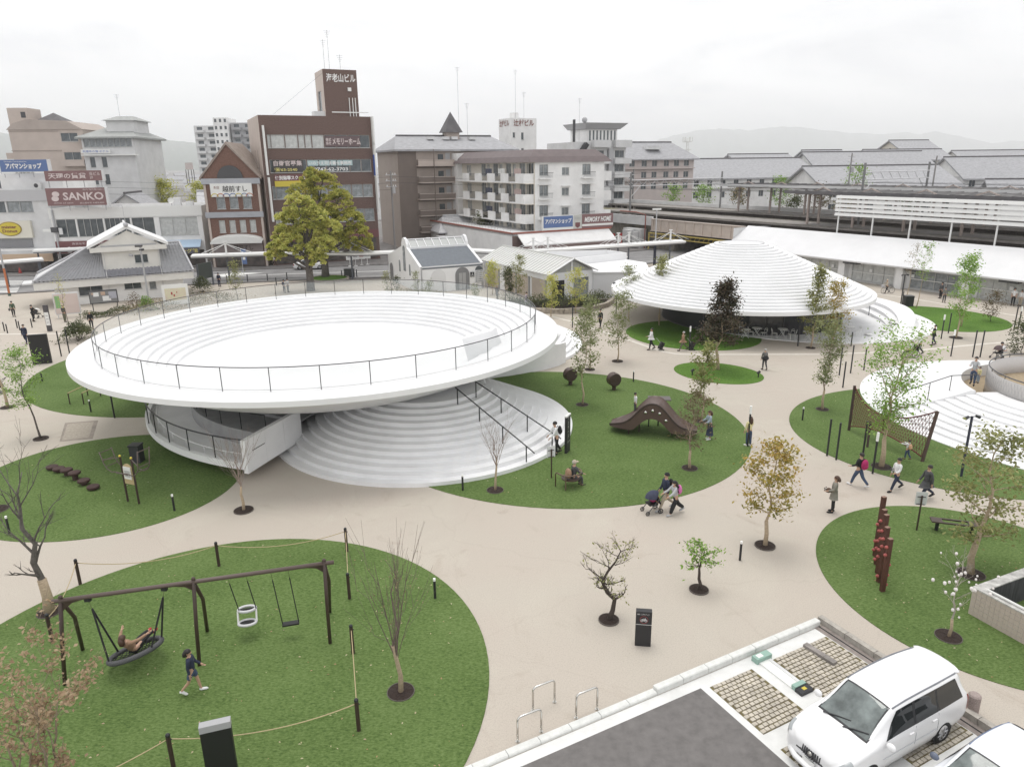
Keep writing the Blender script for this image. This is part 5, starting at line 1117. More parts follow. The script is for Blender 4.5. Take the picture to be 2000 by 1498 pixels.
plat_canopy('long low platform canopy with a white fascia on the far platform',-22.0,L_+6,24.2,9.6)
for k,x_ in enumerate((50,51,52,53,57,58)):pass
r=thing('platform_bench','row of grey bucket seats on the platform at the right edge','seats',tuple(so_+sd_*41+Vector((0.862,0.507,0))*8.5+Vector((0,0,5.45))),SA)
for k in range(5):MB().b2((0.6*k,0,0.35),(0.6*k+0.48,0.45,0.45)).build('seat',FRAME_D,r);MB().b2((0.6*k,0.4,0.45),(0.6*k+0.48,0.47,0.9)).build('backrest',FRAME_D,r)
MB().b2((0,0.18,0.0),(2.9,0.28,0.35)).build('base',FRAME_D,r)
def gantry(label,x,y0,y1,z=12.6):
    r=thing('rail_gantry',label,'gantry',tuple(so_+sd_*x),SA)
    for yy in (y0,y1):MB().tube([(0,yy,4.4),(0,yy,z+1.2)],0.17,6).build('post',mat('grey_post',(0.20,0.20,0.20),0.7),r)
    b=MB()
    for zz in (z-1.0,z):
        for xx in (-0.3,0.3):b.tube([(xx,y0,zz),(xx,y1,zz)],0.06,4)
    n_=int((y1-y0)/1.0)
    for k in range(n_):b.tube([(-0.3,y0+k*(y1-y0)/n_,z-1.0 if k%2 else z),(-0.3,y0+(k+1)*(y1-y0)/n_,z if k%2 else z-1.0)],0.05,4)
    for s_,yy in ((1,y0),(-1,y1)):b.tube([(0,yy,z-3),(0,yy+2.2*s_,z-1)],0.07,4)
    b.build('truss',mat('white_truss',(0.56,0.56,0.57),0.6),r)
    return r
gantry('white lattice catenary gantry on two grey posts by the bridge',-30,6.0,28.5,11.0);gantry('white lattice catenary gantry above the far platform canopy',10,13.4,28.5,12.4);gantry('white lattice catenary gantry furthest left behind the white flats',-58,8.0,30,11.4)
wm_=MB()
for yy in (13.8,15.3,18.6):wm_.tube([(-90,yy,9.6),(-30,yy,9.2),(10,yy,9.6),(80,yy,9.4)],0.02,3);wm_.tube([(-90,yy,11.0),(-58,yy,10.8),(-44,yy,10.0),(-30,yy,10.8),(-10,yy,10.0),(10,yy,11.0),(80,yy,10.8)],0.02,3)
o=wm_.build('overhead_wires',FRAME_D,emb)
def utility_pole(label,loc,h,arms=2,lamp=False,m=None):
    r=thing('utility_pole',label,'pole',loc);m=m or mat('concrete_pole',(0.27,0.26,0.255),0.85)
    MB().tube([(0,0,0),(0,0,h)],0.17,8,True,0.12).build('pole',m,r)
    for k in range(arms):MB().box((0,0,h-0.6-0.9*k),(1.8,0.1,0.1),R(30)).build('crossarm',GREYM,r);[MB().cyl((0.7*s_*math.cos(R(30)),0.7*s_*math.sin(R(30)),h-0.55-0.9*k),0.07,0.25,6).build('insulator',WSIGN,r) for s_ in (-1,0.5,1)]
    if arms:MB().cyl((0.35,-0.1,h-3.4),0.28,0.9,10).build('transformer',GREYM,r)
    return r
utility_pole('tall concrete utility pole with wires between the brown office and the taupe flats',(-18.6,117.0,0),13.2,3)
utility_pole('utility pole with crossarms rising behind the right platform canopies',(84.0,118,0),17.0,2);utility_pole('utility pole left of the grey hall behind the platforms',(63,138,0),15.2,2);utility_pole('grey utility pole standing behind the far platform',(73,128,0),14.5,0)
r=thing('street_lamp','tall grey street lamp with a flat head in front of the bridge','lamp',(20.507,102.620,0.000));MB().tube([(0,0,0),(0,0,2.8)],0.2,8).build('base_sleeve',NAVY,r);MB().tube([(0,0,2.8),(0,0,7.7)],0.09,8).build('pole',GREYM,r);MB().b2((-0.6,-0.15,7.65),(0.6,0.15,7.85)).build('lamp_head',WSIGN,r)
r=thing('street_lamp','slim grey street lamp with a white head in front of the doughnut shop','lamp',(-72.379,110.014,0.000));MB().tube([(0,0,0),(0,0,7.4)],0.08,8).build('pole',GREYM,r);MB().b2((-0.5,-0.15,7.35),(0.4,0.15,7.55)).build('lamp_head',WSIGN,r)
r=thing('traffic_signal_pole','grey pole with a pale signal arm in front of the SANKO shop','pole',(-64.504,103.861,0.000));MB().tube([(0,0,0),(0,0,8.6)],0.13,8).build('pole',GREYM,r);MB().b2((-1.7,-0.15,5.6),(-0.2,0.15,5.95)).build('signal_head',WSIGN,r);MB().b2((-0.5,-0.3,5.5),(0.4,0.2,6.2)).build('junction_box',FRAME_D,r);MB().b2((0.5,-0.1,5.2),(1.0,0.0,6.1)).build('sign_plate',PALEG,r)
r=thing('crossing_pole','orange painted signal pole at the zebra crossing on the left','pole',(-58.516,83.240,0.000));MB().tube([(0,0,0.3),(0,0,3.2)],0.12,8).build('pole',ORANGE,r);MB().cyl((0,0,0),0.16,0.32,8).build('base',mat('green_base',(0.08,0.12,0.10),0.7),r);MB().tube([(0,0,3.2),(0,0,5.4)],0.1,8).build('upper_pole',GREYM,r)
r=thing('floodlight_pole','grey pole with twin floodlights in front of the police box','lamp',(-38.966,76.516,-0.000));MB().tube([(0,0,0),(0,0,6.1)],0.09,8).build('pole',GREYM,r);MB().box((-0.15,0,6.25),(0.7,0.3,0.18),0.2,0.3).build('floodlight',FRAME_D,r);MB().box((0.1,0,5.85),(0.45,0.25,0.16),-0.3,0.3).build('floodlight',FRAME_D,r)
wr=MB()
for z in (12.3,11.4,10.4):wr.tube([(-18.6,117,z),(-40,119,z-1.0),(-70,118,z)],0.02,3)
for z in (12.4,11.5):wr.tube([(-18.6,117,z),(2,126,z-1.2),(30,138,z)],0.02,3)
wr.tube([(-27.0,113,27),(-33.5,109,21.2)],0.015,3)
tag(wr.build('overhead_cables',FRAME_D),'thin dark cables strung above the street from the concrete pole','cables')
# ------------------------------------------------------------------ trees and planting
def leaf_mesh(name,C,size,m,rs,up=0.5,asp=0.55):
    n=len(C);nr=rs.normal(size=(n,3));nr[:,2]=np.abs(nr[:,2])+up;nr/=np.linalg.norm(nr,axis=1)[:,None]
    a=np.cross(nr,rs.normal(size=(n,3)));a/=np.maximum(np.linalg.norm(a,axis=1)[:,None],1e-6);b=np.cross(nr,a)
    s=(size*rs.uniform(0.6,1.3,n))[:,None]
    V=np.stack([C-a*s,C-b*s*asp+nr*s*0.12,C+a*s,C+b*s*asp+nr*s*0.12],1).reshape(-1,3)
    me=bpy.data.meshes.new(name);me.vertices.add(4*n);me.vertices.foreach_set('co',V.ravel());me.loops.add(4*n);me.loops.foreach_set('vertex_index',np.arange(4*n,dtype=np.int32))
    me.polygons.add(n);me.polygons.foreach_set('loop_start',np.arange(0,4*n,4,dtype=np.int32));me.update(calc_edges=True);me.validate();me.materials.append(m)
    return me
GREEN_Y=[(0.27,0.32,0.07),(0.47,0.49,0.12),(0.60,0.58,0.17),(0.62,0.53,0.20)]
GREEN_B=[(0.12,0.22,0.03),(0.22,0.37,0.06),(0.33,0.47,0.11)]
GREEN_S=[(0.12,0.14,0.04),(0.24,0.25,0.08),(0.36,0.35,0.15)]
GREEN_P=[(0.13,0.155,0.055),(0.22,0.25,0.10),(0.32,0.33,0.17)]
GREEN_D=[(0.022,0.028,0.014),(0.05,0.052,0.028),(0.095,0.06,0.04),(0.07,0.085,0.035)]
AUTUMN=[(0.16,0.17,0.03),(0.34,0.27,0.055),(0.50,0.31,0.08)]
BROWNL=[(0.20,0.12,0.07),(0.36,0.25,0.15),(0.52,0.41,0.27)]
BUSH=[(0.035,0.05,0.018),(0.075,0.095,0.03),(0.15,0.15,0.06)]
REDSH=[(0.09,0.075,0.035),(0.15,0.10,0.055),(0.13,0.15,0.055)]
DRY=[(0.17,0.13,0.075),(0.13,0.14,0.05),(0.30,0.22,0.13),(0.22,0.20,0.09)]
LM={k:island_mat('leaf_'+k,v,trans=0.42 if k=='yellow' else 0.3) for k,v in dict(yellow=GREEN_Y,bright=GREEN_B,sage=GREEN_S,pale=GREEN_P,dark=GREEN_D,autumn=AUTUMN,brown=BROWNL,bush=BUSH,red=REDSH,dry=DRY).items()}
def tree(name,label,loc,h,cr,z0,tr,leaf,nleaf,ls,seed,shape='oval',bark=None,wrap=0.0,limbs=12,bare=False,lean=(0,0),spread=0.7,stems=1,twist=0.0,cluster=0.35,group=None,top=None,cat='tree',pit=0.0,twigs=3):
    r_=random.Random(seed);rs=np.random.RandomState(seed);t=thing(name,label,cat,loc,0,group);bark=bark or BARKG;tr*=0.68
    tb=MB();lb=MB();wrapb=MB();tips=[]
    def prof(u):
        if shape=='cone':return 1.05-0.95*u
        if shape=='column':return (math.sin(math.pi*(0.12+0.83*u)))**0.5
        if shape=='vase':return 0.35+0.75*u-0.45*u**4
        return math.sqrt(max(0.03,1-(2*(0.08+0.92*u)-1)**2*0.97))
    for sidx in range(stems):
        n=9;pts=[];rad=[]
        sa=2*math.pi*sidx/max(1,stems)+seed
        px=py=0.0
        for i in range(n):
            u=i/(n-1)
            if stems>1:px,py=math.cos(sa)*(0.05+0.35*cr*u),math.sin(sa)*(0.05+0.35*cr*u)
            jx=(r_.uniform(-1,1)*0.035*h+twist*math.sin(u*9+seed))*(0 if i==0 else 1)*(0.4 if u<z0/h else 1)
            jy=r_.uniform(-1,1)*0.03*h*(0 if i==0 else 1)*(0.4 if u<z0/h else 1)
            pts.append(Vector((px+lean[0]*u+jx,py+lean[1]*u+jy,h*0.97*u-(0.05 if i==0 else 0))));rad.append(max(0.006,tr*(1.15 if i==0 else 1)*(1-0.9*u)))
        tb.tube(pts,rad,7)
        if wrap>0:
            k=max(2,int(round(wrap*(n-1))));wrapb.tube(pts[:k+1],[q*1.2+0.008 for q in rad[:k+1]],8)
        nl=max(3,limbs//stems)
        for j in range(nl):
            u=(j+0.5)/nl;zz=z0+(h*0.95-z0)*u;f_=zz/(h*0.97)*(n-1);i=min(n-2,int(f_));base=pts[i].lerp(pts[i+1],f_-i)
            az=j*2.4+seed+r_.uniform(-0.4,0.4);ln=cr*prof(u)*r_.uniform(0.75,1.1)
            rise=spread*(0.6+0.8*u) if shape!='vase' else spread*1.6
            if shape=='whip':u2=r_.random();base=pts[i].lerp(pts[i+1],f_-i) if zz<z0+0.5 else pts[min(n-2,int((z0+0.5*u2)/(h*0.97)*(n-1)))].copy();ln=(h-base.z)*r_.uniform(0.7,1.0);rise=spread*r_.uniform(0.8,1.4)
            d=Vector((math.cos(az),math.sin(az),rise)).normalized();seg=[base];p=base.copy();m_=4
            for q in range(m_):
                d=(d+Vector((r_.uniform(-1,1),r_.uniform(-1,1),r_.uniform(-0.5,0.8)))*((0.22 if shape!='whip' else 0.05)+twist)).normalized();p=p+d*ln/m_*(1.0 if shape!='vase' else 1.25);seg.append(p.copy())
            rb=max(0.008,rad[i]*0.55);tb.tube(seg,[rb*(1-0.8*q/m_) for q in range(m_+1)],5,False);tips.append((seg[-1],1.0));tips.append((seg[-2],0.8))
            for w in range(twigs):
                s0=seg[1+w%(m_-0)] if m_>1 else seg[0];d2=(d+Vector((r_.uniform(-1,1),r_.uniform(-1,1),r_.uniform(-0.4,0.9)))*(0.9 if shape!='whip' else 0.32)).normalized();e=s0+d2*ln*r_.uniform(0.25,0.5)
                mid=s0.lerp(e,0.5)+Vector((r_.uniform(-1,1),r_.uniform(-1,1),r_.uniform(-1,1)))*ln*0.06;tb.tube([s0,mid,e],[rb*0.45,rb*0.3,0.004],4,False);tips.append((e,0.9));tips.append((mid,0.6))
                if bare:
                    for v in range(3):
                        e2=e+(d2+Vector((r_.uniform(-1,1),r_.uniform(-1,1),r_.uniform(-0.2,1)))*(0.8 if shape!='whip' else 0.35)).normalized()*ln*r_.uniform(0.2,0.4);tb.tube([mid.lerp(e,0.3*v+0.2),e2],[rb*0.25,0.003],3,False)
        tips.append((pts[-1],0.8));tips.append((pts[-2],0.8))
    tb.smooth=True;tb.build('trunk',bark,t)
    if wrap>0:wrapb.smooth=True;wrapb.build('trunk_wrap',BARK,t)
    if nleaf:
        k=rs.randint(0,len(tips),nleaf);B=np.array([tuple(q[0]) for q in tips])[k];C=B+rs.normal(size=(nleaf,3))*cluster*np.array([tips[i][1] for i in k])[:,None]*np.array([1,1,0.8]);C[:,2]=np.maximum(C[:,2],0.05)
        o=bpy.data.objects.new('crown',leaf_mesh('crown',C,ls,LM[leaf] if isinstance(leaf,str) else leaf,rs));COL.objects.link(o);o.parent=t
    if pit>0:tree_pit(loc,pit*0.88)
    return t
_pit={}
def tree_pit(loc,r):
    b=MB();n=22;pr=random.Random(int(loc[0]*100))
    b.v=[(0,0,0.05)]+[(r*0.55*math.cos(6.283*i/n),r*0.55*math.sin(6.283*i/n),0.05+pr.uniform(-.012,.02)) for i in range(n)]+[(r*math.cos(6.283*i/n),r*math.sin(6.283*i/n),0.03) for i in range(n)]
    b.f=[(0,1+i,1+(i+1)%n) for i in range(n)]+[(1+i,1+n+i,1+n+(i+1)%n,1+(i+1)%n) for i in range(n)]
    o=struct(b.build('soil_pit',SOIL));o.location=(loc[0],loc[1],0)
    rim=struct(MB().lathe([(r+0.015,0.0),(r+0.015,0.045),(r-0.005,0.045),(r-0.005,0.0)],n=26,closed=True).build('soil_pit_rim',mat('rusty_rim',(0.10,0.085,0.075),0.7)));rim.location=(loc[0],loc[1],0)
def camphor(label,loc,h,clumps,nleaf,seed,leaf,tr):
    r_=random.Random(seed);rs=np.random.RandomState(seed);t=thing('camphor_tree',label,'tree',loc);tb=MB()
    tb.tube([(0,0,-0.1),(0.05,0,1.5),(0.0,0.05,3.2),(0.1,0,h*0.55),(0,0,h*0.8)],[tr*1.25,tr,tr*0.9,tr*0.55,tr*0.25],9)
    Cs=[];tot=sum(q[3]**2 for q in clumps)
    for x,y,z,r in clumps:
        s0=Vector((0,0,min(z*0.6,h*0.5)));mid=s0.lerp(Vector((x,y,z)),0.55)+Vector((r_.uniform(-.3,.3),r_.uniform(-.3,.3),0.3));tb.tube([s0,mid,(x,y,z)],[tr*0.42,tr*0.26,0.04],6,False)
        m_=int(nleaf*r*r/tot);ns=max(6,int(9*r))
        sub=rs.normal(size=(ns*3,3));sub/=np.linalg.norm(sub,axis=1)[:,None];sub[:,2]=np.where(sub[:,2]<-0.35,-sub[:,2],sub[:,2]);sub=sub*r*np.array([1,1,0.85])*rs.uniform(0.72,1.0,(len(sub),1));sc=rs.uniform(0.22,0.42,len(sub))*max(0.7,r/2)
        k=rs.randint(0,len(sub),m_);d=rs.normal(size=(m_,3));d/=np.linalg.norm(d,axis=1)[:,None];d[:,2]=np.where(d[:,2]<-0.2,-d[:,2]*0.6,d[:,2])
        Cs.append(np.array([x,y,z])+sub[k]+d*(sc[k]*rs.uniform(0.7,1.08,m_))[:,None]*1.25)
        for q in range(4):e=Vector((x,y,z))+Vector(tuple(sub[q]*0.9));tb.tube([(x,y,z),e],[0.06,0.015],4,False)
    tb.smooth=True;tb.build('trunk',BARKG,t)
    o=bpy.data.objects.new('crown',leaf_mesh('crown',np.concatenate(Cs),0.115,LM[leaf],rs,0.35,0.7));COL.objects.link(o);o.parent=t
LM['yellowd']=island_mat('leaf_yellowd',[(0.20,0.24,0.05),(0.37,0.39,0.08),(0.50,0.47,0.11),(0.54,0.43,0.14)],trans=0.42)
camphor('big yellow green camphor tree in front, with a lobed round crown',(-23.6,84.2,0),11.6,[(-3.2,0,4.6,1.5),(-1.6,-1.2,5.4,1.7),(0.4,-1.4,4.2,1.6),(2.2,-0.6,5.0,1.7),(1.6,-1.2,3.6,1.2),(-1.4,0.2,7.8,1.9),(1.0,0,8.0,1.8),(-0.3,-0.8,9.6,1.7),(0.4,0.4,6.4,1.9),(2.8,0.6,6.8,1.4),(-2.8,0.8,6.2,1.4),(-3.6,-0.5,3.9,1.1)],40000,3,'yellow',0.42)
camphor('taller darker camphor tree behind the yellow green one',(-24.1,93.4,0),13.8,[(0.5,0,11.6,2.0),(-1.8,-0.4,10.4,1.9),(2.4,-0.4,9.4,2.1),(3.6,-0.6,7.0,2.1),(4.6,-0.8,5.2,1.8),(2.2,-1.4,4.4,1.7),(-2.4,0,7.8,2.2),(0.4,-1.0,7.6,2.3),(-0.4,-0.4,12.4,1.6),(5.2,-0.4,4.0,1.4),(-3.0,0,5.2,1.8),(1.4,-1.2,5.8,1.9)],40000,4,'yellowd',0.45)
struct(MB().lathe([(2.6,0),(2.6,0.35),(2.35,0.35),(2.35,0.2),(0.01,0.3)],(-23.4,92.2,0),40).build('planting_bed',mat('stone_edge',(0.36,0.32,0.28),0.9,0.25,4)))
struct(MB().lathe([(2.3,0.3),(0.01,0.34)],(-23.4,92.2,0),32).build('grass_bed',GRASSM))
tree('bare_tree','bare grey tree with straw wrapped trunk behind the swing frame on the left',(-15.397,20.531,0.000),5.1,2.1,1.1,0.20,None,0,0,11,'vase',BARKG,0.26,9,True,(-0.2,0.1),0.75,pit=0.42,twigs=4)
tree('withered_tree','multi-stemmed tree with clusters of withered brown leaves in the bottom left corner',(-10.55,12.55,0),3.4,1.7,0.9,0.07,'brown',2600,0.055,12,'vase',mat('tan_bark',(0.28,0.22,0.16),0.9,0.3,6),0,22,True,(0.1,0.1),0.7,4,cluster=0.13,twigs=4)
tree('bare_tree','slim bare whip-like tree in a round soil pit on the swing lawn',(-3.196,16.562,0.000),4.3,0.85,1.1,0.08,'dry',160,0.03,13,'whip',mat('red_twig_bark',(0.17,0.13,0.11),0.9,0.3,8),0.36,9,True,(-0.05,0.1),4.6,cluster=0.1,pit=0.42)
tree('bare_tree','small bare pinkish tree in front of the ramp ring corner',(-11.524,27.731,0.000),3.1,0.6,1.2,0.075,None,0,0,14,'whip',mat('pink_bark',(0.30,0.235,0.20),0.9,0.2,8),0.4,12,True,(0,0),3.0,pit=0.45)
tree('bare_tree','small bare pale tree on the turf in front of the stepped mound',(-0.818,29.386,0.000),3.1,1.0,1.1,0.06,None,0,0,15,'whip',mat('pink_bark',(0.3,0.24,0.2),0.9),0.5,12,True,(0,0),2.6,pit=0.42)
tree('young_tree','slender leaning tree with fresh yellow green leaves left of the pavilion',(-25.709,36.573,0.000),4.9,1.15,1.7,0.08,'bright',2600,0.056,16,'oval',BARKG,0,13,False,(-0.9,0.6),0.6,pit=0.42,cluster=0.24)
tree('bare_tree','bare tree with pale trunk cut by the left edge beside the upper lawn',(-31.173,42.028,0.000),4.3,1.0,2.2,0.10,None,0,0,17,'oval',BARKG,0.6,8,True,(-0.5,0.4),0.6,pit=0.45)
tree('bare_tree','pale trunked bare tree half outside the left edge on the stepping stone lawn',(-22.295,28.068,0.000),3.4,1.0,1.6,0.10,None,0,0,18,'oval',BARKG,0.6,8,True,(-0.3,0.2),0.6,pit=0.5)
tree('crooked_tree','twisted dark plum tree with sparse leaves standing in the paving by the bicycle sign',(3.007,19.738,0.000),2.75,0.68,0.6,0.13,'sage',380,0.045,19,'oval',BARKD,0,16,True,(0.15,0.3),0.25,twist=0.26,cluster=0.12,pit=0.36,twigs=4)
tree('staked_tree','small staked tree with a few bright green leaves in the paving',(6.307,21.371,0.000),1.75,0.62,0.8,0.10,'bright',420,0.06,20,'oval',BARKD,0,9,True,(0.0,0),0.3,twist=0.1,cluster=0.13,pit=0.36)
tree('yellow_tree','young tree with yellow and orange tinted leaves on the paving beside the lawn',(9.551,24.253,0.000),4.2,1.15,1.25,0.10,'autumn',1900,0.072,21,'oval',BARK,0.3,16,False,(0.05,0.1),0.5,pit=0.42,cluster=0.22)
tree('broadleaf_tree','leafy olive green tree with pale trunk beside the tiled planter wall',(16.068,22.111,0.000),5.0,1.65,1.15,0.14,'sage',2300,0.078,22,'oval',BARK,0.34,18,False,(0.5,0.7),0.35,pit=0.5,cluster=0.26)
mg=tree('magnolia_tree','small leafless magnolia dotted with white blossoms by the tiled wall',(13.264,18.678,0.000),2.7,0.85,0.75,0.05,None,0,0,23,'vase',mat('grey_white_bark',(0.40,0.36,0.32),0.9,0.2,8),0.3,11,True,(0,0),1.0,pit=0.42)
bl=MB();r2_=random.Random(3)
for i in range(34):
    a,q,z=r2_.uniform(0,6.28),r2_.uniform(0.1,0.85),r2_.uniform(1.0,2.7);c=(q*math.cos(a)*(0.5+z/4),q*math.sin(a)*(0.5+z/4),z)
    bl.ball(c,r2_.uniform(0.03,0.055),6,4,(1,1,1.2))
struct(bl.build('blossom',mat('white_petal',(0.74,0.70,0.68),0.7),mg,True),'stuff')
tree('reddish_tree','small tree with reddish brown foliage beside the slide hump',(8.440,31.541,0.000),3.7,1.05,1.0,0.08,'red',900,0.06,24,'oval',mat('tan_bark',(0.28,0.22,0.16),0.9),0.2,15,True,(0.1,0.2),0.6,pit=0.42,cluster=0.2)
tree('young_tree','slender green tree on the turf edge behind the slide hump',(10.636,38.026,0.000),4.4,0.75,1.0,0.055,'sage',1300,0.085,25,'column',BARK,0.2,14,False,(0.1,0.1),0.5,pit=0.4,cluster=0.2)
tree('dark_tree','dense dark olive tree on the small round lawn in front of the cafe',(14.506,48.507,0.000),6.4,1.75,1.6,0.14,'dark',6000,0.095,26,'cone',BARK,0.3,22,False,(0.0,0.1),0.35,cluster=0.3)
tree('young_tree','tall slender pale leaved tree nearest the drum toys on the turf',(4.235,41.154,0.000),5.8,0.75,1.8,0.06,'pale',1500,0.075,27,'column',BARK,0.25,15,False,(0.1,0.2),0.6,pit=0.42,cluster=0.24)
tree('young_tree','slender pale tree on the paving just behind the drum toys',(5.535,48.913,0.000),5.2,0.8,1.6,0.05,'pale',1400,0.075,28,'column',BARK,0.25,14,False,(0.1,0),0.6,pit=0.4,cluster=0.25)
tree('young_tree','slender sage leaved tree in a soil pit left of the oval cafe lawn',(7.801,51.017,0.000),5.2,1.0,1.2,0.055,'pale',1900,0.075,29,'column',BARK,0.2,15,False,(0.1,0),0.5,pit=0.45,cluster=0.26)
tree('young_tree','twin stemmed slender tree on the oval lawn below the cafe roof edge',(13.251,62.992,0.000),6.2,0.95,1.8,0.06,'sage',1900,0.085,30,'column',BARK,0.25,14,False,(0,0),0.6,2,cluster=0.26)
tree('young_tree','pale tree behind the double lamp at the cafe roof end',(10.842,64.887,0.000),5.0,1.1,1.6,0.05,'pale',1300,0.08,31,'oval',BARK,0.2,13,False,(0,0),0.6,cluster=0.28)
tree('vase_tree','vase shaped pale green tree with a wrapped trunk on the net lawn',(18.214,39.771,0.000),4.9,1.35,1.3,0.08,'pale',2300,0.07,32,'vase',mat('tan_bark',(0.28,0.22,0.16),0.9),0.22,16,True,(0.1,0.2),1.1,pit=0.4,cluster=0.25)
tree('conifer_like_tree','pointed olive green tree in front of the cafe glass, left of a pair',(23.336,54.237,0.000),6.6,1.15,1.0,0.07,'sage',2600,0.09,33,'cone',BARK,0.15,20,False,(0.1,0),0.35,cluster=0.25,pit=0.4)
tree('young_tree','bushy olive tree in front of the cafe glass, right of a pair',(25.217,54.800,0.000),5.0,1.1,1.0,0.06,'autumn',1900,0.085,34,'oval',BARK,0.15,14,False,(0,0),0.5,cluster=0.28,pit=0.4)
tree('green_tree','bright green spreading tree beside the climbing net',(17.543,31.443,0.000),5.6,2.3,1.5,0.14,'bright',3400,0.068,35,'vase',BARK,0.28,22,False,(0.3,0.4),0.75,cluster=0.3,pit=0.5)
tree('young_tree','tall feathery green tree in a pit at the edge of the upper right lawn',(36.331,56.994,0.000),6.6,1.0,1.5,0.07,'bright',1900,0.09,36,'column',BARK,0.3,15,False,(0.3,0.3),0.6,pit=0.55,cluster=0.28)
tree('young_tree','pale stemmed second tree on the upper right lawn',(39.214,61.082,0.000),6.4,0.8,2.0,0.06,'bright',900,0.085,37,'column',BARK,0.3,12,False,(0.3,0.2),0.6,cluster=0.25)
tree('sparse_tree','thin sparse tree by the black bin near the station',(39.808,69.417,0.000),6.4,0.8,2.6,0.05,'bright',500,0.08,38,'column',BARK,0.3,11,True,(0.5,0.2),0.7,cluster=0.24)
tree('sparse_tree','thin leaning tree just left of the sparse one by the bin',(40.515,72.657,0.000),6.0,0.7,2.6,0.045,'dry',280,0.07,39,'column',BARK,0.3,10,True,(0.6,0.2),0.7,cluster=0.24)
tree('shrub','small reddish shrub at the right of the upper right lawn',(43.026,62.985,0.000),2.6,0.9,0.3,0.04,'red',900,0.075,40,'oval',BARKD,0,12,False,cluster=0.25,cat='shrub')
tree('shrub','rounded green shrub on the lawn at the right edge beside the railed pit',(38.021,51.626,0.000),2.2,1.1,0.2,0.05,'bush',1500,0.085,41,'oval',BARKD,0,12,False,cluster=0.3,cat='shrub')
for i,(q,h,cr_,lf,lab) in enumerate((((-2.069,80.242,-0.000),3.6,0.8,'yellow','yellow green tree between the rest room and the gabled pavilion'),((0.760,75.338,-0.000),4.9,0.95,'sage','taller sage tree in the stone bed against the gabled pavilion'),((-0.220,76.001,0.000),3.6,0.6,'bush','dark narrow shrub tree in the stone bed by the pavilion wall'),((3.813,67.645,0.000),3.9,0.85,'yellow','yellow green tree at the stone bed corner in front of the pavilion gable'),((6.289,68.974,-0.000),4.3,1.1,'yellow','spreading yellow green tree in front of the black pavilion door'),((5.919,77.420,-0.000),3.2,0.7,'pale','small pale tree against the pavilion end wall'))):
    tree('young_tree',lab,q,h,cr_,0.9,0.05,lf,1300,0.085,50+i,'oval' if i!=2 else 'column',BARK,0.2,13,False,(0,0),0.6,cluster=0.26)
def bush_mass(name,label,pts,h,n,lf,ls,seed,w=1.2,cat='hedge',zb=0.1):
    rs=np.random.RandomState(seed);t=thing(name,label,cat,(pts[0][0],pts[0][1],0));P_=[np.array(p[:2])-np.array(pts[0][:2]) for p in pts]
    k=rs.randint(0,max(1,len(P_)-1),n);u=rs.rand(n);A=np.array(P_)[k];B_=np.array(P_)[np.minimum(k+1,len(P_)-1)];C2=A+(B_-A)*u[:,None]
    lump=np.sin(C2[:,0]*2.1+seed)*0.5+np.sin(C2[:,1]*2.7+1.3*seed)*0.5
    off=rs.normal(size=(n,2))*w*0.45;z=zb+(h-zb)*(1-(np.minimum(1,np.linalg.norm(off,axis=1)/(w*1.2)))**2)*rs.uniform(0.35,1.0,n)*(0.75+0.3*lump)
    C=np.column_stack([C2+off,np.maximum(0.05,z)]);o=bpy.data.objects.new('foliage',leaf_mesh('foliage',C,ls,LM[lf],rs));COL.objects.link(o);o.parent=t
    sb=MB();r_=random.Random(seed)
    for i in range(14):j=rs.randint(n);sb.tube([(C2[j][0],C2[j][1],0),tuple(C[j])],[0.025,0.008],4,False)
    sb.build('stems',BARKD,t);return t
bush_mass('hedge','dark evergreen hedge in the stone walled bed before the gabled pavilion',[(-0.698,73.697,0.000),(2.183,72.118,0.000),(5.242,71.112,0.000),(7.913,72.019,0.000),(9.894,75.314,0.000)],1.7,5200,'bush',0.085,1,1.4)
bush_mass('hedge','low green hedge below the notice cases of the police box',[(-41.970,69.449,0.000),(-40.441,70.349,0.000),(-39.018,72.061,0.000)],0.9,1400,'bush',0.08,2,0.8)
bush_mass('dry_planting','dry brownish planting behind the left rear rail of the dish',[(-38.880,71.790,0.000),(-36.285,74.051,0.000),(-33.783,77.063,0.000),(-31.185,79.042,0.000)],1.3,3600,'dry',0.075,3,2.4,'planting')
bush_mass('dry_planting','low mixed planting in front of the rest room',[(-14.469,79.479,0.000),(-11.379,79.913,0.000),(-8.419,79.055,0.000)],1.2,2400,'dry',0.075,4,1.8,'planting')
bush_mass('shrub','leafy bush partly hidden behind the left rim of the dish',[(-36.934,59.412,0.000),(-37.369,60.938,0.000)],2.5,2000,'bush',0.085,5,1.3,'shrub')
bush_mass('shrub','round dark bush beside the police box right end',[(-36.419,83.735,0.000),(-36.344,84.437,0.000)],2.4,1300,'bush',0.085,6,1.2,'shrub')
bush_mass('shrub','reddish twiggy shrub under the police box windows',[(-39.064,73.403,0.000),(-38.875,73.665,-0.000)],2.2,420,'red',0.07,7,1.1,'shrub')
bush_mass('shrub','green shrub in front of the floodlight pole',[(-37.805,73.323,-0.000),(-37.612,73.584,-0.000)],2.0,900,'bright',0.075,8,0.8,'shrub')
tree('sparse_tree','sparse green sapling right of the police box by the street',(-30.368,78.985,0.000),4.2,0.9,1.0,0.04,'sage',900,0.085,61,'oval',BARKG,0,12,False,cluster=0.28)
tree('sparse_tree','thin reddish sapling in front of the pale notice case',(-41.006,65.234,0.000),5.0,0.6,1.6,0.05,'yellow',140,0.07,62,'column',mat('red_twig_bark',(0.17,0.13,0.11),0.9),0,10,True,(-0.2,0),1.2,cluster=0.2,pit=0.4)
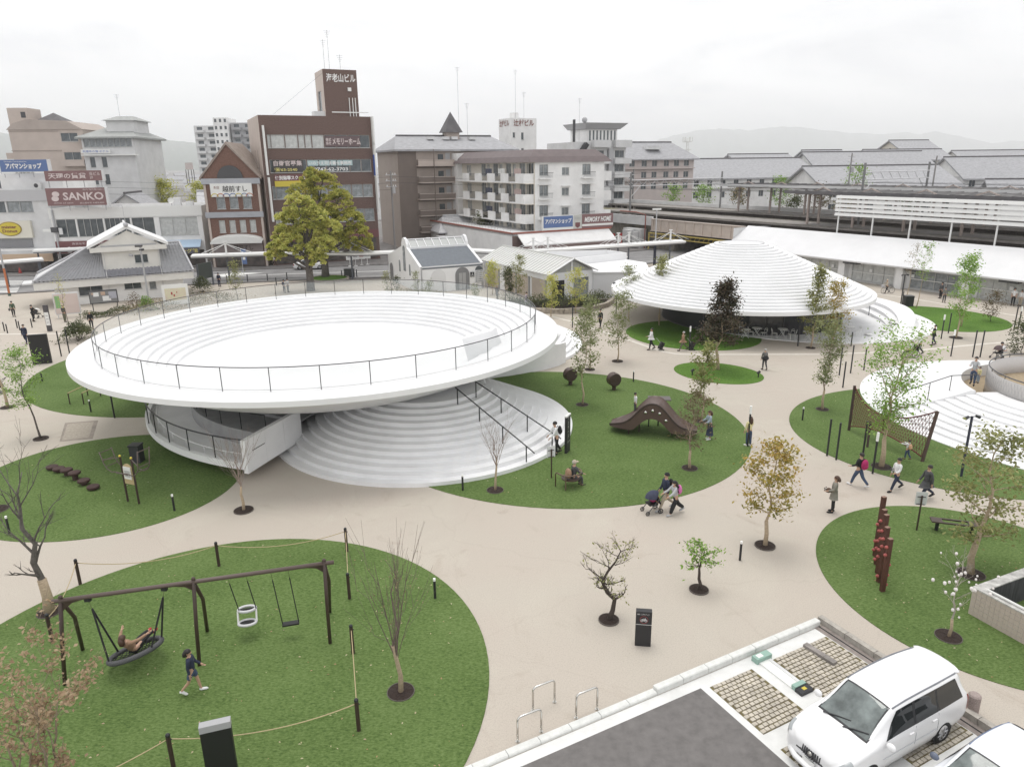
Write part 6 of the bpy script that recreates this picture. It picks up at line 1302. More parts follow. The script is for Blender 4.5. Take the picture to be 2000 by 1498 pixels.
for i,(q,h,lf,lab) in enumerate((((-13.935,80.423,0.000),2.6,'sage','sapling at the left corner of the rest room'),((-13.079,82.048,0.000),1.8,'bush','dark spiky shrub by the rest room side door'),((-10.464,78.559,0.000),3.0,'pale','pale flowering sapling at the front left corner of the rest room'),((-8.937,77.513,0.000),1.9,'pale','thin sapling in front of the blind arch'),((-3.823,75.647,-0.000),1.7,'pale','low sapling right of the rest room door'))):
    tree('sapling',lab,q,h,0.6,0.3,0.035,lf,420,0.075,70+i,'oval',BARKG,0,10,False,cluster=0.2)
sw=MB();pts=[(-1.084,74.874,0.000),(-0.424,71.209,0.000),(2.102,69.489,-0.000),(5.076,68.799,0.000),(7.662,69.651,0.000),(9.722,71.902,0.000),(10.782,74.662,-0.000)]
bed=thing('stone_bed','low rubble stone wall edging the planted bed by the pavilion','wall',pts[0]);r_=random.Random(9)
for a,c in zip(pts[:-1],pts[1:]):
    a,c=Vector(a),Vector(c);L_=(c-a).length;n=int(L_/0.42);d=(c-a).normalized();an=math.atan2(d.y,d.x)
    for i in range(n):
        for lv in range(2):p=a+d*((i+0.5+0.25*lv)*L_/n)-Vector(pts[0]);sw.box((p.x,p.y,0.13+lv*0.24),(L_/n*0.93,0.34+r_.uniform(-.05,.05),0.22+r_.uniform(-.02,.02)),an+r_.uniform(-.06,.06))
struct(sw.build('stone',mat('rubble_stone',(0.42,0.37,0.315),0.9,0.35,3),bed),'stuff')
struct(MB().add([(p[0],p[1],0.3) for p in pts]+[(5.510,74.872,0.300)],[tuple(range(8))]).build('bed_soil',SOIL))
for i,(x,y,h,cr_,lf,lab) in enumerate(((36,163,8.5,2.6,'bright','spring green tree behind the platforms, just right of the flats'),(42,160,9.0,2.4,'bright','second spring green tree behind the low white wall'),(49,158,8.5,2.2,'dry','brownish budding tree behind the low white wall'),(57,156,10.5,2.8,'bright','taller spring tree before the long grey hall'),(64,152,8.8,2.4,'red','reddish budding tree left of the far platform canopy'),(70,150,12.5,3.0,'bright','tallest feathery green tree above the far platform canopy'),(58,150,7.0,1.8,'bush','dark bush tree behind the bridge gantry'),(77,142,7.5,2.2,'bush','green bush tree seen under the canopy roof'),(65,142,6.6,2.2,'dry','low brownish tree under the far canopy end'))):
    tree('spring_tree',lab,(x,y,0),h,cr_,h*0.45,0.16,lf,900,0.2,80+i,'oval',BARKG,0,13,True,cluster=0.6)
for i,(x,y,h,cr_,lab) in enumerate(((-70,150,11.5,3.2,'yellow green tree behind the SANKO sign'),(-63,152,11.0,3.0,'yellowish round tree behind the white shop'),(-78,158,10.5,3.0,'green tree at the foot of the pale hotel'),(-46.5,122,8.0,1.6,'small tree in the gap left of the brick house'))):
    tree('broad_tree',lab,(x,y,0),h,cr_,5.0,0.25,'yellow' if i!=2 else 'sage',2200,0.22,95+i,'oval',BARKG,0,16,False,cluster=0.7)
tree('pine_tree','dark clipped pine beside the old tiled house below the flats',(-4.5,121,0),5.5,2.0,2.2,0.15,'bush',1500,0.16,99,'oval',BARKD,0,9,False,cluster=0.5)
# ------------------------------------------------------------------ play equipment
t=thing('swing_frame','brown steel swing frame with three leaning leg pairs and one long beam','swing set',(-9.3,18.0,0));O_=Vector((-9.3,18.0,0))
FR=[((-12.81,17.02),(-13.2,18.6),(-12.48,17.16)),((-9.3,17.78),(-9.74,19.44),(-9.18,18.0)),((-5.68,18.73),(-6.09,20.37),(-5.67,18.91))]
tops=[]
for f_,b_,a in FR:
    tp=Vector((a[0],a[1],2.78))-O_;tops.append(tp);F_,B_=Vector((f_[0],f_[1],-0.05))-O_,Vector((b_[0],b_[1],-0.05))-O_
    MB().tube([F_,F_.lerp(tp,0.5)+Vector((0,-0.03,0)),tp],0.055,10).build('leg',BROWN,t,True);MB().tube([B_,B_.lerp(tp,0.55)+Vector((0.05,0.12,0.1)),tp-Vector((0,0,0.12))],0.055,10).build('leg',BROWN,t,True)
    MB().ball(tp,0.062,10,6).build('leg_cap',BROWN,t,True)
bd=(tops[2]-tops[0]).normalized();be=Vector((0,0,-0.1))
MB().tube([tops[0]+be-bd*0.25,tops[2]+be+bd*0.28],0.062,12).build('beam',mat('brown_beam',(0.105,0.075,0.065),0.45),t,True)
for tp,s_ in ((tops[0],1),(tops[1],-1),(tops[2],-1)):
    b=MB();n_=Vector((-bd.y,bd.x,0))*0.012;p=[tp+Vector((0,0,-0.12)),tp+bd*s_*0.62+Vector((0,0,-0.14)),tp+bd*s_*0.25+Vector((0,0,-0.22)),tp+Vector((0,0,-0.42))]
    b.v=[tuple(q+n_) for q in p]+[tuple(q-n_) for q in p];b.f=[(0,1,2,3),(7,6,5,4),(0,4,5,1),(1,5,6,2),(2,6,7,3),(3,7,4,0)];b.build('gusset',BROWN,t)
def beam_pt(x):k=(x-O_.x-tops[0].x)/(tops[2].x-tops[0].x);return O_+tops[0].lerp(tops[2],k)+Vector((0,0,-0.17))
NC=Vector((-11.136,17.861,0.500));t=thing('nest_swing','round black rope nest swing hanging tilted from the beam','swing',tuple(NC));nr=0.72;NAX=Vector((-0.30,0.22,1)).normalized();na_=Vector((1,0.1,-0.2)).normalized();na_=(na_-NAX*na_.dot(NAX)).normalized();nb_=NAX.cross(na_)
def npt(r_,a,d=0.0):return na_*r_*math.cos(a)+nb_*r_*math.sin(a)+NAX*d
ROPE=mat('black_rope',(0.022,0.022,0.024),0.8);RINGM=mat('grey_rope_ring',(0.085,0.085,0.09),0.8,0.3,40,bump=0.4)
MB().tube([npt(nr,2*math.pi*i/40) for i in range(41)],0.075,8,False).build('ring',RINGM,t,True)
b=MB()
for k in range(-6,7):
    w=math.sqrt(max(0.01,nr*nr-(k*0.105)**2))
    for dr in (0,1):
        p=[(na_ if dr==0 else nb_)*(w*s_)+(nb_ if dr==0 else na_)*k*0.105+NAX*(-0.16*(1-s_*s_)*(w/nr)) for s_ in (-1,-0.5,0,0.5,1)];b.tube(p,0.014,4,False)
b.build('net',ROPE,t)
cl=[beam_pt(-11.85),beam_pt(-9.95)]
for ci,(c,angs) in enumerate(zip(cl,((150,215),(25,-35)))):
    c=c-NC;MB().box(tuple(c+Vector((0,0,-0.02))),(0.16,0.1,0.1)).build('clamp',BLACK,t)
    j=c+(npt(nr,R(angs[0]))*0.5+npt(nr,R(angs[1]))*0.5-c)*0.16;MB().tube([c,j],0.012,5).build('chain',STEEL,t)
    for a in angs:MB().tube([j,npt(nr,R(a))],0.028,6).build('hanger',ROPE,t)
def chain_swing(name,label,xs,seat,kind):
    S=Vector(seat);t=thing(name,label,'swing',tuple(S));w=0.24 if kind=='flat' else 0.2;dx=bd*w
    if kind=='flat':
        MB().box((0,0,0),(0.5,0.2,0.05),math.atan2(bd.y,bd.x)).build('seat',BLACKM,t)
        ends=[dx*-1+Vector((0,0,0.03)),dx+Vector((0,0,0.03))]
    else:
        M=Matrix.Rotation(math.atan2(bd.y,bd.x),4,'Z');LG=mat('light_grey_rubber',(0.55,0.55,0.56),0.6)
        for zz,yy,m in ((0.0,-0.1,LG),(0.32,0.16,LG)):
            b=MB().tube([(0.26*math.cos(q),yy+0.16*math.sin(q),zz) for q in [2*math.pi*i/16 for i in range(17)]],0.045,6,False);b.v=[tuple(M@Vector(q)) for q in b.v];b.build('seat_ring',m,t,True)
        b=MB().box((0,-0.1,0.0),(0.46,0.22,0.03));b.box((0,0.14,0.3),(0.46,0.05,0.1));b.v=[tuple(M@Vector(q)) for q in b.v];b.build('seat',BLACKM,t)
        for s_ in (-1,1):b=MB().tube([(0.27*s_,-0.06,0.0),(0.27*s_,0.1,0.32)],0.03,6);b.v=[tuple(M@Vector(q)) for q in b.v];b.build('side_strap',WSIGN,t)
        ends=[dx*-1.25+Vector((0,0.1,0.34)),dx*1.25+Vector((0,0.1,0.34))]
    for x,e in zip(xs,ends):c=beam_pt(x)-S;MB().tube([c,c.lerp(e,0.15)],0.01,5).build('hook',STEEL,t);MB().tube([c.lerp(e,0.13),e],0.016,5).build('chain',ROPE,t)
chain_swing('toddler_swing','grey toddler swing seat on two chains, middle of the beam',(-8.3,-7.82),(-8.295,19.164,0.550),'tod');chain_swing('flat_swing','flat black swing seat on two chains at the right of the beam',(-7.15,-6.68),(-6.939,19.077,0.500),'flat')
POSTB=mat('dark_brown_post',(0.045,0.026,0.02),0.55);JUTE=mat('jute_rope',(0.46,0.37,0.22),0.9,0.25,60)
posts=[(-15.331,22.194,0.000),(-10.847,23.271,0.000),(-6.347,24.220,-0.000),(-5.582,21.081,0.000),(-4.872,18.253,0.000),(-4.082,15.163,-0.000),(-8.395,14.057,-0.000)]
plab=['furthest left on the paving edge','at the far edge of the swing lawn','at the far right end of the back rope','second along the right hand rope','third along the right hand rope','nearest at the front right corner','at the front beside the black sign slab','behind the left swing legs']
pp=posts+[(-14.358,18.993,0.000)]
p0=None
for p,lab in zip(pp,plab):
    t=thing('rope_post','dark brown rope post with ball top, '+lab,'post',p,0,'rope posts around the swing lawn');MB().cyl((0,0,-0.05),0.055,0.98,10).build('shaft',POSTB,t,False);MB().ball((0,0,0.96),0.06,10,6).build('ball_cap',BLACK,t,True);MB().tube([(0.05,0,0.86),(0.09,0,0.84)],0.015,5).build('eyelet',BLACK,t)
def rope(a,c,sag,label):
    a,c=Vector(a)+Vector((0,0,0.86)),Vector(c)+Vector((0,0,0.86));n=18;ctr=a.copy()
    b=MB();b.tube([a.lerp(c,i/n)-Vector((0,0,sag*4*(i/n)*(1-i/n)))-ctr for i in range(n+1)],0.014,5)
    o=b.build('rope',JUTE,None,True);o.location=ctr;tag(o,label,'rope','ropes slung between the rope posts')
for a,c,s_,lab in ((0,1,0.3,'rope slung across the back left of the swing lawn'),(1,2,0.3,'rope slung across the back right of the swing lawn'),(2,3,0.22,'short far rope on the right of the swing lawn'),(4,5,0.25,'rope hanging between the two nearest right posts'),(5,6,0.3,'rope slung across the front right of the swing lawn'),(0,7,0.25,'rope running to the post behind the left swing legs')):rope(pp[a],pp[c],s_,'jute '+lab)
rope(posts[6],(-12.4,11.5,0),0.3,'jute rope slung across the front left past the withered tree')
SLAB=mat('black_slab',(0.011,0.011,0.012),0.5)
t=thing('sign_slab','big plain black sign slab with grey cap in the bottom left foreground','sign',(-6.842,13.330,-0.000),R(18));MB().b2((-0.33,-0.09,0),(0.33,0.09,1.98)).build('body',SLAB,t);MB().b2((-0.335,-0.095,1.82),(0.335,0.095,1.99)).build('cap',mat('grey_cap',(0.36,0.36,0.37),0.5),t)
t=thing('bicycle_sign','short black sign pillar with a bicycle symbol in a red ring','sign',(3.872,18.516,0.000),R(-8));MB().b2((-0.235,-0.09,0),(0.235,0.09,1.2)).build('body',mat('charcoal_pillar',(0.022,0.022,0.024),0.5),t)
MB().b2((-0.235,-0.094,0.755),(0.235,-0.09,0.767)).build('divider',WSIGN,t)
def ring_xz(par,c,r_,th,m,name,y):
    b=MB();b.tube([(c[0]+r_*math.cos(2*math.pi*i/24),y,c[1]+r_*math.sin(2*math.pi*i/24)) for i in range(25)],th,4,False);return b.build(name,m,par)
ring_xz(t,(0,0.93),0.12,0.006,mat('dark_red_ring',(0.33,0.05,0.05),0.5),'red_ring',-0.095)
for x in (-0.055,0.055):ring_xz(t,(x,0.905),0.036,0.007,WTXT,'bicycle_wheel',-0.097)
MB().tube([(-0.055,-0.097,0.905),(-0.025,-0.097,0.965),(0.035,-0.097,0.965),(0.055,-0.097,0.905)],0.006,4).build('bicycle_frame',WTXT,t);MB().tube([(-0.03,-0.097,0.95),(0.0,-0.097,0.905),(0.035,-0.097,0.965),(0.03,-0.097,0.985),(0.05,-0.097,0.985)],0.006,4).build('bicycle_frame',WTXT,t)
text('駐輪禁止 ここに置かないでください',t,WTXT,0.36,0.045,(-0.02,-0.096,1.12),ext=0)
t=thing('sign_slab','tall charcoal sign slab with vertical white lettering beside the stepped mound','sign',(2.763,33.764,0.000),R(66));MB().b2((-0.26,-0.06,0),(0.26,0.06,2.0)).build('body',mat('charcoal_pillar',(0.02,0.02,0.02),0.5),t);MB().b2((-0.30,-0.07,1.95),(0.30,0.07,2.02)).build('cap',WSIGN,t)
for rz_,y in ((0,-0.066),):text('ス\nテ\nー\nジ',t,WTXT,0.16,0.85,(-0.05,y,1.25));text('利用のご案内',t,WTXT,0.34,0.07,(0,y,0.6));text('↖',t,WTXT,0.16,0.16,(0,y,1.84))
t=thing('sign_slab','tall black sign slab standing beside the thin poles at far left','sign',(-35.485,52.467,0.000),R(18));MB().b2((-0.62,-0.12,0),(0.62,0.12,2.25)).build('body',SLAB,t)
t=thing('sign_pillar','slim pillar sign with a dark head and white panel in front of the police box','sign',(-41.878,63.790,0.000),R(10));MB().b2((-0.2,-0.08,0),(0.2,0.08,2.4)).build('body',mat('dark_grey_pillar',(0.07,0.065,0.07),0.5),t);MB().b2((-0.17,-0.09,0.55),(0.17,-0.08,1.75)).build('white_panel',WSIGN,t)
for k in range(3):MB().b2((-0.1,-0.095,0.8+0.3*k),(0.1,-0.09,0.86+0.3*k)).build('text_line',GREYM,t)
def post_notice(label,loc,rz,ph=1.35,w=0.42,h=0.55):
    t=thing('notice_sign',label,'sign',loc,rz);MB().cyl((0,0,0),0.035,ph,8).build('post',BROWN,t);MB().b2((-w/2,0.05,ph-h*0.75),(w/2,0.065,ph+h*0.25)).build('plate',mat('pale_plate',(0.64,0.65,0.65),0.5),t)
    for z in (ph-0.4,ph-0.08):MB().b2((-0.15,0.03,z),(0.15,0.05,z+0.03)).build('bracket',FRAME_D,t)
post_notice('white notice plate on a brown post in front of the stepped mound',(1.781,30.627,0.000),R(20),1.45);post_notice('white notice plate on a brown post on the climbing lawn',(15.884,25.290,0.000),R(-10),1.5)
def bollard_light(loc,lab,h=0.78):
    t=thing('bollard_light','low black bollard light with white cap '+lab,'bollard',loc,0,'low bollard lights around the lawns');MB().cyl((0,0,0),0.045,h-0.09,10).build('post',BLACK,t);MB().cyl((0,0,h-0.09),0.045,0.09,10).build('lamp',WLAMP,t)
for q,lab in (((-2.685,21.049,0.000),'at the right edge of the swing lawn'),((-14.491,27.763,0.000),'on the front edge of the stepping stone lawn'),((-20.334,25.955,0.000),'at the left edge of the stepping stone lawn'),((-25.416,40.951,0.000),'in front of the parallel bars'),((-32.528,47.656,0.000),'at the far left of the upper lawn'),((-2.270,29.428,-0.000),'in front of the stepped mound'),((8.108,45.799,0.000),'behind the slide hump'),((16.344,37.988,-0.000),'at the left tip of the net lawn'),((8.287,23.249,0.000),'on the paving between two young trees')):bollard_light(q,lab)
def thin_pole(loc,h,lab,lamp=False,m=BLACK):
    t=thing('lamp_pole' if lamp else 'thin_pole',('black pole with a white lamp head ' if lamp else 'plain slim black pole ')+lab,'lamp' if lamp else 'pole',loc,0,'slim lamp poles on the paving' if lamp else 'plain slim poles on the paving')
    MB().cyl((0,0,0),0.048,h-(0.42 if lamp else 0),8).build('shaft',m,t)
    if lamp:MB().cyl((0,0,h-0.42),0.062,0.42,8).build('lamp',WLAMP,t)
    else:MB().cyl((0,0,h),0.05,0.02,8).build('cap',m,t)
for q,h,lab,L_ in (((33.989,51.004,0.000),2.0,'left of a pair near the railed pit',0),((34.476,50.907,0.000),2.0,'right of a pair near the railed pit',0),((32.555,51.294,0.000),2.0,'in front of the upper right lawn',1),((34.953,56.708,0.000),2.0,'at the left edge of the upper right lawn',1),((36.671,58.646,0.000),1.7,'at the foot of the upper right lawn',0),((42.730,59.472,0.000),2.0,'left of a pair at the right edge of the upper lawn',0),((43.194,59.644,0.000),2.0,'at the far right end of the upper lawn',1),((24.508,47.925,-0.000),2.0,'at the far left edge of the stepped dome',1),((23.257,47.212,0.000),1.95,'middle of three beside the vase shaped tree',0),((22.281,46.755,0.000),1.95,'behind the vase shaped tree',0),((21.294,43.987,0.000),1.7,'nearest the corner of the net lawn',0),((26.716,54.724,0.000),1.1,'short, on the front edge of the cafe terrace',0),((15.568,32.887,0.000),1.9,'left of a pair at the front of the net lawn',0),((15.797,32.365,0.000),1.9,'right of a pair at the front of the net lawn',0),((17.085,32.388,0.000),1.95,'beside the lamp in front of the net',0),((16.767,30.698,-0.000),2.05,'in front of the climbing net',1),((12.055,34.217,0.000),2.2,'behind the girl in the yellow cardigan',1),((13.821,54.068,0.000),1.9,'on the oval lawn beside the suitcase walkers',1),((-23.427,39.873,-0.000),2.2,'below the left rim of the dish',0),((-35.623,53.513,0.000),2.05,'just right of the far black slab',0),((-35.352,54.579,0.000),2.0,'second right of the far black slab',0),((-35.170,55.366,0.000),1.95,'next to the rim of the dish at far left',0),((5.451,62.592,0.000),1.9,'hidden among trees right of the dish',0)):thin_pole(q,h,lab,bool(L_))
for i,(q,lab) in enumerate((((-46.178,64.029,0.000),'far left, front of a row'),((-45.312,63.153,0.000),'second of the far left row'),((-45.839,65.291,0.000),'third of the far left row'),((-45.010,64.385,0.000),'fourth of the far left row'),((-44.553,65.435,0.000),'last of the far left row by the pillar sign'))):
    t=thing('bollard','thin dark bollard '+lab,'bollard',q,0,'thin bollards left of the police box');MB().cyl((0,0,0),0.05,0.85,8).build('shaft',BLACK,t);MB().cyl((0,0,0.85),0.05,0.02,8).build('cap',GREYM,t)
for i,q in enumerate(((-33.614,91.551,0.000),(-31.132,91.773,0.000),(-28.965,92.874,0.000),(-28.958,88.364,0.000),(-22.130,94.066,0.000),(-20.333,94.812,0.000),(-38.004,89.452,0.000),(-35.992,90.911,0.000))):
    t=thing('bollard','dark street bollard behind the dish rail, '+('fourth from the left','sixth from the left','last before the camphor trees','set back on the paving by the girl','just left of the black cabinet','just right of the black cabinet','first from the left','second from the left')[i],'bollard',q,0,'street bollards behind the dish');MB().cyl((0,0,0),0.07,0.95,8).build('shaft',FRAME_D,t);MB().cyl((0,0,0.95),0.075,0.03,8).build('cap',FRAME_D,t)
t=thing('utility_cabinet','black utility cabinet on the kerb right of the camphor trees','cabinet',(-21.104,93.982,0.000),R(5));MB().b2((-0.65,-0.3,0.1),(0.65,0.3,1.15)).build('body',mat('charcoal_cabinet',(0.05,0.05,0.052),0.6),t);MB().b2((-0.68,-0.33,1.15),(0.68,0.33,1.2)).build('lid',FRAME_D,t);MB().b2((-0.6,-0.25,0),(0.6,0.25,0.1)).build('plinth',GREYC,t);MB().b2((-0.01,-0.31,0.15),(0.01,-0.3,1.1)).build('door_gap',BLACKM,t)
def twin_lamp(label,loc,h,m=NAVY,rz=0.2):
    t=thing('twin_lamp',label,'lamp',loc,rz);MB().tube([(0,0,0),(0,0,h)],0.055,8).build('pole',m,t);MB().tube([(-0.28,0,h-0.02),(0.28,0,h-0.02)],0.022,6).build('arm',BLACK,t)
    for s_ in (-1,1):MB().tube([(0.2*s_,0,h),(0.38*s_,-0.04,h-0.07)],0.06,8,True,0.075).build('lamp_head',BLACK,t)
twin_lamp('dark blue twin head lamp on the net lawn by the white dome',(20.624,30.239,0.000),2.95);twin_lamp('black twin head lamp in front of the cafe tables',(22.605,54.934,0.000),3.0,BLACK);twin_lamp('black twin head lamp at the left end of the cafe roof',(10.034,67.507,0.000),3.2,BLACK);twin_lamp('black twin head lamp behind the black bin near the station',(38.298,69.515,0.000),3.3,BLACK)
POD=mat('brown_rubber',(0.055,0.028,0.024),0.8,0.15,8)
for q,h,lab in (((-22.502,32.362,0.000),0.12,'far left of the row'),((-21.984,32.042,0.000),0.16,'second of the row'),((-21.329,31.604,0.000),0.28,'third of the row'),((-20.656,31.118,0.000),0.34,'fourth and tallest of the row'),((-19.912,30.531,0.000),0.20,'fifth of the row'),((-19.199,30.017,0.000),0.12,'nearest, right end of the row')):
    t=thing('stepping_pod','round brown stepping pod, '+lab,'stepping pod',q,0,'brown stepping pods on the left lawn');MB().lathe([(0.001,0),(0.13,0),(0.13,h)],n=16).build('stem',POD,t);MB().lathe([(0.001,h-0.05),(0.24,h-0.05),(0.27,h-0.02),(0.27,h+0.05),(0.25,h+0.075),(0.001,h+0.08)],n=22).build('top',POD,t)
t=thing('ladder_gym','brown exercise frame with two curved overhead ladders and a notice panel','exercise frame',(-16.661,28.599,0.000),R(-22))
for x in (-0.33,0.33):
    MB().tube([(x,0,0),(x,0,2.15)],0.045,8).build('post',POSTB,t);MB().ball((x,0,2.17),0.055,8,6).build('cap',YELS,t,True)
TUBE=mat('brown_tube',(0.10,0.075,0.065),0.4)
for s_,lift in ((-1,0.0),(1,0.35)):
    for y in (-0.3,0.3):MB().tube([(s_*0.33,y,1.55),(s_*0.6,y,1.5),(s_*0.85,y,1.62),(s_*1.0,y,1.85),(s_*1.15,y,2.35+lift)],0.024,6).build('ladder_rail',TUBE,t,True)
    for z,x in ((1.7,0.9),(1.95,1.04),(2.3+lift,1.14)):MB().tube([(s_*x,-0.3,z),(s_*x,0.3,z)],0.018,6).build('rung',TUBE,t)
    MB().tube([(s_*0.33,0,2.1),(s_*1.05,-0.3,2.0)],0.02,6).build('brace',TUBE,t);MB().tube([(-0.33*s_,-0.3,1.55),(0.33*s_,-0.3,1.5)],0.024,6).build('cross_tube',TUBE,t)
arch_panel(t,0.56,0.95,mat('sand_panel',(0.46,0.36,0.20),0.7),'panel',(0,0.02,0.9),0,0.03);MB().b2((-0.21,-0.05,1.15),(0.21,-0.025,1.72)).build('notice',WSIGN,t);MB().b2((-0.15,-0.056,1.25),(0.15,-0.05,1.55)).build('print',mat('grey_print',(0.45,0.45,0.45),0.7),t)
t=thing('litter_bin','dark tapered bin behind the exercise frame under the ramp ring','bin',(-18.732,33.191,0.000));MB().prism([(-.24,-.24),(.24,-.24),(.24,.24),(-.24,.24)],0,0.88).build('body',mat('charcoal_bin',(0.035,0.035,0.04),0.6),t);MB().b2((-.27,-.27,0.88),(.27,.27,0.95)).build('lid',BLACK,t)
t=thing('litter_bin','small black bin with a post beside the station lawn','bin',(39.527,70.500,0.000));MB().b2((-.4,-.35,0),(.4,.35,1.0)).build('body',BLACK,t);MB().b2((-.43,-.38,1.0),(.43,.38,1.06)).build('lid',FRAME_D,t);MB().tube([(-.55,0,0),(-.55,0,1.5)],.05,6).build('post',BLACK,t)
for a,c,lab in (((137,790),(172,773),'left'),((164,790),(197,774),'right')):pass
for A_,B_,lab in (((-27.58,42.48),(-27.45,44.23),'left one of two, partly clear of the dish'),((-26.7,42.45),(-26.54,44.09),'right one of two, half under the dish rim')):
    t=thing('exercise_bar','brass topped exercise bar, '+lab,'bar',(A_[0],A_[1],0));d=(B_[0]-A_[0],B_[1]-A_[1])
    for q in ((0,0),d):MB().tube([(q[0],q[1],0),(q[0],q[1],0.72)],0.035,8).build('leg',POSTB,t)
    MB().tube([(0,0,0.74),(d[0],d[1],0.74)],0.035,8).build('bar',mat('brass_bar',(0.42,0.34,0.17),0.4),t)
t=thing('hump_slide','brown arched slide hump with silver studs on thin legs','slide',(7.6,36.3,0),R(-17));SLM=mat('brown_slide',(0.085,0.052,0.042),0.38,0.12,2)
n=28;L0,L1=-2.05,2.05;sv=MB();wdt=1.5
def hz(u):return 0.52+1.32*math.exp(-abs(u*2.3/1.06)**2.3)-0.12*max(0,(abs(u)-0.75)/0.25)
for i in range(n+1):
    u=-1+2*i/n;x=2.3*u;z=hz(u);taper=1-0.85*max(0,(abs(u)-0.55)/0.45)**1.6
    sk=0.04+0.72*(1-abs(u)**2.6)
    for y_,dz in ((-wdt/2,0.05),(-wdt/2+0.08,0.0),(0.0,-0.05),(wdt/2-0.08,0.0),(wdt/2,0.05),(wdt/2+0.02,-0.04-sk*0.75),(-wdt/2-0.06,-0.04-sk*0.95)):sv.v.append((x,y_*(0.45+0.55*taper),max(0.36,z+dz)))
sv.f=[(i*7+k,i*7+(k+1)%7,(i+1)*7+(k+1)%7,(i+1)*7+k) for i in range(n) for k in range(7)]+[tuple(range(6,-1,-1)),tuple(n*7+k for k in range(7))]
o=sv.build('hump',SLM,t);shade_angle(o,40)
MB().tube([(2.3*u,-wdt/2*(0.45+0.55*(1-0.85*max(0,(abs(u)-0.55)/0.45)**1.6)),hz(u)+0.06) for u in [-1+i/14 for i in range(29)]],0.05,6).build('rim',mat('dark_rim',(0.05,0.032,0.028),0.45),t,True)
for i,u in enumerate((-0.17,0.0,0.17,0.33)):MB().ball((2.15*u,-wdt/2-0.06,hz(u)-0.30),0.085,10,6,(1,0.6,1)).build('stud',STEEL,t,True)
for x,y in ((-1.7,0.1),(-1.25,-0.5),(-1.1,0.5),(-0.75,-0.1),(1.0,-0.1),(1.3,-0.5),(1.5,0.4),(1.7,0.0)):MB().tube([(x,y,0),(x,y,0.55)],0.035,6).build('leg',BLACK if y>0.3 else POSTB,t)
MB().box((0.15,1.15,1.62),(1.2,0.7,0.05),R(12)).build('roof_plate',mat('grey_plate',(0.10,0.085,0.08),0.5),t);MB().tube([(0.15,1.15,0),(0.15,1.15,1.6)],0.04,6).build('plate_post',BLACK,t);MB().box((-0.7,0.95,0.78),(0.9,0.6,0.06)).build('deck',POSTB,t)
for x in (-1.05,-0.35):MB().tube([(x,0.95,0),(x,0.95,0.78)],0.035,6).build('leg',BLACK,t)
for q,rz,lab in (((3.858,45.281,0.000),25,'left, nearest the dish'),((6.563,44.046,0.000),20,'right, by the slender tree')):
    t=thing('drum_toy','brown drum shaped play toy on a short post, '+lab,'play drum',q,R(rz),'brown drum toys on the central turf');MB().cyl((0,0,0),0.13,0.5,10).build('post',POSTB,t)
    for s_,r_,nm in ((1,0.42,'shell'),(-1,0.40,'face')):
        o=MB().lathe([(0.001,0.0),(r_,0.0),(r_+0.02,0.05),(r_+0.02,0.42 if s_>0 else 0.06),(0.001,0.42 if s_>0 else 0.06)],n=28).build(nm,SLM if s_>0 else POSTB,t);o.matrix_local=Matrix.Translation((0,-0.18 if s_>0 else -0.20,0.72))@Matrix.Rotation(R(-90),4,'X')
    MB().tube([(0,0,1.1),(0,0,1.18)],0.05,8).build('knob',BROWN,t)
t=thing('hoop_chair','brown steel hoop armchair on the turf in front of the mound','chair',(2.650,29.607,0.000),R(35));arc=[(0.55*math.cos(q),0.15+0.48*math.sin(q),0.72) for q in [math.pi+math.pi*i/14 for i in range(15)]]
MB().tube([(0.55,0.5,0)]+[(0.55,0.5,0.66),(0.55,0.42,0.72)]+arc[::-1]+[(-0.55,0.42,0.72),(-0.55,0.5,0.66),(-0.55,0.5,0)],0.03,6).build('hoop',mat('bronze_tube',(0.13,0.085,0.06),0.4),t,True)
for x,y in ((-0.45,-0.1),(0.45,-0.1)):MB().tube([(x,y,0),(x,y,0.7)],0.03,6).build('leg',MATS['bronze_tube'],t)
MB().lathe([(0.001,0.42),(0.42,0.42),(0.42,0.46),(0.001,0.46)],(0,0.1,0),20).build('seat',BROWN,t)
GP=[((12.465,21.145,0.000),2.0),((12.630,21.702,0.000),2.12),((12.855,22.250,0.000),2.3),((13.089,22.821,0.000),2.2),((13.334,23.418,0.000),2.4)]
HOLD=mat('pink_red_hold',(0.36,0.085,0.075),0.45)
t=thing('climbing_posts','row of five tall red brown climbing posts with pink red holds','climbing frame',GP[0][0],R(16));base=Vector(GP[0][0]);hm_=MB().ball((0,0,0),0.075,8,6,(1,0.8,0.8)).mesh('hold',HOLD,True);r_=random.Random(4)
Mi=Matrix.Rotation(R(-16),4,'Z')
for i,(p,h) in enumerate(GP):
    c=Mi@(Vector(p)-base);b=MB();w,d=0.15,0.12;tl=0.09*(1 if i%2 else -1)
    b.prism([(c.x-w/2,c.y-d/2),(c.x+w/2,c.y-d/2),(c.x+w/2,c.y+d/2),(c.x-w/2,c.y+d/2)],0,h);b.build('post',RUST,t)
    b=MB().b2((c.x-w/2-.002,c.y-d/2-.002,h),(c.x+w/2+.002,c.y+d/2+.002,h+0.015));b.build('post_top',mat('cut_timber',(0.24,0.15,0.115),0.8),t)
    for k in range(5):inst('hold',hm_,t,(c.x+(w/2+0.03)*(1 if r_.random()<.4 else -1),c.y,0.3+k*0.36+r_.uniform(-.06,.06)))
for k,z in enumerate((0.25,0.9,1.5)):
    a,c=Mi@(Vector(GP[0][0])-base),Mi@(Vector(GP[4][0])-base);MB().tube([(a.x+0.02,a.y,z),(c.x+0.02,c.y,z)],0.022,6).build('tie_rod',BLACK,t)
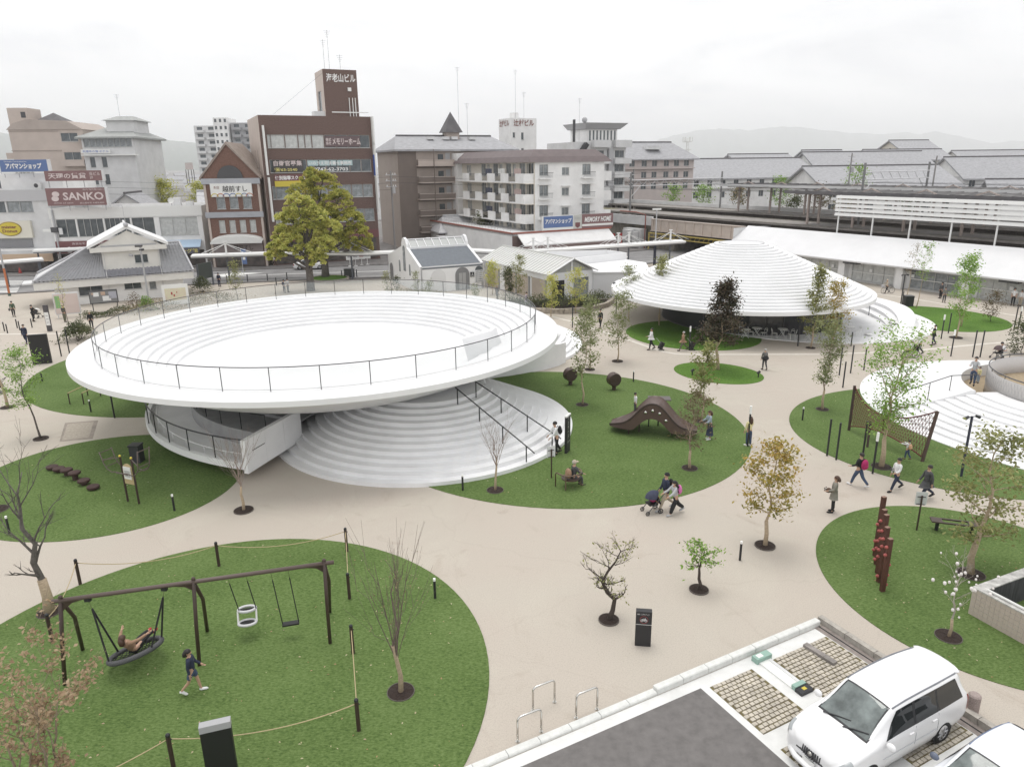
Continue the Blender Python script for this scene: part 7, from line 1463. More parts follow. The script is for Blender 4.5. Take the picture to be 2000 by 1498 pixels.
t=thing('climbing_net','twisted red brown climbing net slung between two leaning posts','climbing net',(18.2,36.3,0));o3=Vector((18.2,36.3,0));NETM=mat('net_rope',(0.15,0.062,0.045),0.85)
pl0,pl1=Vector((18.2,36.3,0))-o3,Vector((18.35,36.6,2.45))-o3;pr0,pr1=Vector((19.8,32.0,0))-o3,Vector((20.35,32.35,2.45))-o3;pm0,pm1=Vector((18.05,33.9,0))-o3,Vector((18.25,34.3,1.25))-o3;pb1=Vector((19.6,35.6,1.9))-o3
for a,c,w in ((pl0,pl1,0.075),(pr0,pr1,0.085),(pm0,pm1,0.06),(Vector((19.75,35.7,0))-o3,pb1,0.06)):MB().tube([a,c],w,8).build('post',POSTB if w<.08 else mat('brown_post',(0.075,0.045,0.035),0.6),t)
net=MB();n1,n2=34,16
def npnt(u,v):
    mid_b,mid_t=Vector((18.75,34.0,0.75))-o3,Vector((19.15,34.9,1.35))-o3
    def q3(a,m,c,u):return a*(1-u)**2+(m*2-(a+c)/2)*2*u*(1-u)+c*u**2
    lo=q3(pl0+Vector((0.03,-0.03,0.25)),mid_b,pr0+Vector((-0.05,0.05,0.25)),u);hi=q3(pl1,mid_t,pr1,u);return lo.lerp(hi,v)
for i in range(n1+1):
    net.tube([npnt(min(1,max(0,i/n1+0.12*(k/4-.5))),k/4) for k in range(5)],0.014,3,False);net.tube([npnt(min(1,max(0,i/n1-0.12*(k/4-.5))),k/4) for k in range(5)],0.014,3,False)
for k in range(n2//2):net.tube([npnt(i/16,k/(n2/2)) for i in range(17)],0.012,3,False)
struct(net.build('net',NETM,t),'stuff')
for v in (0,1):MB().tube([npnt(i/20,v) for i in range(21)],0.035,6).build('edge_rope',mat('dark_red_rope',(0.13,0.035,0.03),0.8),t,True)
t=thing('balance_bench','low brown plank bench with an open middle half hidden by the tree','bench',(17.221,25.092,0.000),R(-18));
for a,c in (((-0.85,-0.22,0.42),(-0.45,0.22,0.47)),((0.45,-0.22,0.42),(0.85,0.22,0.47)),((-0.45,-0.22,0.42),(0.45,-0.14,0.47)),((-0.45,0.14,0.42),(0.45,0.22,0.47))):MB().b2(a,c).build('plank',BROWN,t)
for x in (-0.6,0.6):MB().cyl((x,0,0),0.07,0.42,8).build('leg',BLACK,t)
PT=R(28);t=thing('tiled_wall','pale tiled low wall around a dark sunken court at the right edge','wall',(14.58,19.85,0),R(-66))
wl_,hh=6.0,0.95
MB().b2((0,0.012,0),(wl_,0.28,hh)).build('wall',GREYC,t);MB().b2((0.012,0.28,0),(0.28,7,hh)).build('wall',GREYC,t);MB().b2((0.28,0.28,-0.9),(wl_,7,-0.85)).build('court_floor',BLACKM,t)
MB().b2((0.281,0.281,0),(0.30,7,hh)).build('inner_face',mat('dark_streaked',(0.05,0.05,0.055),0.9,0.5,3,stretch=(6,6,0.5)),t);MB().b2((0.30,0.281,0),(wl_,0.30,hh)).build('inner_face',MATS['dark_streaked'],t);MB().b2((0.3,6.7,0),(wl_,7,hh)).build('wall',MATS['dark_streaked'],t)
MB().b2((-0.02,-0.01,hh),(wl_,0.30,hh+0.04)).build('coping',mat('stained_coping',(0.50,0.49,0.47),0.9,0.4,3),t);MB().b2((-0.02,0.30,hh),(0.30,7,hh+0.04)).build('coping',MATS['stained_coping'],t)
tile=mat('pink_beige_tile',(0.52,0.44,0.385),0.5,0.08,1.2);tm=MB().b2((0.004,0,0.004),(0.146,0.012,0.146)).mesh('tile',tile);ti=MB().b2((0,0.004,0.004),(0.012,0.146,0.146)).mesh('tile',tile)
for i in range(34):
    for j in range(6):inst('tile',tm,t,(0.15*i,0,0.02+0.155*j))
for i in range(14):
    for j in range(6):inst('tile',ti,t,(0,0.15*i,0.02+0.155*j))
MB().tube([(0.35,0.15,hh+0.1),(wl_,0.15,hh+0.1)],0.035,6).build('handrail',WSIGN,t)
for x in (0.6,2.6,4.6):MB().tube([(x,0.15,hh),(x,0.15,hh+0.1)],0.02,5).build('rail_bracket',WSIGN,t)
for q1,q2,lab in (((0.454,15.797,0.000),(1.049,16.112,0.000),'furthest left'),((1.581,15.518,0.000),(2.171,15.824,0.000),'right hand'),((0.030,14.735,0.000),(0.641,15.051,0.000),'nearest the camera')):
    a,c=Vector(q1),Vector(q2);t=thing('bike_rack','stainless steel bike hoop, '+lab+' of three','bike rack',tuple(a),0,'steel bike hoops by the parking kerb');d=c-a
    pts=[Vector((0,0,0)),Vector((0,0,0.62))]+[d*(0.16*(1-math.cos(q)))+Vector((0,0,0.62+0.12*math.sin(q))) for q in (0.5,1.0,1.57)]+[d*(1-0.16*(1-math.cos(q)))+Vector((0,0,0.62+0.12*math.sin(q))) for q in (1.57,1.0,0.5)]+[d+Vector((0,0,0.62)),d]
    MB().tube(pts,0.028,8).build('hoop',STEEL,t,True)
    for p in (Vector((0,0,0)),d):MB().cyl((p.x,p.y,0),0.055,0.02,10).build('base_plate',STEEL,t)
t=thing('stone_bollard','short pinkish granite bollard behind the white minivan','bollard',(12.027,15.526,0.000));GR=mat('pink_granite',(0.33,0.27,0.25),0.7,0.35,40,bump=0.2);MB().lathe([(0.001,0),(0.155,0),(0.155,0.36),(0.145,0.37),(0.145,0.385),(0.155,0.395),(0.155,0.56),(0.12,0.6),(0.001,0.61)],n=20).build('body',GR,t)
TEAL=mat('faded_teal',(0.26,0.40,0.34),0.5)
t=thing('wheel_lock','pale parking flap lock with faded green ends on the concrete strip','parking lock',pk(-2.82,-0.95,0),PA)
MB().b2((-0.22,-0.62,0),(0.22,0.55,0.05)).build('flap',WSIGN,t);MB().b2((0.1,-0.62,0.05),(0.2,0.5,0.065)).build('grey_strip',PALEG,t);MB().b2((-0.30,0.55,0),(0.28,0.78,0.17)).build('end_housing',TEAL,t);MB().b2((-0.2,0.6,0.17),(0.0,0.74,0.175)).build('label',WSIGN,t);MB().b2((-0.2,-0.74,0),(0.22,-0.60,0.13)).build('end_housing',TEAL,t);MB().b2((-0.22,-0.98,0),(0.24,-0.74,0.10)).build('motor_box',BLACK,t);MB().b2((-0.05,-0.9,0.10),(0.08,-0.8,0.104)).build('label',YELS,t)
t=thing('wheel_stop','grey concrete wheel stop in two pieces on the empty stall','wheel stop',pk(-1.22,-1.0,0),PA+R(4));WS=mat('weathered_block',(0.24,0.22,0.205),0.9,0.3,5)
for y0,y1 in ((-0.5,-0.16),(-0.15,0.52)):MB().xprism([(y0,0.02),(y1,0.02),(y1,0.13),(y0,0.13)],-0.09,0.09).build('block',WS if y1<0 else mat('weathered_block_dark',(0.27,0.245,0.23),0.9,0.3,6),t)
for q,lab in (((12.382,47.191,0.000),'left side of the small oval lawn'),((16.691,46.508,0.000),'right tip of the small oval lawn')):
    t=thing('spot_light','small black garden spotlight, '+lab,'spotlight',q);MB().cyl((0,0,0),0.04,0.25,6).build('stake',BLACK,t);MB().tube([(-0.1,0,0.28),(0.1,0,0.42)],0.09,8).build('head',BLACK,t)
def bistro_table(loc,lab,rz=0):
    t=thing('bistro_table','round white folding table '+lab,'table',loc,rz,'white cafe tables');MB().lathe([(0.001,0.70),(0.40,0.70),(0.41,0.715),(0.40,0.73),(0.001,0.73)],n=24).build('top',WLAMP,t)
    for s_ in (-1,1):
        for y in (-0.16,0.16):MB().tube([(-0.26*s_,y,0),(0.22*s_,y,0.7)],0.018,5).build('leg',WSIGN,t)
def bistro_chair(loc,lab,rz):
    t=thing('cafe_chair','white metal cafe chair '+lab,'chair',loc,rz,'white cafe chairs');MB().lathe([(0.001,0.43),(0.21,0.43),(0.21,0.455),(0.001,0.455)],n=14).build('seat',WSIGN,t)
    MB().tube([(-0.2,0.18,0.45),(-0.19,0.25,0.75),(0,0.28,0.86),(0.19,0.25,0.75),(0.2,0.18,0.45)],0.016,5).build('backrest',WSIGN,t,True)
    MB().tube([(-0.19,0.24,0.7),(0.19,0.24,0.7)],0.03,5).build('back_slat',WSIGN,t)
    for x,y in ((-0.19,-0.17),(0.19,-0.17),(-0.2,0.2),(0.2,0.2)):MB().tube([(x*1.15,y*1.2,0),(x,y,0.44)],0.014,4).build('leg',WSIGN,t)
tabs=[((20.382,58.147,0.060),'second from the left, against the dark wall'),((22.341,57.673,0.060),'under the glass, near the twin lamp'),((19.288,57.653,0.060),'furthest left'),((28.119,58.288,0.060),'alone on the open terrace'),((23.992,56.505,0.060),'behind the olive trees')]
for q,lab in tabs:bistro_table(q,lab)
for q,rz,lab in (((19.862,57.990,0.060),80,'left of the second table'),((20.742,57.576,0.060),-80,'right of the second table'),((20.640,59.461,0.060),10,'behind the second table'),((21.591,57.348,0.060),80,'left of the third table'),((22.738,56.927,0.060),-70,'right of the third table'),((22.899,58.384,0.060),0,'behind the third table'),((22.877,56.741,0.060),-110,'nearest the twin lamp'),((28.575,57.705,0.060),-80,'right of the lone table'),((28.752,59.206,0.060),10,'behind the lone table'),((19.307,58.392,0.060),20,'furthest left by the dark tree')):bistro_chair(q,lab,R(rz))
FLAGC=[REDP,BLUES,WSIGN,REDP,BLUES,MAROON,BLUES,WSIGN]
for i,(q,z) in enumerate((((-5.910,116.048,0.000),0),((-4.838,115.940,0.000),0),((-3.953,116.525,0.000),0),((-2.574,117.756,0.000),0),((-1.906,117.687,0.000),0),((-1.077,118.298,0.000),0),((-0.240,118.211,0.000),0))):
    t=thing('banner_flag',['white and blue','red','blue','red','pale blue','maroon','blue'][i]+' nobori banner beside the white shop wall, '+['first','second','third','fourth','fifth','sixth','seventh'][i]+' from the left','banner',q,0,'nobori banners beside the shops');MB().tube([(0,0,0),(0,0,3.0)],0.025,5).build('pole',WSIGN,t);MB().b2((0.03,-0.01,0.9),(0.6,0.01,2.9)).build('cloth',FLAGC[i],t);MB().b2((0.14,-0.02,1.1),(0.42,-0.011,2.6)).build('print',WSIGN if FLAGC[i] is not WSIGN else BLUES,t)
for i,(q,m,lab) in enumerate((((-37.749,101.539,0.000),BLUES,'blue and white banner in front of the brick house'),((7.596,112.718,0.000),BLUEP,'vivid blue banner in front of the shops'),((8.310,112.647,0.000),BLUEP,'second vivid blue banner in front of the shops'),((16.286,117.894,0.000),REDP,'red banner at the right end of the shops'),((17.538,118.472,0.000),REDP,'red and white banner near the street corner'))):
    t=thing('banner_flag',lab,'banner',q,0,'nobori banners beside the shops');MB().tube([(0,0,0),(0,0,3.2)],0.025,5).build('pole',WSIGN,t);MB().b2((0.03,-0.01,1.0),(0.7,0.01,3.1)).build('cloth',m,t);MB().b2((0.16,-0.02,1.6),(0.52,-0.011,2.5)).build('print',WSIGN,t)
for i,q in enumerate(((-23.375,104.997,0.000),(-22.653,105.481,0.000),(-21.848,105.961,0.000),(-21.112,106.453,0.000))):
    t=thing('pavement_sign','white pavement sign on a round base, '+['first','second','third','fourth'][i]+' from the left under the camphor crown','sign',q,0,'white pavement signs under the walkway');MB().cyl((0,0,0),0.28,0.12,12).build('base',WSIGN,t);MB().tube([(0,0,0.1),(0,0,1.3)],0.04,6).build('post',WSIGN,t);MB().b2((-0.5,-0.04,0.95),(0.5,0.04,1.9)).build('panel',WSIGN,t);MB().b2((-0.3,-0.05,1.3),(0.3,-0.04,1.5)).build('print',REDP if i==2 else GREYM,t)
t=thing('traffic_cone','red traffic cone in front of the doughnut shop','cone',(-69.672,102.271,0.000));MB().lathe([(0.001,0.8),(0.06,0.8),(0.22,0.03),(0.001,0.03)],n=12).build('cone',REDP,t);MB().b2((-.28,-.28,0),(.28,.28,0.03)).build('base',FRAME_D,t)
t=thing('street_board','dark framed street board on two posts right of the police box','board',(-37.514,88.238,0.000),R(75));MB().b2((-1.3,-.06,1.0),(1.3,.06,2.9)).build('panel',mat('dark_green_panel',(0.05,0.06,0.055),0.6),t)
for x in (-1.3,1.3):MB().tube([(x,0,0),(x,0,2.9)],.11,6).build('post',MATS['slate_post'],t)
# ------------------------------------------------------------------ people
SKIN=mat('skin',(0.46,0.285,0.20),0.6);HAIRB=mat('black_hair',(0.018,0.014,0.013),0.55);HAIRBR=mat('brown_hair',(0.07,0.035,0.022),0.55);HAIRG=mat('grey_hair',(0.36,0.35,0.34),0.6)
_cl={}
def cloth(c):
    k='cloth_%d_%d_%d'%tuple(int(q*255) for q in c)
    return mat(k,c,0.85,0.15,9,bump=0.25,bscale=25)
def skin_obj(name,V,E,rad,m,par,lvl=1,roots=(0,)):
    me=bpy.data.meshes.new(name);me.from_pydata([tuple(v) for v in V],E,[]);me.materials.append(m)
    o=bpy.data.objects.new(name,me);COL.objects.link(o);o.parent=par
    md=o.modifiers.new('skin','SKIN');md.use_smooth_shade=True
    sv=me.skin_vertices[0].data
    for i,r_ in enumerate(rad):sv[i].radius=(r_,r_) if not isinstance(r_,tuple) else r_;sv[i].use_root=i in roots
    sb=o.modifiers.new('smooth','SUBSURF');sb.levels=lvl;sb.render_levels=lvl
    return o
K_=dict(black=(0.016,0.016,0.018),navy=(0.025,0.032,0.06),white=(0.72,0.72,0.72),grey=(0.17,0.165,0.16),lgrey=(0.42,0.43,0.44),beige=(0.42,0.36,0.28),tan=(0.31,0.195,0.125),denim=(0.05,0.075,0.13),blue=(0.30,0.36,0.42),yellow=(0.68,0.62,0.34),green=(0.06,0.10,0.06),coat=(0.25,0.235,0.20),lilac=(0.5,0.44,0.5),dgrey=(0.07,0.07,0.075),olive=(0.13,0.13,0.09),magenta=(0.36,0.02,0.11),pink=(0.62,0.17,0.42),peach=(0.60,0.36,0.22),brown=(0.10,0.055,0.035),red=(0.4,0.03,0.04))
def person(label,loc,h,yaw,top='white',bot='black',kind='trousers',hair=None,hl=0.0,stride=0.35,arms=((0.1,0.25),(-0.1,0.25)),lean=0.0,shoes='black',bag=None,coat=0.0,short=False,hat=None,sit=False,z=None,legs=None,rec=0.0,spread=0.12,mask=False,group=None):
    s=h/1.72;t=thing('person',label,'person',(loc[0],loc[1],loc[2] if z is None else z),R(yaw-90),group);hair=hair or HAIRB
    def rot(p,a):return Vector((p[0],p[1]*math.cos(a)+p[2]*math.sin(a),-p[1]*math.sin(a)+p[2]*math.cos(a)))
    lg=legs or ((stride,0.12),(-stride,0.45));LG=[]
    for sd,(a,kb) in zip((-1,1),lg):
        hp=Vector((0.095*sd,0,0));kn=hp+Vector((0.01*sd,math.sin(a),-math.cos(a)))*0.43;an=kn+Vector((0,math.sin(a-kb),-math.cos(a-kb)))*0.41;fa=(a-kb)*0.5;toe=an+Vector((0.02*sd,0.17*math.cos(fa),-0.045+0.17*math.sin(min(0.2,fa))));LG.append((hp,kn,an,toe))
    zb=0.075-min(q[2].z for q in LG) if not sit else sit
    up=Vector((0,0,zb));ta=lean+rec
    T=lambda p:rot(p,ta)+up
    pel,wai,che,nb=T((0,0,0.02)),T((0,0.01,0.17)),T((0,0.01,0.36)),T((0,-0.01,0.51));hd=lambda p:rot(p,ta*0.5-0.02)+(nb-rot((0,0,0.51),ta*0.5))
    neck,jaw,face,crown=hd((0,0.0,0.57)),hd((0,0.025,0.645)),hd((0,0.012,0.715)),hd((0,0.0,0.79));nose=hd((0,0.125,0.69))
    V=[pel,wai,che,nb,neck,jaw,face,crown,nose];E=[(0,1),(1,2),(2,3),(3,4),(4,5),(5,6),(6,7),(6,8)];rad=[.12,.105,.125,.075,.05,.064,.085,.055,.014]
    A=[]
    for sd,(a,eb) in zip((-1,1),arms):
        sh=T((0.175*sd,0,0.475));d1=Vector((spread*sd,math.sin(a),-math.cos(a))).normalized();el=sh+d1*0.275;d2=Vector((-0.02*sd+spread*sd*0.5,math.sin(a+eb),-math.cos(a+eb))).normalized();wr=el+d2*0.245;hn=wr+d2*0.085
        i=len(V);V+=[sh,el,wr,hn];E+=[(3,i),(i,i+1),(i+1,i+2),(i+2,i+3)];rad+=[.055,.042,.03,.034];A.append((sh,el,wr,hn,d2,sd))
    for hp,kn,an,toe in LG:
        i=len(V);V+=[hp+up,kn+up,an+up,toe+up];E+=[(0,i),(i,i+1),(i+1,i+2),(i+2,i+3)];rad+=[.085,.058,.038,.03]
    roots=[0]
    for sh,el,wr,hn,d2,sd in A:
        sx=Vector((0,1,0)) if abs(d2.y)<0.8 else Vector((1,0,0));sx=(sx-d2*sx.dot(d2)).normalized();cu=sx.cross(d2)*(-sd)
        for q,ln in ((-0.027,.07),(-0.009,.085),(0.009,.08),(0.027,.062)):
            i=len(V);b0=hn+sx*q;V+=[b0,b0+d2*ln*0.55,b0+d2*ln+cu*0.02];E+=[(i,i+1),(i+1,i+2)];rad+=[.0095,.0085,.0065];roots.append(i)
        i=len(V);b0=wr+sx*0.025;V+=[b0,b0+sx*0.03+d2*0.045,b0+sx*0.03+d2*0.08];E+=[(i,i+1),(i+1,i+2)];rad+=[.011,.0095,.007];roots.append(i)
    skin_obj('body',V,E,rad,SKIN,t,1,roots)
    V,E,rad=[T((0,0,-0.02)),wai,che,nb+Vector((0,0,-0.015))],[(0,1),(1,2),(2,3)],[.142,.13,.15,.088]
    for sh,el,wr,hn,d2,sd in A:
        i=len(V);end=wr if not short else el;V+=[sh,sh.lerp(el,0.9) if not short else sh.lerp(el,0.55),end.lerp(el,0.06) if not short else sh.lerp(el,0.8)];E+=[(3,i),(i,i+1),(i+1,i+2)];rad+=[.074,.058,.046]
    skin_obj('jacket' if coat else 'shirt',V,E,rad,cloth(K_[top]),t)
    def skirt(r0,r1,z0,z1,m,name):
        n=16;b=MB();dr=0.0
        c0,c1=T((0,0,z0)),up+Vector((0,(LG[0][1].y+LG[1][1].y)*0.35,z1));st_=abs(LG[0][1].y-LG[1][1].y)*0.55
        for k in range(4):
            u=k/3;c=c0.lerp(c1,u);rx=r0+(r1-r0)*u;ry=(r0*0.82+(r1+st_-r0)*u)
            for i in range(n):q=2*math.pi*i/n;f_=1+0.06*math.sin(5*q)*u;b.v.append((c.x+rx*f_*math.cos(q),c.y+ry*f_*math.sin(q),c.z))
        b.f=[(k*n+i,k*n+(i+1)%n,(k+1)*n+(i+1)%n,(k+1)*n+i) for k in range(3) for i in range(n)]+[tuple(range(n)),tuple(3*n+i for i in range(n-1,-1,-1))];b.build(name,m,t,True)
    if coat:skirt(.155,.20,0.14,-coat,cloth(K_[top]),'coat_skirt')
    if kind=='skirt':skirt(.145,.22,0.06,-0.66,cloth(K_[bot]),'skirt')
    else:
        V,E,rad=[T((0,0,0.08)),pel+Vector((0,0,-0.04))],[(0,1)],[.135,.14]
        for hp,kn,an,toe in LG:
            i=len(V);e=an if kind!='shorts' else hp.lerp(kn,0.8);V+=[hp+up+Vector((0,0,-0.05)),(hp.lerp(kn,0.5) if kind=='shorts' else kn)+up,e+up+Vector((0,0,0.02))];w=1.5 if kind=='wide' else 1.0;E+=[(1,i),(i,i+1),(i+1,i+2)];rad+=[.105*w**.3,(.076 if kind!='shorts' else .1)*w,(.056 if kind!='shorts' else .088)*w]
        skin_obj('trousers' if kind!='shorts' else 'shorts',V,E,rad,cloth(K_[bot]),t)
    for hp,kn,an,toe in LG:
        d=(toe-an);b=MB();b.tube([an+up+Vector((0,-0.05,-0.03)),an+up+Vector((0,0.02,-0.025)),toe+up,toe+up+Vector((0,0.05,-0.005))],[.035,.052,.045,.02],8);b.build('shoe',cloth(K_[shoes]),t,True)
    b=MB();n,m_=14,8;vs=[]
    for j in range(m_+1):
        th=math.pi*0.60*j/m_
        for i in range(n):
            q=2*math.pi*i/n;fr=max(0,math.sin(q));drop=th*(1-0.24*fr);p=Vector((0.104*math.sin(drop)*math.cos(q),0.118*math.sin(drop)*math.sin(q)-0.006,0.725+0.112*math.cos(drop)));vs.append(tuple(hd(p)))
    b.v=vs;b.f=[(j*n+i,j*n+(i+1)%n,(j+1)*n+(i+1)%n,(j+1)*n+i) for j in range(m_) for i in range(n)]
    b.build('hat' if hat=='beanie' else 'hair',cloth(K_['black']) if hat=='beanie' else hair,t,True)
    if hl:MB().tube([hd((0,-0.05,0.76)),hd((0,-0.085,0.66)),hd((0,-0.095,0.60-hl*0.5)),hd((0,-0.085,0.60-hl))],[.07,.095,.092,.05],10).build('hair',hair,t,True)
    if hat in ('cap','sunhat'):
        M=cloth(K_['beige']);MB().lathe([(0.001,0.105),(0.06,0.09),(0.112,0.02),(0.118,-0.005) if hat=='cap' else (0.17,-0.01)],tuple(hd((0,-0.005,0.745))),16).build('hat',M,t,True)
        if hat=='cap':MB().box(tuple(hd((0,0.15,0.745))),(0.15,0.12,0.015)).build('hat_brim',M,t)
    b=MB()
    for sx in (-0.034,0.034):b.ball(hd((sx,0.088,0.708)),0.0105,6,4)
    b.build('eyes',BLACKM,t);b=MB().box(tuple(hd((0,0.083,0.638))),(0.045,0.012,0.01));b.build('mouth',mat('lips',(0.30,0.12,0.10),0.6),t)
    b=MB()
    for sx in (-0.094,0.094):b.ball(hd((sx,0.0,0.695)),0.026,6,4,(0.4,0.8,1))
    b.build('ears',SKIN,t,True)
    if mask:MB().ball(hd((0,0.075,0.655)),0.055,8,6,(1,0.7,0.9)).build('mask',cloth(K_['white']),t,True)
    def bagthing(lab,c,sz,m,nm='backpack'):
        g=thing(nm,lab,'bag',tuple(t.matrix_basis@(Vector(c)*s)),R(yaw-90));g.scale=(s,s,s);o=MB().ball((0,0,0),1,14,9,(sz[0],sz[1],sz[2])).build('body',cloth(K_[m]),g,True)
        MB().ball((0,-sz[1]*0.62,-sz[2]*0.3),1,10,6,(sz[0]*0.7,sz[1]*0.55,sz[2]*0.45)).build('pocket',cloth(K_[m]),g,True)
        for sx in (-0.09,0.09):MB().tube([(sx,sz[1]*0.6,-sz[2]*0.5),(sx,sz[1]+0.07,sz[2]*0.2),(sx,sz[1]*0.7,sz[2]*0.9)],0.018,5).build('strap',cloth(K_['black']),g)
    if bag:bagthing(bag[0],T(bag[3]) if len(bag)>3 else T((0,-0.23,0.30)),bag[2],bag[1],bag[4] if len(bag)>4 else 'backpack')
    t.matrix_basis=t.matrix_basis;t.scale=(s,s,s);return t
BP=(0.16,0.10,0.23);SB=(0.06,0.2,0.13);W0=((0.0,0.0),(0.0,0.0));ST=((0.03,0.03),(-0.03,0.06))
person('child in navy shirt, denim shorts and white shoes walking on the swing lawn',(-8.949,16.640,0.020),1.42,8,'navy','denim','shorts',None,0.04,0.28,((0.25,0.7),(-0.15,0.3)),shoes='white')
person('woman in tan jacket reclining in the nest swing with red shoes up',(-11.22,17.9,0),1.6,78,'tan','black','trousers',HAIRBR,0.12,0,((1.75,0.15),(1.7,0.15)),0,'red',None,0,False,None,0.58,None,((1.75,0.25),(1.78,0.25)),-0.55,0.9)
person('man in white shirt with black backpack standing at the edge of the stepped mound',(2.198,33.460,0.050),1.72,195,'white','black',arms=((0.5,0.3),(0.4,0.3)),stride=0.1,lean=0.2,bag=('black backpack on the man at the mound','black',BP))
person('older man in dark jacket and cap sitting in the hoop chair',(2.701,29.659,-0.000),1.66,30,'dgrey','dgrey',hair=HAIRG,stride=0,arms=((0.5,0.7),(0.5,0.7)),lean=0.15,sit=0.52,legs=((1.45,1.45),(1.4,1.3)),hat='cap',bag=('brown rucksack hanging on the back of the hoop chair','tan',(0.2,0.13,0.25),(0,-0.3,0.2)))
person('man in black beanie and navy jacket walking beside the stroller',(6.361,27.298,0.000),1.74,195,'navy','beige',arms=((-0.1,0.2),(0.15,0.3)),stride=0.4,shoes='lgrey',hat='beanie',bag=('black backpack on the man in the beanie','black',BP))
person('masked woman in grey sweater and black wide trousers pushing the stroller',(6.709,26.919,0.000),1.58,198,'lgrey','black','wide',None,0.22,0.42,((0.75,0.4),(0.75,0.4)),0.22,'lgrey',('pink backpack on the masked woman','pink',BP),mask=True)
person('woman in denim jacket and long dark skirt standing right of the slide',(10.366,35.278,0.000),1.6,190,'blue','navy','skirt',HAIRBR,0.1,0.03,((0.4,0.9),(0.4,0.9)),0.15,'white',legs=ST)
person('girl in yellow cardigan and jeans seen from behind on the paving edge',(12.104,34.286,-0.000),1.6,110,'yellow','denim','trousers',HAIRBR,0.2,0.05,((0.1,0.2),(0.25,1.3)),0,'white',legs=ST)
person('child in white shirt on the deck behind the hump slide',(6.75,37.25,0.8),1.2,10,'white','dgrey',legs=ST)
person('woman in a grey coat standing alone on the paving',(13.256,26.928,0.000),1.62,160,'coat','black','trousers',HAIRBR,0.02,0.05,((0.2,1.2),(0.05,0.2)),0,'black',('dark handbag held by the woman in the grey coat','brown',(0.06,0.12,0.12),(-0.1,0.25,0.15),'handbag'),0.28,legs=ST)
person('walker in black jacket and jeans with a magenta backpack',(15.423,29.346,0.000),1.66,120,'black','denim',stride=0.38,shoes='white',bag=('magenta backpack on the walker in black','magenta',(0.19,0.13,0.26)),arms=((0.2,1.0),(0.1,0.3)))
person('woman in white cardigan carrying dark bags walking past the net',(16.862,28.883,0.000),1.6,195,'white','navy',stride=0.45,arms=((0.3,1.1),(0.1,0.2)),bag=('dark shoulder bag of the woman in white','dgrey',SB,(0.26,-0.08,0.12),'shoulder_bag'))
person('person in a dark grey coat striding to the left along the path',(17.659,27.949,0.000),1.66,190,'dgrey','navy',stride=0.45,coat=0.22,arms=((-0.3,0.3),(0.3,0.4)))
person('small child with a peach bag climbing at the lower edge of the net',(19.067,32.090,0.100),1.0,120,'white','denim',stride=0.15,arms=((1.3,0.3),(1.3,0.3)),shoes='brown',bag=('peach bag on the back of the climbing child','peach',(0.2,0.12,0.26),(0,-0.18,0.25)))
person('man in grey shirt and jeans on the steps of the white dome',(27.287,40.562,1.150),1.72,230,'lgrey','denim',stride=0.12,arms=((0.7,1.2),(0.7,1.2)))
person('toddler in a yellow top held by the man on the dome',(27.867,40.954,1.150),1.0,200,'yellow','blue',legs=ST)
person('crouching person in white leaning towards the stroller by the pit',(36.100,50.683,0.000),1.6,185,'white','lgrey',stride=0.1,lean=0.7,arms=((0.9,0.3),(0.9,0.3)),legs=((1.3,1.9),(0.9,1.8)))
person('young man in white shirt pushing the wheelchair',(30.384,51.698,0.000),1.72,190,'white','black',stride=0.35,arms=((0.55,0.5),(0.55,0.5)),lean=0.12)
person('seated person in white shirt riding in the wheelchair',(29.595,51.437,0.000),1.6,190,'white','black',hair=HAIRG,stride=0,sit=0.52,legs=((1.4,0.9),(1.4,0.85)),arms=((0.4,0.9),(0.4,0.9)))
person('woman in black tunic standing at the tip of the cafe terrace',(33.127,54.728,0.000),1.6,160,'black','navy',stride=0.1,coat=0.12,short=True,arms=((0.4,1.5),(0.1,0.4)))
person('elderly person in beige pushing a bicycle near the station',(41.107,77.805,0.000),1.55,190,'beige','black',stride=0.35,arms=((0.6,0.5),(0.6,0.5)),lean=0.15,hat='sunhat')
person('man in dark clothes standing behind the tall feathery tree',(45.037,74.400,0.000),1.7,200,'dgrey','black',legs=ST);person('woman in grey blouse beside the man by the feathery tree',(44.099,72.131,-0.000),1.55,250,'grey','dgrey',legs=ST)
person('man in white shirt and black trousers at the station entrance',(49.731,70.100,0.000),1.74,240,'white','black',legs=ST,short=True);person('person in white top with beige trousers at the station entrance',(50.237,69.798,-0.000),1.6,210,'white','beige',legs=ST)
person('man in open black jacket walking towards the dish on the left path',(7.901,62.452,0.000),1.7,245,'black','black',stride=0.42)
person('young man in white jacket pulling a black suitcase',(10.890,54.376,0.000),1.72,185,'white','black',stride=0.22,coat=0.08,arms=((0.5,1.0),(-0.5,0.1)));person('grey haired person in tan coat pulling a black suitcase',(13.272,53.935,0.000),1.56,185,'tan','olive',hair=HAIRG,stride=0.42,coat=0.12,arms=((0.2,0.6),(-0.5,0.1)))
person('elderly woman in grey with a big black bag seen from behind',(17.702,48.363,0.000),1.5,100,'grey','dgrey',hair=HAIRG,stride=0.1,lean=0.1,coat=0.1,bag=('big black bag carried by the elderly woman','black',(0.3,0.16,0.2),(-0.02,-0.12,0.05),'shoulder_bag'))
person('person in dark green jacket with a handbag at the far left',(-49.670,70.660,0.000),1.6,120,'green','black',stride=0.2,bag=('dark handbag of the person in green','dgrey',(0.08,0.16,0.14),(-0.3,0,-0.1),'handbag'));person('person in black puffy jacket pushing a white pram at the far left',(-46.149,68.255,0.000),1.62,80,'black','black',stride=0.12,coat=0.05,arms=((0.7,0.6),(0.7,0.6)))
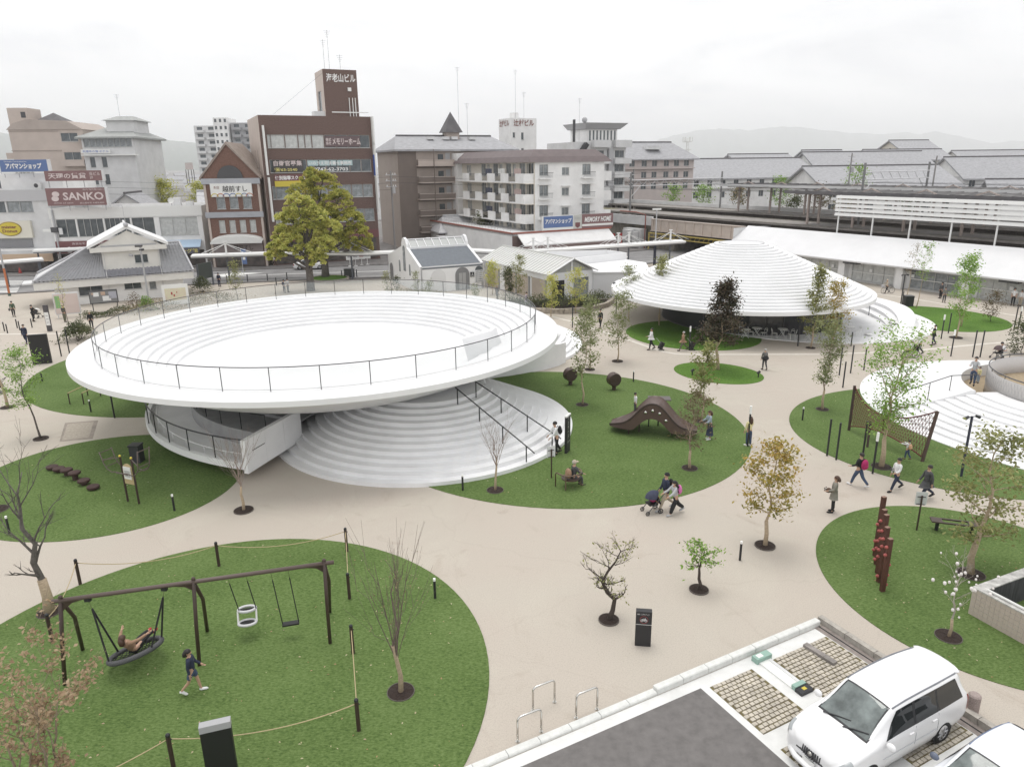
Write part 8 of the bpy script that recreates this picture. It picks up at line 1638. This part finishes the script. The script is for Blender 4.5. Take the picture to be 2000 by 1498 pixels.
person('man in dark suit and open collar walking left of the black slab',(-40.861,58.889,0.000),1.68,280,'navy','navy',stride=0.25,coat=0.05);person('hiker in pale hat and black backpack behind the dish rim',(-38.551,64.662,0.000),1.65,300,'black','black',stride=0.4,hat='sunhat',bag=('black rucksack of the hiker in the pale hat','black',BP));person('man in a cap reading the pale notice case',(-42.873,67.826,0.000),1.66,80,'dgrey','olive',legs=ST,hat='cap')
person('man in dark clothes standing by the kerb right of the police box',(-35.887,88.114,0.000),1.7,90,'navy','navy',legs=ST);person('girl in white top with a dark backpack behind the dish rail',(-26.340,83.007,0.000),1.55,80,'white','dgrey',legs=ST,bag=('dark backpack of the girl behind the dish rail','navy',BP));person('companion in white and grey trousers beside the girl behind the rail',(-26.019,83.333,0.000),1.6,60,'white','grey',legs=ST)
person('grey coated elder on the path left of the pavilion bed',(-1.502,77.311,0.000),1.5,250,'grey','grey',hair=HAIRG,coat=0.3,stride=0.1);person('person in lilac coat half hidden by the dish rail',(1.564,72.432,0.000),1.55,160,'lilac','lgrey',coat=0.35,stride=0.1)
person('man in navy standing among the cafe trees reading',(26.055,56.573,0.060),1.7,200,'navy','denim',legs=ST,arms=((0.5,1.3),(0.5,1.3)));person('person walking in the shade under the walkway',(-35.028,107.169,0.000),1.6,0,'white','black',stride=0.3)
person('person in dark clothes in front of the shops under the flats',(10.141,114.421,0.000),1.65,200,'black','black',stride=0.2)
def wheel(par,c,r_,m=None,spokes=0,rz=0.0,th=0.02):
    b=MB();b.tube([(c[0],c[1]+r_*math.cos(2*math.pi*i/20),c[2]+r_*math.sin(2*math.pi*i/20)) for i in range(21)],th,6,False);o=b.build('wheel',m or BLACK,par,True)
    s_=MB()
    for i in range(max(5,spokes)):q=2*math.pi*i/max(5,spokes);s_.tube([tuple(c),(c[0],c[1]+r_*math.cos(q),c[2]+r_*math.sin(q))],0.006 if spokes else th*0.6,3,False)
    s_.build('spokes',GREYM if spokes else (m or BLACK),o);return o
def stroller(label,loc,yaw,hood,extra=True):
    t=thing('stroller',label,'stroller',loc,R(yaw-90));FRM=FRAME_D
    for x in (-0.24,0.24):
        wheel(t,(x,0.32,0.09),0.08);wheel(t,(x,-0.28,0.11),0.10);MB().tube([(x,0.32,0.1),(x,-0.15,0.62),(x,-0.52,1.0)],0.018,6).build('frame',FRM,t);MB().tube([(x,-0.28,0.12),(x,0.0,0.45)],0.018,6).build('frame',FRM,t)
    MB().tube([(-0.24,-0.52,1.0),(0.24,-0.52,1.0)],0.022,6).build('handle',BLACK,t);MB().box((0,0.02,0.42),(0.4,0.4,0.06)).build('seat',BLACKM,t);MB().box((0,-0.2,0.62),(0.4,0.06,0.45),0,-0.4).build('backrest',BLACKM,t)
    b=MB();n,m_=12,6
    for j in range(m_+1):
        for i in range(n+1):q=math.pi*i/n;w=-0.5+2.0*j/m_;b.v.append((0.25*math.cos(q),-0.05+0.38*math.sin(w)*math.sin(q),0.66+0.36*math.cos(w)*math.sin(q)**0.7*0.9))
    b.f=[(j*(n+1)+i,j*(n+1)+i+1,(j+1)*(n+1)+i+1,(j+1)*(n+1)+i) for j in range(m_) for i in range(n)];b.build('hood',cloth(hood),t,True)
    if extra:MB().ball((0.2,-0.34,0.42),0.14,10,6,(0.6,0.8,1.5)).build('hanging_toy',cloth((0.62,0.30,0.08)),t,True);MB().ball((0.05,-0.05,0.55),0.14,10,6,(1,1,.8)).build('blanket',cloth((0.36,0.03,0.13)),t,True)
stroller('navy hooded stroller with orange soft toy pushed by the masked woman',(5.790,27.127,0.000),198,(0.045,0.05,0.085));stroller('dark stroller with tall handle beside the railed pit',(35.463,50.568,0.000),190,(0.10,0.07,0.07),False);stroller('white pram at the far left',(-46.843,69.989,-0.000),80,(0.7,0.7,0.68),False);stroller('dark red stroller cut by the left edge',(-33.758,45.034,0.000),190,(0.10,0.02,0.03),False)
t=thing('wheelchair','grey wheelchair crossing the guide strip','wheelchair',(29.551,51.144,0.000),R(100))
for x in (-0.3,0.3):wheel(t,(x,-0.1,0.3),0.29,BLACK,10);wheel(t,(x*.8,0.38,0.09),0.08);MB().tube([(x,-0.35,0.95),(x,-0.3,0.5),(x,0.35,0.48),(x*.8,0.45,0.12)],0.018,6).build('frame',STEEL,t)
MB().box((0,0.05,0.46),(0.5,0.45,0.05)).build('seat',BLACKM,t);MB().box((0,-0.28,0.72),(0.5,0.04,0.45)).build('backrest',BLACKM,t);MB().box((0,0.55,0.12),(0.4,0.2,0.03)).build('footrest',FRAME_D,t)
t=thing('bicycle','old city bicycle with wire basket pushed near the station','bicycle',(41.272,77.469,-0.000),R(100))
for y in (-0.52,0.52):wheel(t,(0.3,y,0.33),0.32,BLACK,14,th=0.018)
for p in (((0.3,-0.52,0.33),(0.3,-0.1,0.28),(0.3,0.36,0.8),(0.3,0.52,0.33)),((0.3,-0.1,0.28),(0.3,-0.22,0.85)),((0.05,0.32,1.0),(0.3,0.38,1.0),(0.55,0.32,1.0))):MB().tube(list(p),0.02,5).build('frame',GREYM,t)
MB().ball((0.3,-0.24,0.88),0.11,8,5,(.8,1.2,.4)).build('saddle',BLACK,t,True);MB().b2((0.15,0.52,0.7),(0.45,0.82,0.95)).build('basket',GREYM,t)
for q,yaw,lab in (((11.651,54.176,0.000),185,'young man in white'),((14.018,54.058,0.000),185,'person in the tan coat')):
    t=thing('suitcase','black wheeled suitcase pulled by the '+lab,'suitcase',q,R(yaw-90));MB().box((0,0,0.36),(0.4,0.26,0.58),0,0.45).build('case',BLACKM,t);MB().tube([(0,0.08,0.6),(0,0.42,0.98)],0.015,5).build('pull_handle',GREYM,t)
    for x in (-0.15,0.15):MB().ball((x,-0.16,0.05),0.05,8,5).build('wheel',BLACK,t)
# ------------------------------------------------------------------ cars
CPAINT=mat('white_car_paint',(0.78,0.78,0.785),0.18,spec=0.6);CGLASS=mat('car_glass',(0.018,0.021,0.022),0.04,spec=0.7);WSCR=mat('windscreen_glass',(0.16,0.185,0.18),0.05,0.5,2.2,spec=0.7);TYRE=mat('tyre',(0.018,0.018,0.018),0.85);RIMM=mat('alloy',(0.42,0.42,0.43),0.35,metal=0.7);TRIM=mat('grey_trim',(0.16,0.17,0.19),0.4)
def cr1(P_,t):
    n=len(P_)-1;x=min(max(t,0),1)*n;i=min(int(x),n-1);u=x-i;g=lambda k:P_[min(max(k,0),n)]
    a,b,c,d=g(i-1),g(i),g(i+1),g(i+2);return b+(c-a)*(0.5*u)+(a*2-b*5+c*4-d)*(0.5*u*u)+(b*3-a-c*3+d)*(0.5*u**3)
def car(name,label,loc,rz,ST,m=CPAINT,wheels=((-1.42,.31),(1.33,.31)),W_=0.87,glass=(),sides=(),extra=None):
    """body lofted through cross-sections ST=(x, sill z, belt half width, belt z, roof half width, roof z); front at -x"""
    t=thing(name,label,'car',loc,rz);rows=[]
    for x,zs,wb,zb,wr,zr in ST:
        rows.append([np.array(q) for q in ((x,wb*0.93,zs),(x,wb*1.0,zs+(zb-zs)*0.25),(x,wb*1.01,zs+(zb-zs)*0.6),(x,wb*0.985,zb),(x,wr+(wb-wr)*0.35,zb+(zr-zb)*0.55),(x,wr,zb+(zr-zb)*0.9),(x,wr*0.72,zr-0.012),(x,wr*0.3,zr),(x,0,zr+0.004))])
    K=len(rows[0]);ns,nt=72,36
    def S(s,q,side=1):
        col=[cr1([rows[i][k] for i in range(len(rows))],s) for k in range(K)];p=cr1(col,q).copy();p[1]*=side;return p
    b=MB()
    for i in range(ns+1):
        col=[cr1([rows[j][k] for j in range(len(rows))],i/ns) for k in range(K)]
        line=[cr1(col,j/nt) for j in range(nt+1)]
        b.v+=[tuple(p) for p in line]+[(p[0],-p[1],p[2]) for p in line[-2::-1]]
    w=2*nt+1;b.f=[(i*w+j,i*w+j+1,(i+1)*w+j+1,(i+1)*w+j) for i in range(ns) for j in range(w-1)];n0=len(b.v)
    b.f+=[tuple(range(w-1,-1,-1)),tuple(ns*w+j for j in range(w))]
    o=b.build('body',m,t);shade_angle(o,50)
    si=lambda x:float(np.interp(x,[q[0] for q in ST],np.linspace(0,1,len(ST))))
    def patch(nm,x0,x1,q0,q1,mm,side=1,off=0.007,x0b=None,x1b=None,n=10,sub=None):
        pb=MB();x0b=x0 if x0b is None else x0b;x1b=x1 if x1b is None else x1b
        for i in range(n+1):
            for j in range(n+1):
                v=j/n;xa,xb=x0b+(x0-x0b)*v,x1b+(x1-x1b)*v;s=si(xa+(xb-xa)*i/n);q=q0+(q1-q0)*v
                p=S(s,q,side);d1=S(min(1,s+.004),q,side)-S(max(0,s-.004),q,side);d2=S(s,min(1,q+.004),side)-S(s,max(0,q-.004),side);nn=np.cross(d1,d2);L_=np.linalg.norm(nn);nn=nn/L_ if L_>1e-9 else np.array([0,0,1.]);
                if nn[1]*side<-1e-6 or (abs(nn[1])<1e-3 and nn[2]<0):nn=-nn
                pb.v.append(tuple(p+nn*off))
        f=[(i*(n+1)+j,i*(n+1)+j+1,(i+1)*(n+1)+j+1,(i+1)*(n+1)+j) for i in range(n) for j in range(n)];pb.f=f;return pb.build(nm,mm,sub or t,True)
    for x0,x1,x0b,x1b in sides:
        for sd in (1,-1):patch('side_window',x0,x1,0.40,0.60,CGLASS,sd,0.006,x0b,x1b)
    for nm,x0,x1,mm,ex,lo,off,e in [(('seal' if f else nm),x0-(.05 if f else 0),x1+(.04 if f else 0),(BLACK if f else mm),f,.47 if f else .5,.004 if f else .009,.97 if f else .925) for nm,x0,x1,mm in glass for f in (1,0)]:
        g=MB();n=12
        for i in range(n+1):
            s=si(x0+(x1-x0)*i/n);l=[S(s,lo+(1-lo)*j/8) for j in range(9)];l=l+[np.array([p[0],-p[1],p[2]]) for p in l[-2::-1]]
            g.v+=[(p[0]+(-off if x0<0 else off),p[1]*e,p[2]+off) for p in l]
        g.f=[(i*17+j,i*17+j+1,(i+1)*17+j+1,(i+1)*17+j) for i in range(n) for j in range(16)];g.build(nm,mm,t,True)
    for wx,wr in wheels:
        for sd in (1,-1):
            a=MB().lathe([(0.001,0),(wr+0.055,0),(wr+0.055,0.02),(0.001,0.02)],n=28).build('wheel_arch',BLACKM,t);a.matrix_local=Matrix.Translation((wx,sd*(W_-0.012 if sd>0 else W_-0.012),wr+0.02))@Matrix.Rotation(R(-90*sd),4,'X')
            y=MB().lathe([(wr*0.62,0),(wr*0.95,-0.01),(wr,0.04),(wr,0.16),(wr*0.95,0.19),(wr*0.64,0.18)],n=28);oo=y.build('wheel',TYRE,t,True);oo.matrix_local=Matrix.Translation((wx,sd*(W_-0.155),wr))@Matrix.Rotation(R(-90*sd),4,'X')
            rm=MB().lathe([(0.001,0.165),(wr*0.2,0.175),(wr*0.62,0.15),(wr*0.66,0.182)],n=24)
            for k in range(9):q=2*math.pi*k/9;rm.tube([(wr*.15*math.cos(q),wr*.15*math.sin(q),0.175),(wr*.62*math.cos(q),wr*.62*math.sin(q),0.172)],0.018,4)
            rm.build('rim',RIMM,oo)
    if extra:extra(t,patch,S,si)
    return t
VAN=[(-2.37,0.34,0.50,0.52,0.34,0.60),(-2.33,0.24,0.70,0.66,0.50,0.76),(-2.15,0.20,0.83,0.80,0.60,0.90),(-1.7,0.19,0.875,0.90,0.66,0.99),(-1.38,0.19,0.885,0.95,0.68,1.05),(-0.98,0.19,0.89,0.97,0.66,1.32),(-0.55,0.19,0.89,0.98,0.645,1.60),(-0.2,0.19,0.89,0.985,0.65,1.665),(0.5,0.19,0.89,0.99,0.655,1.69),(1.2,0.2,0.89,1.0,0.65,1.68),(1.85,0.24,0.88,1.01,0.62,1.64),(2.12,0.30,0.87,1.01,0.58,1.58),(2.28,0.36,0.84,1.0,0.52,1.28),(2.36,0.40,0.78,0.9,0.5,1.02)]
def van_extra(t,patch,S,si):
    for sd in (1,-1):
        MB().ball((-0.98,sd*1.02,1.02),0.13,12,8,(0.55,0.9,0.75)).build('mirror',CPAINT,t,True)
        b=MB();b.tube([tuple(S(si(x),0.655,sd)+np.array([0,0,0.014])) for x in (-0.5,0,0.6,1.2,1.95)],0.02,5);b.build('roof_rail',TRIM,t)
        b=MB();b.tube([tuple(S(si(x),0.22,sd)+np.array([0,sd*0.004,0])) for x in (-1.0,0,0.6,1.0)],0.014,4);b.build('side_moulding',mat('silver_trim',(0.5,0.51,0.52),0.35),t)
        for x in (0.18,1.02):b=MB();b.tube([tuple(S(si(x),q,sd)+np.array([0,sd*0.001,0])) for q in (0.08,0.2,0.3,0.385)],0.006,4);b.build('door_gap',TRIM,t)
        for x in (0.0,0.85):p=S(si(x),0.34,sd);MB().box((p[0],p[1]+sd*0.012,p[2]),(0.16,0.03,0.035)).build('door_handle',CPAINT,t)
        patch('headlight',-2.28,-2.0,0.30,0.46,mat('headlight_lens',(0.36,0.38,0.39),0.08),sd,0.008)
        patch('tail_light',2.2,2.33,0.2,0.4,mat('tail_red',(0.25,0.02,0.02),0.2),sd,0.008)
    for k in range(15):y=-0.42+0.06*k;MB().box((-2.375+0.10*(y/0.42)**2,y,0.60),(0.07,0.035,0.19),0,0,R(14)).build('grille_bar',FRAME_D,t)
    MB().box((-2.34,0,0.6),(0.03,0.84,0.2),0,0,R(14)).build('grille_back',BLACKM,t);MB().lathe([(0.001,0.02),(0.05,0.01),(0.055,0)],n=16).build('badge',STEEL,t).matrix_local=Matrix.Translation((-2.425,0,0.64))@Matrix.Rotation(R(-75),4,'Y')
    MB().b2((-2.44,-0.17,0.34),(-2.42,0.17,0.46)).build('number_plate',WSIGN,t);MB().tube([(-2.36,-0.6,0.33),(-2.46,-0.35,0.31),(-2.48,0,0.31),(-2.46,0.35,0.31),(-2.36,0.6,0.33)],0.07,8).build('bumper',CPAINT,t,True)
    for y0,y1 in ((0.5,-0.12),(-0.06,-0.6)):MB().tube([(-1.43,y0,1.045),(-1.32,(y0+y1)/2,1.115),(-1.22,y1,1.16)],0.016,5).build('wiper',BLACK,t)
    for sd in (1,-1):patch('pillar',0.14,0.26,0.40,0.60,BLACK,sd,0.004,0.10,0.22);patch('pillar',0.98,1.09,0.40,0.60,BLACK,sd,0.004,0.96,1.06)
    o=MB().ball((2.1,0,1.60),1,16,8,(0.2,0.62,0.055)).build('spoiler',CPAINT,t,True)
vc=pk(-2.62,-3.83,0.0)
car('minivan','white minivan parked nose out with black slatted grille',vc,PA,VAN,glass=(('windscreen',-1.34,-0.56,WSCR),('rear_window',2.14,2.27,CGLASS)),sides=((-0.42,0.16,-0.93,0.12),(0.24,1.0,0.20,0.98),(1.07,1.86,1.04,1.98)),extra=van_extra)
HATCH=[(-1.95,0.3,0.55,0.5,0.4,0.6),(-1.85,0.22,0.74,0.68,0.52,0.78),(-1.5,0.2,0.82,0.8,0.6,0.9),(-1.0,0.2,0.84,0.9,0.62,0.99),(-0.6,0.2,0.845,0.92,0.6,1.22),(-0.15,0.2,0.845,0.93,0.58,1.44),(0.3,0.2,0.845,0.94,0.59,1.5),(0.9,0.2,0.84,0.95,0.58,1.49),(1.4,0.25,0.83,0.96,0.55,1.42),(1.7,0.32,0.81,0.95,0.5,1.2),(1.85,0.38,0.75,0.85,0.45,0.98)]
def hatch_extra(t,patch,S,si):
    for sd in (1,-1):
        MB().ball((-0.62,sd*0.97,0.98),0.12,10,7,(0.6,0.9,0.75)).build('mirror',mat('blue_grey_mirror',(0.12,0.14,0.19),0.2),t,True);b=MB();b.tube([tuple(S(si(x),0.64,sd)+np.array([0,0,0.01])) for x in (-0.1,0.4,0.9,1.4)],0.014,5);b.build('roof_rail',mat('blue_grey_trim',(0.14,0.18,0.27),0.4),t)
car('parked_car','white hatchback with grey blue roof trim cut by the bottom right corner',pk(-2.3,-6.42,0),PA,HATCH,mat('pearl_car_paint',(0.74,0.755,0.79),0.18,spec=0.6),((-1.15,.29),(1.2,.29)),0.83,(('windscreen',-0.98,-0.2,WSCR),('rear_window',1.45,1.68,CGLASS)),((-0.02,0.45,-0.55,0.42),(0.52,1.25,0.5,1.4)),hatch_extra)
SEDAN=[(-2.2,0.3,0.6,0.5,0.45,0.58),(-2.1,0.22,0.76,0.66,0.55,0.74),(-1.6,0.2,0.84,0.8,0.62,0.88),(-1.0,0.2,0.86,0.88,0.63,0.96),(-0.55,0.2,0.86,0.9,0.58,1.24),(-0.1,0.2,0.86,0.91,0.56,1.42),(0.5,0.2,0.86,0.92,0.56,1.45),(1.0,0.2,0.86,0.92,0.56,1.36),(1.45,0.22,0.85,0.92,0.58,1.08),(1.9,0.26,0.83,0.9,0.6,0.98),(2.2,0.34,0.78,0.8,0.55,0.9)]
def sedan_extra(t,patch,S,si):
    for sd in (1,-1):patch('tail_light',2.05,2.18,0.25,0.4,mat('tail_red',(0.25,0.02,0.02),0.2),sd,0.008);MB().ball((-0.6,sd*0.95,0.95),0.1,8,6,(.6,.9,.75)).build('mirror',CPAINT,t,True)
G_=(('windscreen',-0.95,-0.15,CGLASS),('rear_window',1.0,1.42,CGLASS));SD_=((-0.02,0.35,-0.5,0.32),(0.42,0.9,0.4,1.2))
p1=(-28.621,102.276,0.000);car('street_car','white sedan driving along the street behind the camphor trunks',(p1[0],p1[1]+0.6,0.01),R(188),SEDAN,glass=G_,sides=SD_,extra=sedan_extra,W_=0.84)
car('parked_car','silver blue car parked beyond the walkway left of the tiled house',(-14.5,116,0.01),R(15),SEDAN,mat('silver_blue_paint',(0.30,0.36,0.40),0.2,spec=0.6),glass=G_,sides=SD_,W_=0.84)
car('parked_car','white car with red neighbour parked by the old tiled house',(-9.5,118.5,0.01),R(40),SEDAN,glass=G_,sides=SD_,W_=0.84);car('parked_car','red car parked beside the old tiled house',(-11.2,120.5,0.01),R(40),SEDAN,mat('red_car_paint',(0.30,0.02,0.02),0.2),glass=G_,sides=SD_,W_=0.84)
t=thing('tiled_house','old low tiled house with pale roof in front of the taupe flats','house',(-11.5,124.5,0),R(20));box_bld(t,9,6,3.6,mat('dark_timber',(0.09,0.065,0.05),0.8),[(1,.9,1.6,1.4,'mid',2),(4.5,.9,2.2,1.6,'dark',2)],roof=False);gable_roof(t,9,6,3.6,1.9,ROOFL,0.9,0.2,hip=1.8)
MB().b2((-1.5,-4.2,2.5),(11,-1.0,2.62)).build('carport_roof',GREYM,t)
